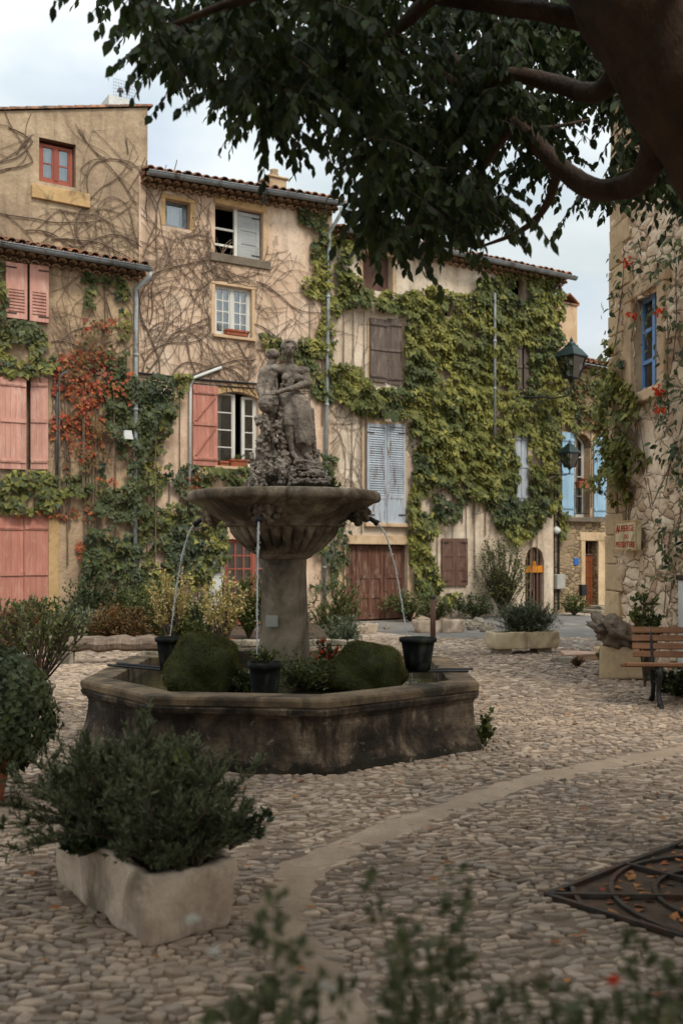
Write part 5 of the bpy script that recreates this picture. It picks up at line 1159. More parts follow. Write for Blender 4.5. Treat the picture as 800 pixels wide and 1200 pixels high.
def octprof(prof, name, mat, sub=1, bevel=0, jit=0, n=10):
    m = MB(); ring = []
    for s, z in prof:
        row = []
        for i in range(8):
            a, b = OCT[i], OCT[(i+1) % 8]
            for q in range(n):
                p = a+(b-a)*(q/n); k = 1+(jit*mnoise.noise(Vector((p.x*3+s, p.y*3, z*4))) if jit else 0)
                row.append((p.x*s*k, p.y*s*k, z+(jit*.35*mnoise.noise(Vector((p.x*4, p.y*4, s*9))) if jit else 0)))
        ring.append(row)
    N_ = 8*n
    for row in ring: m.v += row
    m.f = [(i*N_+q, i*N_+(q+1) % N_, (i+1)*N_+(q+1) % N_, (i+1)*N_+q) for i in range(len(ring)-1) for q in range(N_)]; m.m = [0]*len(m.f)
    return m.build(name, mat, fo, bevel=bevel)
octprof([(1.0,-.02),(.998,.06),(.985,.12),(.975,.2),(.973,.3),(.972,.38),(.978,.405),(.995,.43),(1.0,.465),(.985,.487)], 'basin_wall', M['basinstone'], jit=.022)
octprof([(.965,.478),(.990,.480),(.995,.487),(.997,.53),(.992,.548),(.980,.552),(.87,.553),(.858,.545),(.856,.50),(.856,.2),(.856,.08)], 'basin_rim', M['fcap'], jit=.006)
m = MB(); rg = octring(.9); m.add([(x, y, .09) for x, y in rg], [tuple(range(8))]); m.build('basin_floor', M['fstone'], fo)
t = NT('pond_water'); t.b.inputs['Base Color'].default_value = C((.012,.014,.006)); t.b.inputs['Roughness'].default_value = .06; t.b.inputs['Specular IOR Level'].default_value = .6
t.l(t.bump(t.noise(t.mapped(), 9, 3, .55, .3), .35, .02), t.b.inputs['Normal']); M['water'] = t.m
m = MB(); rg = octring(.862); m.add([(x+FC.x, y+FC.y, .43) for x, y in rg], [tuple(range(8))]); tag(m.build('water', M['water']), kind='structure')
# column
m = MB(); m.lathe([(.262,.1),(.25,.45),(.232,.75),(.217,1.1),(.205,1.42),(.207,1.55),(.225,1.60)], 28, rf=lambda r, z, a: r*(1+.018*mnoise.noise(Vector((math.cos(a)*2, math.sin(a)*2, z*3))))); m.build('column', M['colstone'], fo, smooth=True)
m = MB(); prof = [(.215,1.56),(.25,1.575),(.27,1.60)]
lob = [(.27,1.60),(.33,1.64),(.40,1.70),(.455,1.76),(.49,1.81),(.51,1.86)]
m.lathe(prof, 96); n = 144
m.lathe(lob, 336, rf=lambda r, z, a: r*(1.02-.11*(1-abs(math.sin(a*14)))**1.5 if .27 < r < .509 else 1))
m.lathe([(.50,1.852),(.555,1.858),(.565,1.875),(.535,1.888),(.57,1.91),(.66,1.965),(.76,2.03),(.825,2.07),(.85,2.082),(.880,2.088),(.893,2.105),(.895,2.14),(.888,2.165),(.868,2.178),(.82,2.178),(.79,2.16),(.70,2.10),(.3,2.05),(0.001,2.05)], 64, rf=lambda r, z, a: r*(1+.006*mnoise.noise(Vector((math.cos(a)*4, math.sin(a)*4, z*9)))))
m.build('bowl', M['fstone'], fo, smooth=True)
m = MB(); m.add([(.80*math.cos(2*PI*q/32), .80*math.sin(2*PI*q/32), 2.15) for q in range(32)], [tuple(range(32))]); m.build('bowl_water', M['water'], fo)
# four masks with spouts
PHI = math.radians(11)
for k in range(4):
    th = -PI/2-PHI+k*PI/2; d = Vector((math.cos(th), math.sin(th), 0)); s = Vector((-d.y, d.x, 0)); c = d*.685+Vector((0,0,1.985)); m = MB()
    def at(u, w_, z): return c+s*u+d*w_+Vector((0,0,z))
    m.ell(at(0,.0,0), (.10,.10,.095), 14, 10, jit=.25, fr=4)
    for q in range(11): a = PI*2*q/11; m.ell(at(.125*math.cos(a), .01, .10*math.sin(a)), (.035,.035,.03), 8, 6)
    for sg_ in (-1, 1): m.ell(at(.045*sg_, .075, .035), (.026,.026,.018), 8, 6); m.ell(at(.05*sg_, .065, -.02), (.035,.035,.03), 8, 6); m.cap(at(.015*sg_, .085, .06), .014, at(.08*sg_, .06, .065), .010, 6)
    m.cap(at(0,.085,.045), .014, at(0,.115,.0), .022, 8); m.ell(at(0,.08,-.055), (.045,.045,.035), 8, 6)
    mk = m.build('lion_mask', M['fstone'], fo, smooth=True)
    m = MB(); m.tube([at(0,.05,-.04), at(0,.13,-.06), at(0,.19,-.10)], [.02,.022,.024], 10, cap=False); m.tube([at(0,.17,-.088), at(0,.195,-.103)], .029, 10); m.build('spout', M['iron'], mk, smooth=True)
m = MB(); R = Matrix.Translation((-.10,-.249,1.0)) @ Matrix.Rotation(-.36, 4, 'Z'); m.box(-.055,.055,-.008,.014,-.05,.05,R); m.build('plaque', M['greybox'], fo)
# bars across the basin corners
for (a, b, z) in (((150,778),(190,784),.5),((468,800),(545,790),.5)):
    pass
for (x0, y0, x1, y1) in ((-1.66,.10,-.72,-.55),(-1.60,.22,-.66,-.43),(.86,-.45,1.66,-.38),(.86,-.30,1.72,-.22)): m = MB(); m.tube([(x0,y0,.565),(x1,y1,.565)], .012, 6); m.build('bar', M['iron'], fo)
# jets of water
t = NT('water_jet'); t.b.inputs['Base Color'].default_value = C((.75,.78,.78)); t.b.inputs['Roughness'].default_value = .15; t.b.inputs['Transmission Weight'].default_value = .55; t.b.inputs['IOR'].default_value = 1.2
t.l(t.bump(t.noise(t.mapped((1,1,.3)), 60, 3, .6), .6, .01), t.b.inputs['Normal']); M['jet'] = t.m
for k, lab in ((0, 'thin stream of water falling in front of the fountain column'), (1, 'water jet arching to the right of the bowl'), (3, 'water jet arching to the left into the black pot')):
    th = -PI/2-PHI+k*PI/2; d = Vector((math.cos(th), math.sin(th), 0)); p0 = FC+d*.875+Vector((0,0,1.875)); v0 = (.12, .62, .55)[(0, 1, 3).index(k)]; P = []; R_ = []; rr = random.Random(k)
    for i in range(40):
        tt = i*.0135; z = p0.z-.25*tt-4.9*tt*tt*(1 if k else 1)
        P.append((p0.x+d.x*v0*tt+rr.uniform(-.003,.003), p0.y+d.y*v0*tt, z)); R_.append((.010-.0045*i/40)*rr.uniform(.55, 1.35))
        if z < .44: break
    m = MB(); m.tube([(a-p0.x, b-p0.y, c-p0.z) for a, b, c in P], R_, 6)
    for a, b, c in P[12:]:
        for _ in range(2): s_ = rr.uniform(.002, .005); m.ell((a-p0.x+rr.uniform(-.02, .02), b-p0.y+rr.uniform(-.02, .02), c-p0.z+rr.uniform(-.02, .02)), (s_, s_, s_*1.6), 5, 4)
    for _ in range(40): a, b, c = P[-1]; s_ = rr.uniform(.002, .006); th_ = rr.uniform(0, 6.28); q_ = rr.random()*.07; m.ell((a-p0.x+q_*math.cos(th_), b-p0.y+q_*math.sin(th_), c-p0.z+rr.uniform(0, .06)), (s_, s_, s_), 5, 4)
    o = m.build('water_jet', M['jet'], smooth=True); o.location = p0; tag(o, lab, 'water jet', 'water jets of the fountain')

# ------------------------------------------------------------------ statue: voxel-fused stone figures
def fused(mb, name, parent, mat, vox=.0062, disp=.0045, ds=.04, dsm=2):
    o = mb.build(name+'_src', mat); rm = o.modifiers.new('r', 'REMESH'); rm.mode = 'VOXEL'; rm.voxel_size = vox
    sm_ = o.modifiers.new('s', 'SMOOTH'); sm_.iterations = dsm; sm_.factor = .5
    dg = bpy.context.evaluated_depsgraph_get(); dg.update(); me = bpy.data.meshes.new_from_object(o.evaluated_get(dg)); bpy.data.objects.remove(o)
    n = len(me.vertices); co = np.empty(n*3); me.vertices.foreach_get('co', co); no = np.empty(n*3); me.vertices.foreach_get('normal', no); co = co.reshape(-1, 3); no = no.reshape(-1, 3)
    for i in range(n):
        p = Vector(co[i]); k = mnoise.fractal(p/ds, 1, 2, 3); co[i] += no[i]*k*disp
    me.vertices.foreach_set('co', co.ravel()); me.polygons.foreach_set('use_smooth', [True]*len(me.polygons)); me.update(); me.name = name
    me.materials.clear(); me.materials.append(mat); r_ = bpy.data.objects.new(name, me); COL.objects.link(r_); r_.parent = parent; return r_
K = .00793
st = empty('statue', (FC.x, FC.y, 2.13), 0, 'weathered stone statue of a draped woman leaning over rocks with a second figure', 'statue')
def Q(px, py, y=0.0): return Vector(((px-333.6)*K, y, 1.6+(650-py)*K-2.13))   # local position at the statue's depth
b = MB()   # standing woman
hd = Q(340, 411, -.06)
b.ell(hd, (.050,.060,.068), 14, 10); b.ell(hd+Vector((.006,-.035,-.035)), (.030,.030,.032), 10, 8)      # skull, jaw
b.cap(hd+Vector((.012,-.062,.012)), .007, hd+Vector((.016,-.074,-.014)), .011, 6)                        # nose
b.cap(hd+Vector((-.022,-.052,.016)), .010, hd+Vector((.042,-.050,.016)), .010, 6); b.cap(hd+Vector((.0,-.062,-.034)), .008, hd+Vector((.026,-.062,-.034)), .008, 6)
for q in range(12): a = PI*q/11; b.ell(hd+Vector((-.060*math.cos(a)*1.0, .005, .058*math.sin(a)+.018)), (.022,.040,.022), 8, 6)
b.ell(hd+Vector((-.03,.04,.03)), (.05,.05,.05), 10, 8); b.cap(hd+Vector((-.052,.0,0)), .020, hd+Vector((-.070,.0,-.115)), .012, 8); b.ell(hd+Vector((0,.0,.07)), (.040,.045,.020), 10, 6)
sh = Q(340.5, 431, 0); b.cap(hd+Vector((0,.01,-.04)), .030, sh, .038, 10)
sl_, sr_ = Q(323, 433, .0), Q(357, 436, -.02)
b.cap(sl_, .046, sr_, .046, 12); b.cap(Q(341,436,.0), .085, Q(341,452,-.01), .070, 14)
b.ell(Q(336,444,-.065), (.042,.040,.038), 10, 8); b.ell(Q(350,445,-.065), (.042,.040,.038), 10, 8)
b.cap(Q(341,452,0), .064, Q(342,462,0), .074, 14); b.cap(Q(331,452,-.055), .016, Q(355,453,-.055), .016, 8)
b.cap(Q(343,466,0), .100, Q(347,487,0), .105, 14); b.cap(Q(351,472,.02), .10, Q(357,500,.03), .095, 12); b.cap(Q(331,440,.11), .055, Q(335,490,.10), .08, 12); b.cap(Q(335,490,.07), .10, Q(345,535,.07), .10, 12); b.cap(Q(345,535,.07), .10, Q(352,545,.05), .10, 10)
b.cap(Q(347,487,0), .10, Q(352,518,.02), .075, 12)
# legs
kn = Q(339,498,-.07); b.cap(Q(340,472,-.02), .070, kn, .054, 12); b.cap(kn, .052, Q(343,530,-.04), .026, 10); b.cap(Q(343,530,-.03), .028, Q(349,539.5,-.12), .020, 8)
kn2 = Q(353,500,-.04); b.cap(Q(352,475,.0), .070, kn2, .055, 12); b.cap(kn2, .050, Q(358,532,-.0), .028, 10); b.cap(Q(358,532,-.0), .028, Q(366,540,-.08), .020, 8)
# drapery folds
rr = random.Random(8)
for i in range(13):
    f = i/12; x0 = 336+22*f; x1 = 339+29*f+(0 if f > .3 else 3); y1 = 524-12*abs(f-.75)+rr.uniform(-3, 3); yy = -.085+.10*abs(f-.5)*1.6
    if f < .28: y1 = 505
    b.cap(Q(x0, 466, yy-.02), .013, Q((x0+x1)/2+rr.uniform(-1,1), 492, yy-.045), .015, 6); b.cap(Q((x0+x1)/2, 492, yy-.045), .015, Q(x1, y1, yy-.02), .013, 6)
b.cap(Q(344,468,-.10), .014, Q(352,500,-.115), .016, 6); b.cap(Q(352,500,-.115), .016, Q(362,522,-.07), .015, 6); b.cap(Q(366,480,0), .02, Q(369,524,.02), .02, 8)
b.cap(Q(357,500,.04), .06, Q(361,528,.05), .055, 10); b.cap(Q(331,458,-.04), .030, Q(334,480,-.03), .030, 8)
for i in range(5): b.cap(Q(330+6*i, 456.5, -.06), .011, Q(333+6*i, 449, -.085), .008, 6)
# arms
el = Q(314,459,-.02); b.cap(sl_, .046, el, .034, 10); b.cap(el, .034, Q(316,470,-.09), .024, 8); b.ell(sl_+Vector((.0,0,.0)), (.056,.056,.05), 10, 8)
e2 = Q(361,450,-.05); b.cap(sr_, .044, e2, .036, 10); b.cap(e2, .034, Q(341,459,-.15), .026, 10); b.cap(Q(341,459,-.15), .026, Q(326,463,-.16), .018, 8); b.ell(sr_, (.054,.056,.05), 10, 8)
for i in range(4): b.cap(Q(326,462+i*.9,-.16), .008, Q(319,461.5+i*1.5,-.165), .006, 6)
fused(b, 'standing_figure', st, M['sstone'])
b = MB()   # second figure seen from behind
h2 = Q(319.5, 414, .07); b.ell(h2, (.066,.055,.055), 14, 10, jit=.12); b.cap(h2+Vector((.0,0,-.03)), .032, Q(317,428,.07), .045, 10)
b.cap(Q(312,434,.05), .056, Q(326,432,.08), .055, 12); b.cap(Q(317,440,.07), .085, Q(318,465,.06), .075, 12)
b.cap(Q(309,436,.03), .046, Q(304.5,455,.0), .036, 10); b.cap(Q(304.5,455,.0), .036, Q(308,470,-.06), .026, 10); b.cap(Q(318,465,.06), .09, Q(318,486,.06), .09, 12)
b.cap(Q(308,470,-.06), .022, Q(314,472,-.11), .015, 8)
for i in range(5): b.cap(Q(308+4*i,440,-.0), .014, Q(307+4.6*i,462,-.02), .013, 6)
fused(b, 'leaning_figure', st, M['sstone'])
b = MB()   # jug
b.lathe([(0.001,-.075),(.045,-.07),(.07,-.035),(.078,.0),(.068,.04),(.04,.065),(.034,.08),(.045,.095),(.001,.096)], 18, tuple(Q(313,475,-.075))); b.cap(Q(319,466,-.09), .012, Q(325,475,-.10), .012, 6)
b.cap(Q(325,475,-.10), .012, Q(320,482,-.09), .012, 6)
for i in range(4): b.ell(Q(325,468+i*2.6,-.11), (.036-.003*i,.026,.012), 8, 6)
fused(b, 'jug', st, M['sstone'], disp=.006)
b = MB(); rr = random.Random(5)   # rock, trunk, steps
b.cap(Q(315,489,.02), .07, Q(314,520,.02), .08, 12); b.cap(Q(314,515,.02), .085, Q(312,560,.0), .13, 12); b.cap(Q(330,482,-.04), .032, Q(332,530,-.03), .042, 10)
b.cap(Q(332,535,-.02), .07, Q(332,566,.0), .15, 12); b.cap(Q(352,545,.05), .08, Q(362,566,.02), .16, 10); b.cap(Q(300,565,.05), .09, Q(372,566,.05), .11, 10); b.cap(Q(300,568,0), .07, Q(376,568,0), .075, 10)
for i in range(30):
    px = rr.uniform(298, 345); py = rr.uniform(492, 568); 
    if px > 328 and py < 535: px = rr.uniform(300, 322)
    if px < 304 and py < 540: px += 6
    b.ell(Q(px, py, rr.uniform(-.13,-.05)-.10*(py > 540)), (rr.uniform(.018,.034),.035,rr.uniform(.05,.11)), 7, 6, M=Matrix.Rotation(rr.uniform(-.35,.35), 4, 'Y'))
for i, (x0, x1, y) in enumerate(((346,374,541.5),(348,378,548),(351,381,555),(346,385,563))):
    R = Matrix.Rotation(.14-.05*i, 4, 'Y'); c_ = Q((x0+x1)/2, y+3, -.05); hw = (x1-x0)/2*K
    b.box(-hw, hw, -.15-.02*i, .14, -.020, .020, Matrix.Translation(c_) @ R)
for i in range(26): b.ell(Q(rr.uniform(343,384), rr.uniform(556,568), rr.uniform(-.18,-.05)), (rr.uniform(.03,.05),.04,.022), 7, 5)
b.ell(Q(371,530,.05), (.03,.035,.05), 8, 6); b.cap(Q(369,535,.05), .03, Q(372,548,.04), .05, 8)
fused(b, 'rock_base', st, M['sstone'], disp=.024, ds=.035, dsm=1)
# green tuft on the rock
S_('shrub', 'green tuft growing from the bowl at the right of the statue', (FC.x+.42, FC.y+.02, 2.15), .11, .10, 'lf_green', .035, 'oval', 26, 12, seed=60, zc=.12, sr=.003)

# moss mounds, pots, plants in the basin
def moss(label, x, y, z, rx, ry, rz, seed):
    root = empty('moss_mound', (x, y, z), 0, label, 'moss'); m = MB(); m.ell((0,0,rz*.3), (rx,ry,rz), 36, 24, jit=.22, fr=1.8); m.build('mound', M['mossbase'], root, smooth=True)
    r = random.Random(seed); L_ = Leaves('blade')
    for _ in range(17000):
        th = r.uniform(0, 2*PI); u = r.uniform(-.3, 1); s_ = math.sqrt(1-u*u); p = Vector((s_*math.cos(th), s_*math.sin(th), u)); p *= 1+.22*mnoise.noise(p*1.8+Vector((0,0,rz*.3))*7)
        q = Vector((p.x*rx, p.y*ry, p.z*rz+rz*.3)); k = .5+mnoise.noise(q*14)
        L_.add(q, p+Vector((r.uniform(-.7,.7), r.uniform(-.7,.7), r.uniform(-.6,.5))), (r.uniform(-1,1), r.uniform(-1,1), .6), r.uniform(.007,.015)*(1+k*.5))
    L_.build('tufts', M['moss'], root)
M['mossbase'] = rough_mat('moss_body', '#1c210b', '#31360f', 9, .8, 30)
moss('large round moss mound left of the fountain column', -1.19, 8.62, .47, .33, .30, .34, 1)
moss('low moss mound right of the fountain column', .22, 8.68, .46, .35, .28, .28, 2)
moss('small moss clump at the foot of the column', -.12, 8.95, .36, .26, .24, .22, 3)
def pot(label, x, y, z, r0, h, mat='potdark', name='plant_pot', cat='pot', group=None):
    root = empty(name, (x, y, z), 0, label, cat, group); m = MB()
    m.lathe([(r0*.66,0),(r0*.74,h*.3),(r0*.86,h*.72),(r0*.90,h*.86),(r0*1.0,h*.87),(r0*1.03,h*.93),(r0*1.0,h),(r0*.9,h),(r0*.86,h*.85)], 24, cap=(True, False)); m.build('body', M[mat], root, smooth=True, fix=False)
    m = MB(); m.add([(r0*.86*math.cos(2*PI*q/18), r0*.86*math.sin(2*PI*q/18), h*.87) for q in range(18)], [tuple(range(18))]); m.build('soil', M['soil'], root); return root
pot('black pot on the left of the basin catching the water jet', -1.52, 8.86, .577, .135, .29)
pot('black pot at the front centre of the basin with a small plant', -.60, 7.80, .40, .135, .36)
pot('large black pot on the right rim of the basin', .68, 8.87, .577, .165, .285)
S_('shrub', 'small leafy plant in the front centre pot', (-.60, 7.80, .74), .13, .06, 'lf_olive', .03, 'oval', 24, 10, seed=61, zc=.07, sr=.003)
S_('shrub', 'mixed green plants at the foot of the column', (-.35, 8.6, .42), .42, .13, 'lf_olive', .035, 'oval', 90, 14, seed=62, zc=.13, sr=.003, ry=.25)
S_('shrub', 'red flowering plant right of the column', (-.14, 9.2, .5), .14, .14, 'lf_dark', .04, 'oval', 30, 12, seed=63, zc=.16, sr=.004, mats2=('flower', .3))
S_('shrub', 'dark trailing plants under the column on the left', (-.85, 8.55, .40), .22, .1, 'lf_dark', .035, 'oval', 40, 14, seed=64, zc=.1, sr=.003)
# ------------------------------------------------------------------ planters, bench, grate
def stone_trough(name, label, p0, p1, depth, h, mat, seed=0, wall=.05, z0=0.0, taper=.93, group=None, rough=.012):
    """hollow carved trough: p0-p1 is the front bottom edge, depth goes to the left of p0->p1"""
    p0 = Vector((*p0, 0)); p1 = Vector((*p1, 0)); L_ = (p1-p0).length; ang = math.atan2((p1-p0).y, (p1-p0).x); root = empty(name, (p0.x, p0.y, 0), ang, label, 'planter', group)
    m = MB(); nx, nd = 26, 12; per = []
    def rr(lx, ly, cx, cy, r_):
        pts = []
        for (qx, qy, a0) in ((lx, 0, -90), (lx, ly, 0), (0, ly, 90), (0, 0, 180)):
            ccx = qx-r_ if qx else r_; ccy = qy-r_ if qy else r_
            for k in range(5): a = math.radians(a0+k*22.5); pts.append((ccx+r_*math.cos(a), ccy+r_*math.sin(a)))
        out = []
        for i in range(len(pts)):
            a, b = Vector((*pts[i], 0)), Vector((*pts[(i+1) % len(pts)], 0)); n = max(1, int((b-a).length/.035))
            for q in range(n): out.append(a+(b-a)*q/n)
        return out
    base = rr(L_, depth, 0, 0, min(.05, depth*.15)); c = Vector((L_/2, depth/2, 0)); n = len(base)
    rows = []
    for s, z in ((taper-.03, 0), (taper, .02), (taper+.03, h*.35), (1.0, h*.7), (1.01, h-.03), (1.0, h-.01), (.985, h)): rows.append([(c+(p-c)*s, z) for p in base])
    kx, ky = (L_-2*wall)/L_, (depth-2*wall)/depth
    for z in (h-.004, h-.03, h-.09): rows.append([(Vector((c.x+(p.x-c.x)*kx, c.y+(p.y-c.y)*ky, 0)), z) for p in base])
    for i, row in enumerate(rows):
        for p, z in row:
            w_ = Vector((p.x, p.y, z)); k = rough*mnoise.fractal(w_*6+Vector((seed,)*3), 1, 2, 4); d = (p-c).normalized(); m.v.append((p.x+d.x*k*1.6, p.y+d.y*k*1.6, z0+max(0, z+(k if i > 1 else 0))))
    m.f = [(i*n+q, i*n+(q+1) % n, (i+1)*n+(q+1) % n, (i+1)*n+q) for i in range(len(rows)-1) for q in range(n)]+[tuple(range(n))[::-1]]; m.m = [0]*len(m.f)
    m.build('trough', M[mat], root, smooth=True)
    m = MB(); m.add([(wall*.6, wall*.6, z0+h-.06), (L_-wall*.6, wall*.6, z0+h-.06), (L_-wall*.6, depth-wall*.6, z0+h-.06), (wall*.6, depth-wall*.6, z0+h-.06)], [(0,1,2,3)]); m.build('soil', M['soil'], root)
    return root, L_
# foreground planter: corner (-.77,4.0), right (-.44,4.22), left (-1.42,4.89)
root, L_ = stone_trough('stone_planter', 'pale carved stone planter in the left foreground', (-1.425,4.87), (-.775,3.98), .44, .31, 'limestone', 3, rough=.016)
S_('needle_shrub', 'dark feathery evergreen shrub filling the foreground stone planter', (-.92,4.52,.27), .50, .30, 'lf_needle', .030, 'needle', 10, 1, seed=70, zc=.3)
def feather(root, base_pts, tips, r, leaf, n_side=9, per=46, size=.030, stem='barkdark'):
    L2 = Leaves('blade'); m = MB()
    for b_, tip in zip(base_pts, tips):
        b_ = Vector(b_); tip = Vector(tip); d0 = tip-b_; mid = b_+d0*.45+Vector((r.uniform(-.05,.05), r.uniform(-.05,.05), .10*d0.length)); P = [b_*(1-f)**2+mid*2*f*(1-f)+tip*f*f for f in [q/9 for q in range(10)]]
        m.tube(P, [.007*(1-.8*q/9) for q in range(10)], 4, cap=False)
        for _ in range(n_side):
            k = r.randint(2, 9); a = P[k]; d = (P[min(9, k)]-P[max(0, k-1)]).normalized(); side = Vector((r.uniform(-1,1), r.uniform(-1,1), r.uniform(-.25,.9))); dd = (d*.7+side*.9).normalized(); ll = r.uniform(.07,.17)*(1.2-.5*k/9)
            e = a+dd*ll+Vector((0,0,.01)); m.tube([a, a+(e-a)*.5, e], [.0025,.002,.001], 3, cap=False)
            for _ in range(per):
                f = r.random(); p = a+(e-a)*f; nd = dd*.8+Vector((r.uniform(-1,1), r.uniform(-1,1), r.uniform(-.7,1)))*.75; L2.add(p, nd, (r.uniform(-1,1), r.uniform(-1,1), 1), size*r.uniform(.55,1.15)*(1.1-.4*f))
    m.build('stems', M[stem], root); L2.build('foliage', M[leaf], root)
r = random.Random(71); nb = [o for o in bpy.data.objects if o.name.startswith('needle_shrub')][0]
for ch in list(nb.children): bpy.data.objects.remove(ch)
bp, tp = [], []
ax = Vector((.65,-.89,0)).normalized(); ay = Vector((.81,.59,0))
for i in range(125):
    u = r.uniform(-.5,.46); v_ = r.uniform(-.14,.14); bpnt = ax*u+ay*v_; 
    h = (.36+.24*mnoise.noise(Vector((u*5, v_*5, 3))))*r.uniform(.6,1.25); spread = r.uniform(.2,1.0)
    th = r.uniform(0, 2*PI); o_ = Vector((math.cos(th)*.38*spread, math.sin(th)*.26*spread, 0)); t_ = bpnt*1.15+o_+Vector((0,0,h*(1.1-.45*spread)+.05)); bp.append(bpnt*.8); tp.append(t_)
for i in range(60):
    u = r.uniform(-.56,.54); v_ = r.choice((-1, 1))*r.uniform(.06,.17); bp.append(ax*u*.9+ay*v_*.5); tp.append(ax*(u*1.12)+ay*v_*r.uniform(1.0,2.0)+Vector((0,0,r.uniform(.02,.26))))
for i in range(10): u = r.uniform(-.4,.3); bp.append(ax*u); tp.append(ax*(u*1.1)+ay*r.uniform(.2,.5)+Vector((0,0,r.uniform(.1,.4))))
for i in range(9): u = r.uniform(-.5,.1); bp.append(ax*u); tp.append(ax*(u*1.1)-ay*r.uniform(.35,.5)+Vector((0,0,r.uniform(-.02,.3))))
feather(nb, bp, tp, r, 'lf_needle', 13, 40, .038)
S_('weed', 'bright leafy weed sprouting from the right end of the foreground planter', (-.72,4.45,.25), .16, .16, 'lf_green', .075, 'lance', 9, 9, seed=73, zc=.42, sr=.004, stem='stemgreen', inner=.6, cat='plant')
S_('trailing_ivy', 'ivy trailing over the front side of the foreground planter', (-1.13,4.38,.28), .10, .12, 'lf_dark', .05, 'ivy', 14, 9, seed=74, zc=-.02, sr=.003, cat='plant')
S_('trailing_plant', 'leafy shoot leaning out of the foreground planter to the right', (-.50,4.45,.28), .20, .08, 'lf_dark', .05, 'oval', 10, 10, seed=75, zc=.10, sr=.003, cat='plant', lean=(.1,0))
# trough with lavender by the street
pA = G(579, 768); pB = G(657, 766)
root, L_ = stone_trough('stone_trough', 'ochre stone trough of lavender standing on two blocks by the street', pA, pB, .42, .27, 'ochrestone', 8, z0=.09, taper=.96, rough=.014)
for x in (.18, L_-.28): m = MB(); m.box(x-.10, x+.14, .05, .36, 0, .095, j=.006); m.build('block', M['weatherstone'], root, bevel=.01)
c = ((pA[0]+pB[0])/2, (pA[1]+pB[1])/2+.2)
S_('lavender', 'wispy grey green lavender growing in the ochre stone trough', (c[0], c[1], .32), .56, .26, 'lf_grey', .06, 'blade', 260, 26, cloud=1800, seed=80, zc=.2, ry=.2, stem='stemgreen', sub=1, wild=.5, inner=.3, sr=.004, cat='plant')
pA = G(489, 742.5); pB = G(546, 741.5)
root, L_ = stone_trough('stone_trough', 'long low rough stone trough against the creeper house wall', pA, pB, .4, .26, 'limestone', 12, rough=.02)
S_('shrub', 'sparse plant in the long low stone trough', ((pA[0]+pB[0])/2-.1, pA[1]+.25, .25), .5, .2, 'lf_olive', .06, 'oval', 34, 12, seed=81, zc=.2, ry=.15)
pA = G(417, 743); pB = G(442, 743)
root, L_ = stone_trough('stone_trough', 'small whitish stone trough below the barn doors', pA, pB, .35, .2, 'limestone', 14, rough=.02)
for i, (px, py, s) in enumerate(((553,739,.22),(561,737,.28),(568,741,.2),(548,733,.16),(574,738,.18),(453,738,.12))):
    x, y = G(px, py); m = MB(); m.ell((0,0,s*.35), (s*.55,s*.45,s*.5), 10, 8, jit=.5, fr=2); o = m.build('field_stone', M['weatherstone'], smooth=False); o.location = (x, y, 0)
    tag(o, ['rounded grey stone left in the pile by the wispy bush', 'largest grey stone of the pile by the wispy bush', 'flat stone at the right of the pile by the wispy bush', 'small upper stone of the pile by the wispy bush', 'rightmost small stone of the pile by the wispy bush', 'small loose stone below the barn doors'][i], 'stone')
# bollard
x, y = G(507, 752); bo = empty('post_bollard', (x, y, 0), 0, 'slim brown post standing behind the black pot', 'bollard'); m = MB(); m.tube([(0,0,0),(0,0,.80)], .05, 12); m.build('shaft', M['brownwood'], bo, smooth=True); m = MB(); m.lathe([(.054,.79),(.056,.82),(.03,.845),(.001,.85)], 12); m.build('cap', M['iron'], bo, smooth=True)
# stones near the golden house corner: pinkish kerb stones
x, y = G(685, 773); m = MB(); m.box(-.30,.32,-.12,.28,-.01,.11,j=.035); o = m.build('kerb_stone', rough_mat('pink_kerb_stone', '#9a7d68', '#b39480', 4, .5, 20), bevel=.02); o.location = (x, y, 0); tag(o, 'larger pinkish stone lying by the street near the golden house corner', 'stone')
x, y = G(664, 777); m = MB(); m.box(-.16,.14,-.12,.14,-.01,.09,j=.03); o = m.build('kerb_stone', M['weatherstone'], bevel=.02); o.location = (x, y, 0); tag(o, 'smaller grey stone just left of the larger pinkish stone by the street', 'stone')
x, y = G(712, 768); m = MB(); m.box(-.2,.2,-.12,.16,-.01,.13,j=.03); o = m.build('kerb_stone', M['ashlar'], bevel=.02); o.location = (x, y, 0); tag(o, 'pale squared stone tucked against the golden house corner by the street', 'stone')
# carved block with driftwood at the corner
cx, cy = RX-.02, RY-.75
bl = empty('stone_block', (3.62, 12.9, 0), -.35, 'pale square stone block at the foot of the golden house corner', 'stone'); m = MB(); m.box(-.27,.30,-.2,.25,0,.42,j=.02); m.build('block', M['ashlar'], bl, bevel=.03)
m = MB(); P = [(-.42,.0,.20),(-.25,.0,.13),(0,.02,.07),(.2,.05,.0),(.36,.1,-.10)]; P = [(x*1.0, y, z+.40+.03) for x, y, z in P]
RL = Matrix.Rotation(.5, 4, 'Y'); m.ell((0,0,0), (.34,.20,.17), 26, 18, M=RL, jit=.75, fr=2.6); m.ell((-.16,0,.10), (.15,.14,.12), 16, 12, jit=.8, fr=3); m.ell((.2,.02,-.06), (.14,.14,.12), 16, 12, jit=.8, fr=3); o = m.build('driftwood_log', M['log'], smooth=True); o.location = (3.56, 12.85, .56); o.rotation_euler = (0,0,-.2); tag(o, 'gnarled grey log lying on the stone block beside the bench', 'log')
# bench
bn = empty('park_bench', (3.12, 10.62, 0), -.12, 'wooden slatted bench with black cast iron legs at the right edge', 'bench')
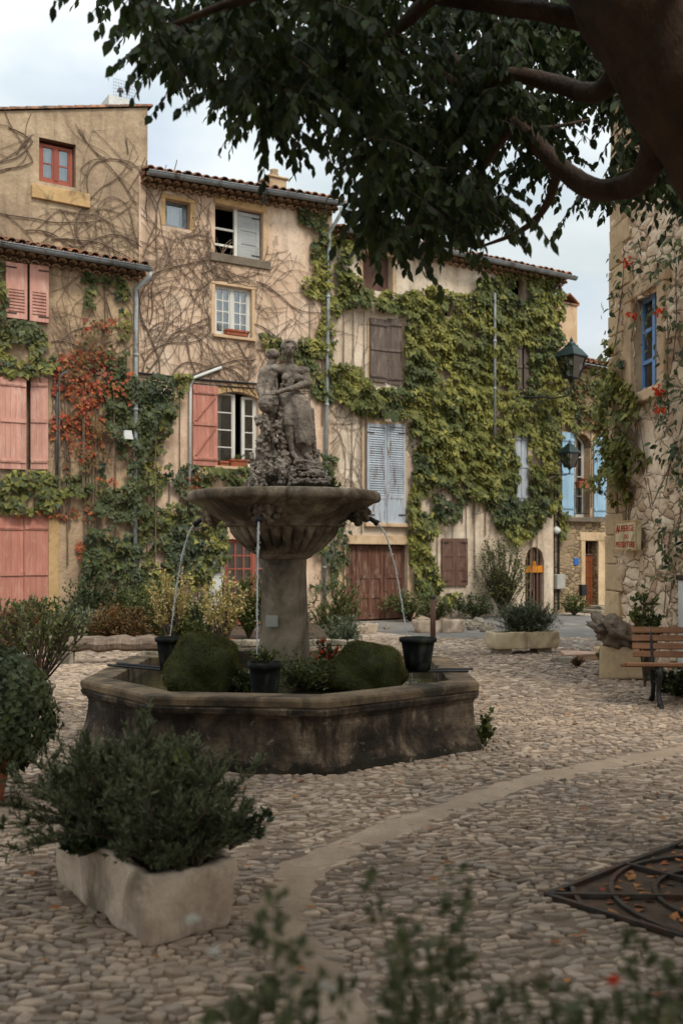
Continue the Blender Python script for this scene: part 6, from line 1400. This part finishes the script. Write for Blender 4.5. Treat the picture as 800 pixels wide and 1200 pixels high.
# local: x along the bench to the right, -y towards the viewer; front edge at y=-.22
BL = 1.75
m = MB()
for k in range(5): y = -.24+.092*k; m.box(-.12, BL+.12, y, y+.078, .435-.012*k, .470-.012*k, j=.002)
m.build('seat', M['slat'], bn, bevel=.006)
m = MB()
for k in range(4):
    z = .52+.085*k; y = .225+.026*k; R = Matrix.Translation((0, y, z)) @ Matrix.Rotation(-.28, 4, 'X'); m.box(.02, BL+.12, -.014, .014, -.034, .034, R)
m.build('backrest', M['slat'], bn, bevel=.006)
for x in (.22, BL-.22):
    m = MB(); m.tube([(x,-.22,.42),(x,-.24,.34),(x,-.17,.24),(x,-.15,.15),(x,-.22,.06),(x,-.27,.02)], [.026,.030,.026,.024,.028,.035], 8); m.tube([(x,.16,.38),(x,.18,.28),(x,.13,.18),(x,.16,.08),(x,.24,.02)], [.026,.028,.024,.024,.034], 8)
    m.tube([(x,-.23,.42),(x,0,.395),(x,.17,.37)], .024, 6); m.tube([(x,.15,.36),(x,.21,.46),(x,.27,.66),(x,.32,.82)], [.026,.024,.022,.016], 8); m.tube([(x,-.16,.2),(x,-.05,.25),(x,.05,.25),(x,.13,.2)], .014, 6)
    m.tube([(x,-.27,.018),(x,-.33,.018)], [.03,.02], 8); m.tube([(x,.24,.018),(x,.30,.018)], [.03,.02], 8)
    m.build('leg', M['iron'], bn, smooth=True)
S_('shrub', 'low ivy clump under the bench', (3.75, 11.2, 0), .32, .16, 'lf_dark', .06, 'ivy', 40, 12, seed=90, zc=.15)
S_('shrub', 'leafy shoots behind the backrest of the bench', (3.62, 11.9, 0), .28, .35, 'lf_green', .085, 'oval', 20, 14, seed=91, zc=.85, up=.8)
S_('weed', 'small grass tuft at the foot of the golden house', (G(706, 780)[0], G(706, 780)[1], 0), .12, .12, 'lf_olive', .07, 'blade', 22, 8, seed=92, zc=.12, cat='plant', sr=.003)
S_('weed', 'weed tuft on the paving beside the pinkish stones', (G(676, 782)[0], G(676, 782)[1], 0), .12, .08, 'lf_brown', .06, 'blade', 18, 8, seed=93, zc=.08, cat='plant', sr=.003)
S_('weed', 'weeds at the right foot of the basin wall', (1.19, 8.25, 0), .10, .16, 'lf_green', .05, 'oval', 16, 10, seed=94, zc=.15, cat='plant', sr=.003)
# white cabinet at the edge
cb = empty('white_cabinet', (3.98, 11.45, 0), 0, 'white metal cabinet cut by the right edge of the photo', 'cabinet'); 
m = MB(); m.box(-.0,.30,-.15,.35,0.0,1.30); m.build('body', M['whitepaint'], cb, bevel=.012); m = MB(); m.box(-.02,.32,-.17,.37,1.303,1.36); m.build('lid', M['irongrey'], cb, bevel=.01); m = MB(); m.box(.02,.28,-.163,-.152,.08,1.25); m.build('door', M['whitepaint'], cb)
# tree grate
gr = empty('tree_grate', tuple(GC), math.atan2(GU.y, GU.x), 'square black iron tree grate with curved bars at the right foreground', 'grate')
# local: x along GU, y along -GV direction (GU rotated +90 = (-.679,.734)) -> GV is local -y
m = MB(); t_ = .026; s = GS; cxx = s/2; cyy = -s/2
def gb(a, b): m.bar((a[0], a[1], .016), (b[0], b[1], .016), t_, .022)
gb((0,0),(s,0)); gb((0,-s),(s,-s)); gb((0,0),(0,-s)); gb((s,0),(s,-s))
def clip(P): return 0.0 <= P[0] <= s and -s <= P[1] <= 0.0
for rad in (.22, .44, .64, .82):
    n = 96; prev = None
    for q in range(n+1):
        a = 2*PI*q/n; P = (cxx+rad*math.cos(a), cyy+rad*math.sin(a))
        if prev and clip(P) and clip(prev):
            dv = Vector((P[0]-prev[0], P[1]-prev[1])).normalized()*.004; m.bar((prev[0]-dv.x, prev[1]-dv.y, .014+.0006*(q % 2)), (P[0]+dv.x, P[1]+dv.y, .014+.0006*(q % 2)), t_*.85, .018)
        prev = P
for (a, b) in (((0,0),(.335*s,-.335*s)), ((s,0),(.665*s,-.335*s)), ((0,-s),(.335*s,-.665*s)), ((s,-s),(.665*s,-.665*s)), ((.5*s,0),(.5*s,-.336*s)), ((0,-.5*s),(.336*s,-.5*s)), ((s,-.5*s),(.664*s,-.5*s)), ((.5*s,-s),(.5*s,-.664*s))): m.bar((a[0],a[1],.019), (b[0],b[1],.019), t_*.8, .020)
m.build('grate_bars', M['irongrey'], gr)
m = MB(); m.add([tuple(GC+GU*a+GV*b+Vector((0,0,.003))) for a, b in ((0,0),(s,0),(s,s),(0,s))], [(0,1,2,3)]); tag(m.build('tree_pit_soil', M['soil']), kind='structure')
# fallen leaves
fl = Leaves('ivy'); r = random.Random(99)
for _ in range(170):
    y = 2.2+r.random()**1.3*9; x = r.uniform(-.4,.42)*y
    if in_oct(x, y, .0): continue
    fl.add((x, y, r.uniform(.018,.03)), (r.uniform(-1,1), r.uniform(-1,1), r.uniform(-.05,.1)), (r.uniform(-.3,.3), r.uniform(-.3,.3), 1), r.uniform(.03,.065))
for _ in range(260):
    a, b = r.uniform(.04, s), r.uniform(.04, s); p = GC+GU*a+GV*b; fl.add((p.x, p.y, r.uniform(.006,.016)), (r.uniform(-1,1), r.uniform(-1,1), 0), (r.uniform(-.3,.3), r.uniform(-.3,.3), 1), r.uniform(.03,.06))
M['deadleaf'] = leaf_mat('dead_leaves', ['#7a4a26', '#93603a', '#5c3a22', '#a8743c', '#83351f'], .1, .7)
o = fl.build('fallen_leaves', M['deadleaf']); tag(o, 'brown fallen leaves scattered over the cobbles', 'leaves', kind='stuff')

# ------------------------------------------------------------------ plants at the left edge
iv = empty('clipped_ivy_ball', (-2.27, 6.45, 0), 0, 'dark glossy ivy ball in a terracotta pot at the left edge', 'shrub')
r = random.Random(5); L_ = Leaves('ivy'); m = MB(); m.ell((0,0,.60), (.30,.30,.32), 18, 12); m.build('inner_twigs', M['barkdark'], iv)
for _ in range(5200):
    th = r.uniform(0, 2*PI); u = r.uniform(-1, 1); s_ = math.sqrt(1-u*u); p = Vector((s_*math.cos(th), s_*math.sin(th), u)); k = (1+.16*mnoise.noise(p*2.2+Vector((3,3,3))))*r.uniform(.88,1.06); low = 1.0 if u > -.2 else 1.05
    q = Vector((p.x*.39*k*low, p.y*.39*k*low, .60+p.z*.40*k)); L_.add(q, Vector((p.y,-p.x,-.8))+Vector((r.uniform(-1,1), r.uniform(-1,1), r.uniform(-.5,.5)))*.7, p+Vector((r.uniform(-.4,.4), r.uniform(-.4,.4), .3)), r.uniform(.03,.055))
L_.build('foliage', M['lf_dark'], iv)
pt_ = pot('terracotta pot under the clipped ivy ball', -2.33, 6.40, 0, .22, .30, 'pot')
# small leaning tree in the left middle
sp_ = gpt(45, 10.1)
pt_ = pot('weathered stone pot holding the leggy shrub', sp_[0], sp_[1], 0, .17, .28, 'weatherstone')
S_('leggy_shrub', 'leggy shrub with bare branching stems in a stone pot on the left', (sp_[0], sp_[1], .25), .58, .26, 'lf_olive', .060, 'oval', 30, 16, seed=95, zc=.72, sr=.014, up=.3, inner=.66, sub=3)
x, y = G(40, 797); pot('terracotta pot on the paving beyond the leggy shrub', x, y, 0, .13, .26, 'pot')
x, y = gpt(265, 15.8)[:2]; pot('terracotta pot with a plant right of the timber bench', x, y, 0, .17, .25, 'pot')
tt, zz = W(214, 680, .3); pf = (P0[0]+E[0]*tt+NO[0]*.3, P0[1]+E[1]*tt+NO[1]*.3)
# flower boxes on sills
def flower_box(label, b, off, plant=None, seed=0):
    t0, t1 = T(b[0]), T(b[2]); z0, z1 = W((b[0]+b[2])/2, b[3])[1], W((b[0]+b[2])/2, b[1])[1]; tm = (t0+t1)/2
    X = P0[0]+E[0]*tm+NO[0]*off; Y = P0[1]+E[1]*tm+NO[1]*off; root = empty('flower_box', (X, Y, z0), FANG, label, 'planter'); hw = (t1-t0)/2; h = z1-z0
    m = MB(); vs = []
    for z, s, d in ((0, .9, .07), (h, 1.0, .09)): vs += [(-hw*s,-d,z),(hw*s,-d,z),(hw*s,d,z),(-hw*s,d,z)]
    m.add(vs, [(0,3,2,1),(0,1,5,4),(1,2,6,5),(2,3,7,6),(3,0,4,7)]); m.box(-hw-.012, hw+.012, -.102, -.080, h-.03, h+.008); m.build('box', M['pot'], root); m = MB(); m.add([(-hw,-.085,h-.03),(hw,-.085,h-.03),(hw,.085,h-.03),(-hw,.085,h-.03)], [(0,1,2,3)]); m.build('soil', M['soil'], root)
    return (X, Y, z1), hw
flower_box('terracotta flower box on the sill of the small paned window', (263, 388, 290, 394), .02)
p_, hw = flower_box('terracotta flower box on the arched window sill', (268, 539, 289, 547), .02)
S_('shrub', 'small plant in the arched window flower box', p_, .2, .07, 'lf_olive', .04, 'oval', 12, 8, seed=96, zc=.05, sr=.003)
p_, hw = flower_box('small terracotta pot on the left of the arched window sill', (256, 541, 265, 547), .02)
p_, hw = flower_box('red flower box hanging on the small balcony rail of the stone house', (674, 565, 687, 572), .06)
S_('shrub', 'red flowers in the balcony box of the stone house', p_, .2, .06, 'lf_green', .05, 'oval', 12, 6, seed=97, zc=.05, sr=.003, mats2=('flower', .5))

# ------------------------------------------------------------------ creepers on the golden house
def house_climber(name, label, polys, mats, size=.10, dens=300, thick=.3, thr=-.1, seed=0, flowers=0):
    r = random.Random(seed); root = empty(name, (RX, RY, 0), math.atan2(RD[1], RD[0]), label, 'climber'); Ls = [Leaves('ivy' if 'gold' in mats[0] else 'lance') for _ in mats]; m = MB(); pts = []
    for P in polys:
        Q = [RW(px, py, .12) for px, py in P]; ta, tb = min(q[0] for q in Q), max(q[0] for q in Q); za, zb = min(q[1] for q in Q), max(q[1] for q in Q)
        for _ in range(int((tb-ta)*(zb-za)*dens)):
            t_ = r.uniform(ta, tb); z = r.uniform(za, zb); j = .12*mnoise.noise(Vector((t_*3, z*3, seed)))
            if not inpoly(t_+j, z+j, Q): continue
            if mnoise.fractal(Vector((t_*2, z*2, seed*2.2)), 1, 2, 3) < thr: continue
            off = .12+thick*(.4+.9*mnoise.noise(Vector((t_*3.4, z*4, seed*1.3))))*r.uniform(.4,1.0); Ls[r.randrange(len(mats))].add((t_, -max(.1, off), z), (r.uniform(-.8,.8), r.uniform(-.8,.3), -1+r.uniform(0,.9)), (r.uniform(-.5,.5), -1, r.uniform(0,1)), size*r.uniform(.6,1.25))
            if r.random() < .03: pts.append((t_, z))
    for L_, mt in zip(Ls, mats):
        if L_.P: L_.build('leaves', M[mt], root)
    for a in pts[:14]:
        t_, z = a; P_ = []; dx = r.uniform(-.3,.3)
        for i in range(10): P_.append((t_, -.10, z)); z -= .14; dx += r.uniform(-.2,.2); t_ += dx*.14
        m.tube(P_, .007, 4)
    if m.v: m.build('stems', M['vine'], root)
    return root
house_climber('creeper', 'yellow green creeper hanging on the golden house corner left of the blue window', [[(716,398),(724,400),(728,430),(716,430)], [(706,430),(730,436),(756,462),(758,485),(735,500),(748,520),(758,540),(745,560),(738,590),(728,590),(712,560),(704,545),(716,520),(720,490),(714,470)]], ['lf_gold'], .11, 560, .45, -.35, 3)
house_climber('trumpet_vine', 'trumpet vine with red flowers over the upper golden house wall', [[(725,290),(800,270),(830,300),(830,440),(790,470),(775,450),(772,360),(750,335),(735,345),(738,420),(728,430),(722,400)]], ['lf_dark','lf_green'], .11, 170, .45, -.08, 5)
house_climber('ivy', 'dark ivy on the golden house wall at the right edge above the cabinet', [[(772,460),(830,440),(830,700),(800,690),(780,650),(776,600),(788,560),(778,510)]], ['lf_dark','lf_green'], .10, 260, .35, -.12, 6)
r = random.Random(17); 
for i, (px, py, lab) in enumerate(((733,308,'red trumpet flowers highest on the golden house corner'),(738,368,'red trumpet flower left of the blue window'),(772,366,'red trumpet flower right of the blue window'),(771,458,'large red trumpet flower cluster below the blue window sill'),(772,481,'small red trumpet flower under the larger cluster'))):
    t_, z = RW(px, py, .4); X = RX+RD[0]*t_-.994*.4; Y = RY+RD[1]*t_-.11*.4; root = empty('flower_cluster', (X, Y, z), 0, lab, 'flower', None); L_ = Leaves('lance'); m = MB()
    for _ in range(9 if i != 3 else 16):
        d = Vector((r.uniform(-1,1), r.uniform(-1,.2), r.uniform(-.8,.5))).normalized(); a = Vector((r.uniform(-.04,.04), r.uniform(-.04,.04), r.uniform(-.03,.03))); m.tube([a, a+d*.05], [.004,.012], 6, cap=False)
        for k in range(5):
            q = Vector((math.cos(k*1.257), math.sin(k*1.257), 0)); q = (d.to_track_quat('Z','Y') @ q); L_.add(a+d*.045, q+d*.5, d, .03)
    L_.build('petals', M['flower'], root); m.build('tubes', M['flower'], root)

# ------------------------------------------------------------------ the big tree over the square
def leafy(root, clusters, name, mat, size=.085, seed=0, n=(9,15), ln=(.25,.5), tw=None):
    r = random.Random(seed); L_ = Leaves('lance'); m = tw
    for c in clusters:
        c = Vector(c); th = r.uniform(0, 2*PI); d = Vector((math.cos(th), math.sin(th), r.uniform(-1.0,.1))).normalized(); ll = r.uniform(*ln); P = []
        for q in range(6): f = q/5; P.append(c+d*ll*f+Vector((0,0,-.35*ll*f*f)))
        if m is not None: m.tube(P, [.0045*(1-.6*q/5) for q in range(6)], 3, cap=False)
        k = r.randint(*n)
        for i in range(k):
            f = (i+.5)/k*5; q = min(4, int(f)); p = P[q]+(P[q+1]-P[q])*(f-q); td = (P[q+1]-P[q]).normalized(); side = td.cross(Vector((0,0,1))).normalized()*(1 if i % 2 else -1)
            dd = td*.45+side*.55+Vector((r.uniform(-.25,.25), r.uniform(-.25,.25), -.75+r.uniform(-.3,.3))); nn = Vector((r.uniform(-.7,.7), r.uniform(-.7,.7), .8)); L_.add(p, dd, nn, size*r.uniform(.65,1.3))
    return L_.build(name, M[mat], root)
tb = (2.05, 4.6, 0)
tr = empty('shade_tree', tb, 0, 'large leafy hackberry tree arching over the square from the right', 'tree')
def TP(px, py, d): return Vector(((px-400)/FP*d-tb[0], d-tb[1], CAMH+(HY-py)/FP*d))
m = MB(); rr = random.Random(2)
def limb(P, R_, n=14, seg=5, wob=.03):
    P = [Vector(p) for p in P]; out = []; ro = []
    for i in range(len(P)-1):
        p0 = P[max(0, i-1)]; p1 = P[i]; p2 = P[i+1]; p3 = P[min(len(P)-1, i+2)]
        for k in range(seg):
            t_ = k/seg; a = 2*p1; b = p2-p0; c = 2*p0-5*p1+4*p2-p3; d = -p0+3*p1-3*p2+p3; q = .5*(a+b*t_+c*t_*t_+d*t_*t_*t_)
            out.append(q+Vector((rr.uniform(-1,1), rr.uniform(-1,1), rr.uniform(-1,1)))*wob*R_[i]); ro.append((R_[i]+(R_[i+1]-R_[i])*t_)*rr.uniform(.96,1.05))
    out.append(P[-1]); ro.append(R_[-1]); m.tube(out, ro, n); return out
main = limb([(0,0,-.05),(.02,0,.9),(.05,.02,1.8),(.02,.0,2.6), TP(866,212,4.6), TP(801,111,4.55), TP(756,31,4.5), TP(712,-45,4.45), TP(620,-230,4.3), TP(500,-420,4.0)], [.34,.29,.27,.26,.25,.245,.24,.225,.17,.08], 18, 6)
m.build('trunk', M['bark'], tr, smooth=True)
m = MB(); limb([(.05,.02,2.3),(.25,.35,3.0),(.35,.6,3.9),(.1,1.2,5.0),(-.3,1.8,6.0)], [.2,.2,.17,.12,.05], 12, 5); m.build('limb', M['bark'], tr, smooth=True)
m = MB(); limb([TP(775,120,4.55), TP(755,205,4.8), TP(700,222,5.0), TP(655,195,5.15), TP(610,148,5.3), TP(575,118,5.4), TP(540,82,5.5), TP(505,20,5.6), TP(480,-60,5.7)], [.085,.062,.054,.05,.044,.038,.032,.026,.015], 10, 5); m.build('limb', M['bark'], tr, smooth=True)
m = MB(); limb([TP(735,70,4.6), TP(700,108,4.8), TP(650,98,5.0), TP(600,88,5.1), TP(540,100,5.3), TP(490,60,5.4)], [.07,.05,.044,.038,.028,.012], 10, 5); m.build('limb', M['bark'], tr, smooth=True)
m = MB(); limb([TP(690,-110,4.45), TP(620,-95,4.5), TP(540,-40,4.6), TP(470,30,4.8), TP(400,80,5.0), TP(330,105,5.1)], [.08,.06,.045,.032,.022,.010], 8, 5); limb([TP(540,-40,4.6), TP(470,-50,4.4), TP(380,-30,4.0), TP(280,0,4.0), TP(200,30,4.1)], [.05,.045,.035,.022,.008], 8, 5); m.build('limb', M['bark'], tr, smooth=True)
m = MB(); limb([TP(600,140,5.3), TP(560,200,5.5), TP(520,250,5.7), TP(480,270,5.8)], [.04,.03,.02,.008], 7, 5); limb([TP(655,195,5.15), TP(640,240,5.3), TP(610,270,5.5), TP(560,290,5.7)], [.03,.022,.016,.006], 7, 5); limb([TP(610,148,5.3), TP(640,150,5.4), TP(690,140,5.5)], [.02,.014,.006], 6, 4)
m.build('limb', M['bark'], tr, smooth=True)
canopy = [(115,-60),(115,12),(135,10),(165,5),(172,60),(200,90),(212,125),(235,128),(285,105),(275,140),(300,185),(330,195),(345,160),(372,172),(382,215),(400,190),(425,185),(432,240),(418,285),(440,325),(462,300),(470,325),(512,320),(540,312),(560,300),(600,290),(632,268),(655,285),(700,300),(720,255),(740,285),(800,285),(860,300),(860,-60)]
gaps = [[(650,118),(700,120),(722,150),(715,192),(690,205),(665,180)], [(600,205),(650,215),(685,238),(715,235),(715,285),(665,285),(640,262),(600,250)], [(652,195),(700,232),(660,222)], [(515,95),(530,100),(528,125),(515,120)], [(232,0),(262,0),(262,12),(232,12)]]
cl = []; r = random.Random(12); tries = 0
while len(cl) < 1950 and tries < 90000:
    tries += 1; px = r.uniform(110, 860); py = r.uniform(-60, 330)
    if not inpoly(px, py+(48 if py > 60 else 22), canopy) or not inpoly(px, py-4, canopy) : continue
    if any(inpoly(px+dx, py+dy, g) for g in gaps for dx, dy in ((0,0),(0,14),(8,6),(-8,6))): continue
    nn = mnoise.fractal(Vector((px*.016, py*.02, 4)), 1, 2, 3)
    if nn < -.2: continue
    if px > 690 and py < 240 and r.random() < .35: continue
    near = r.random() < .22
    d = r.uniform(4.0, 4.6) if near and px < 480 else r.uniform(4.5, 6.8)
    if py > 200: d = max(d, 4.7)
    if px > 470 and py < 190: d = r.uniform(4.9, 7.2)
    if px > 630: d = r.uniform(5.6, 7.4)
    cl.append(TP(px, py, d))
tw = MB(); leafy(tr, cl, 'crown', 'lf_tree', .064, 5, (11,17), (.16,.34), tw)
# unseen crown added above and behind the viewer, thickened to shade the foreground
cl = []; 
while len(cl) < 6000:
    x = r.uniform(-7.5, 9); y = r.uniform(-8.0, 6.5); z = r.uniform(3.2, 8.0)
    if (x-.8)**2/58+(y+1.0)**2/44+(z-5.4)**2/5.2 > 1: continue
    if y > -1.0:
        yy = max(.15, y+.9); px = 400+FP*x/yy; py = HY-FP*(z-.7-CAMH)/yy
        if (-400 < px < 1200 and py > -420): continue
    cl.append((x-tb[0], y-tb[1], z))
leafy(tr, cl, 'crown', 'lf_tree', .17, 6, (8,12), (.5,.9), None)
tw.build('twigs', M['barkdark'], tr)
for i in range(7):
    pass
m = MB()
for k in range(12):
    a = r.choice(main[len(main)//2:]); th = r.uniform(0, 2*PI); P = [a]; d = Vector((math.cos(th)-.3, math.sin(th)-.25, .35)).normalized(); 
    e = a+d*2.5; wx, wy, wz = e.x+tb[0], e.y+tb[1], e.z
    if wy > .4 and -60 < 400+FP*wx/wy < 860 and HY-FP*(wz-CAMH)/wy > -60: continue
    for q in range(7): P.append(P[-1]+d*.42+Vector((r.uniform(-.08,.08), r.uniform(-.08,.08), r.uniform(-.05,.08))))
    m.tube(P, [.05*(1-.8*q/7) for q in range(8)], 6)
if m.v: m.build('limb', M['bark'], tr, smooth=True)
# ------------------------------------------------------------------ out of focus shrubs right in front of the viewer
def fore(label, x, y, tips, seed, flowers=None, leaf='lf_blur'):
    root = empty('foreground_shrub', (x, y, 0), 0, label, 'shrub'); r = random.Random(seed); L_ = Leaves('oval'); L2 = Leaves('oval'); m = MB()
    for (px, py, d) in tips:
        tx, ty, tz = (px-400)/FP*d-x, d-y, CAMH+(HY-py)/FP*d; b_ = Vector((r.uniform(-.08,.08), r.uniform(-.06,.06), 0)); tip = Vector((tx, ty, tz)); mid = Vector((tx*.35, ty*.35, tz*.6))
        P = [b_*(1-f)**2+mid*2*f*(1-f)+tip*f*f for f in [q/11 for q in range(12)]]; m.tube(P, [.005*(1-.75*q/11) for q in range(12)], 5, cap=False)
        for _ in range(46):
            f = .45+.55*r.random(); q = f*11; k = min(10, int(q)); p = P[k]+(P[k+1]-P[k])*(q-k); dd = Vector((r.uniform(-1,1), r.uniform(-1,1), r.uniform(-.2,1))); n_ = 3
            e = p+dd.normalized()*.04*(1.2-f)
            for j in range(n_): L_.add(e+Vector((r.uniform(-.012,.012),)*3), dd+Vector((r.uniform(-1,1), r.uniform(-1,1), r.uniform(-1,1)))*.7, (r.uniform(-1,1), r.uniform(-1,1), 1), r.uniform(.018,.032))
    for (px, py, d, mt) in (flowers or ()):
        c = Vector(((px-400)/FP*d-x, d-y, CAMH+(HY-py)/FP*d)); F_ = Leaves('oval')
        for j in range(14): F_.add(c, (r.uniform(-1,1), r.uniform(-1,1), r.uniform(-.2,1)), (r.uniform(-1,1), r.uniform(-1,1), 1), .016)
        F_.build('flower', M[mt], root)
    m.build('stems', M['stemgreen'], root); L_.build('foliage', M[leaf], root)
fore('blurred foreground shrub at the bottom centre with a white blossom', -.10, 1.55, [(268,1150,1.5),(300,1085,1.6),(322,1060,1.65),(345,1110,1.5),(330,1150,1.4),(375,1130,1.5),(250,1190,1.4),(290,1180,1.45),(400,1170,1.5)], 1, [(226,1080,1.7,'whiteflower'),(248,1118,1.6,'whiteflower'),(384,1160,1.5,'whiteflower')])
fore('blurred foreground shrub with tall shoots right of the bottom centre', .16, 1.6, [(440,1030,1.7),(475,1075,1.6),(530,1010,1.75),(545,1050,1.65),(500,1110,1.5),(455,1120,1.5),(520,1130,1.5),(575,1165,1.5),(430,1180,1.4)], 2)
fore('blurred foreground shrub in the bottom right corner with a red blossom', .50, 1.6, [(745,1085,1.6),(735,1150,1.5),(690,1165,1.5),(640,1160,1.5),(600,1150,1.55),(790,1130,1.5),(770,1180,1.45),(665,1190,1.4),(810,1170,1.5)], 3, [(718,1153,1.5,'flower')])
print('done building', sum(len(o.data.polygons) for o in bpy.data.objects if o.type == 'MESH'))
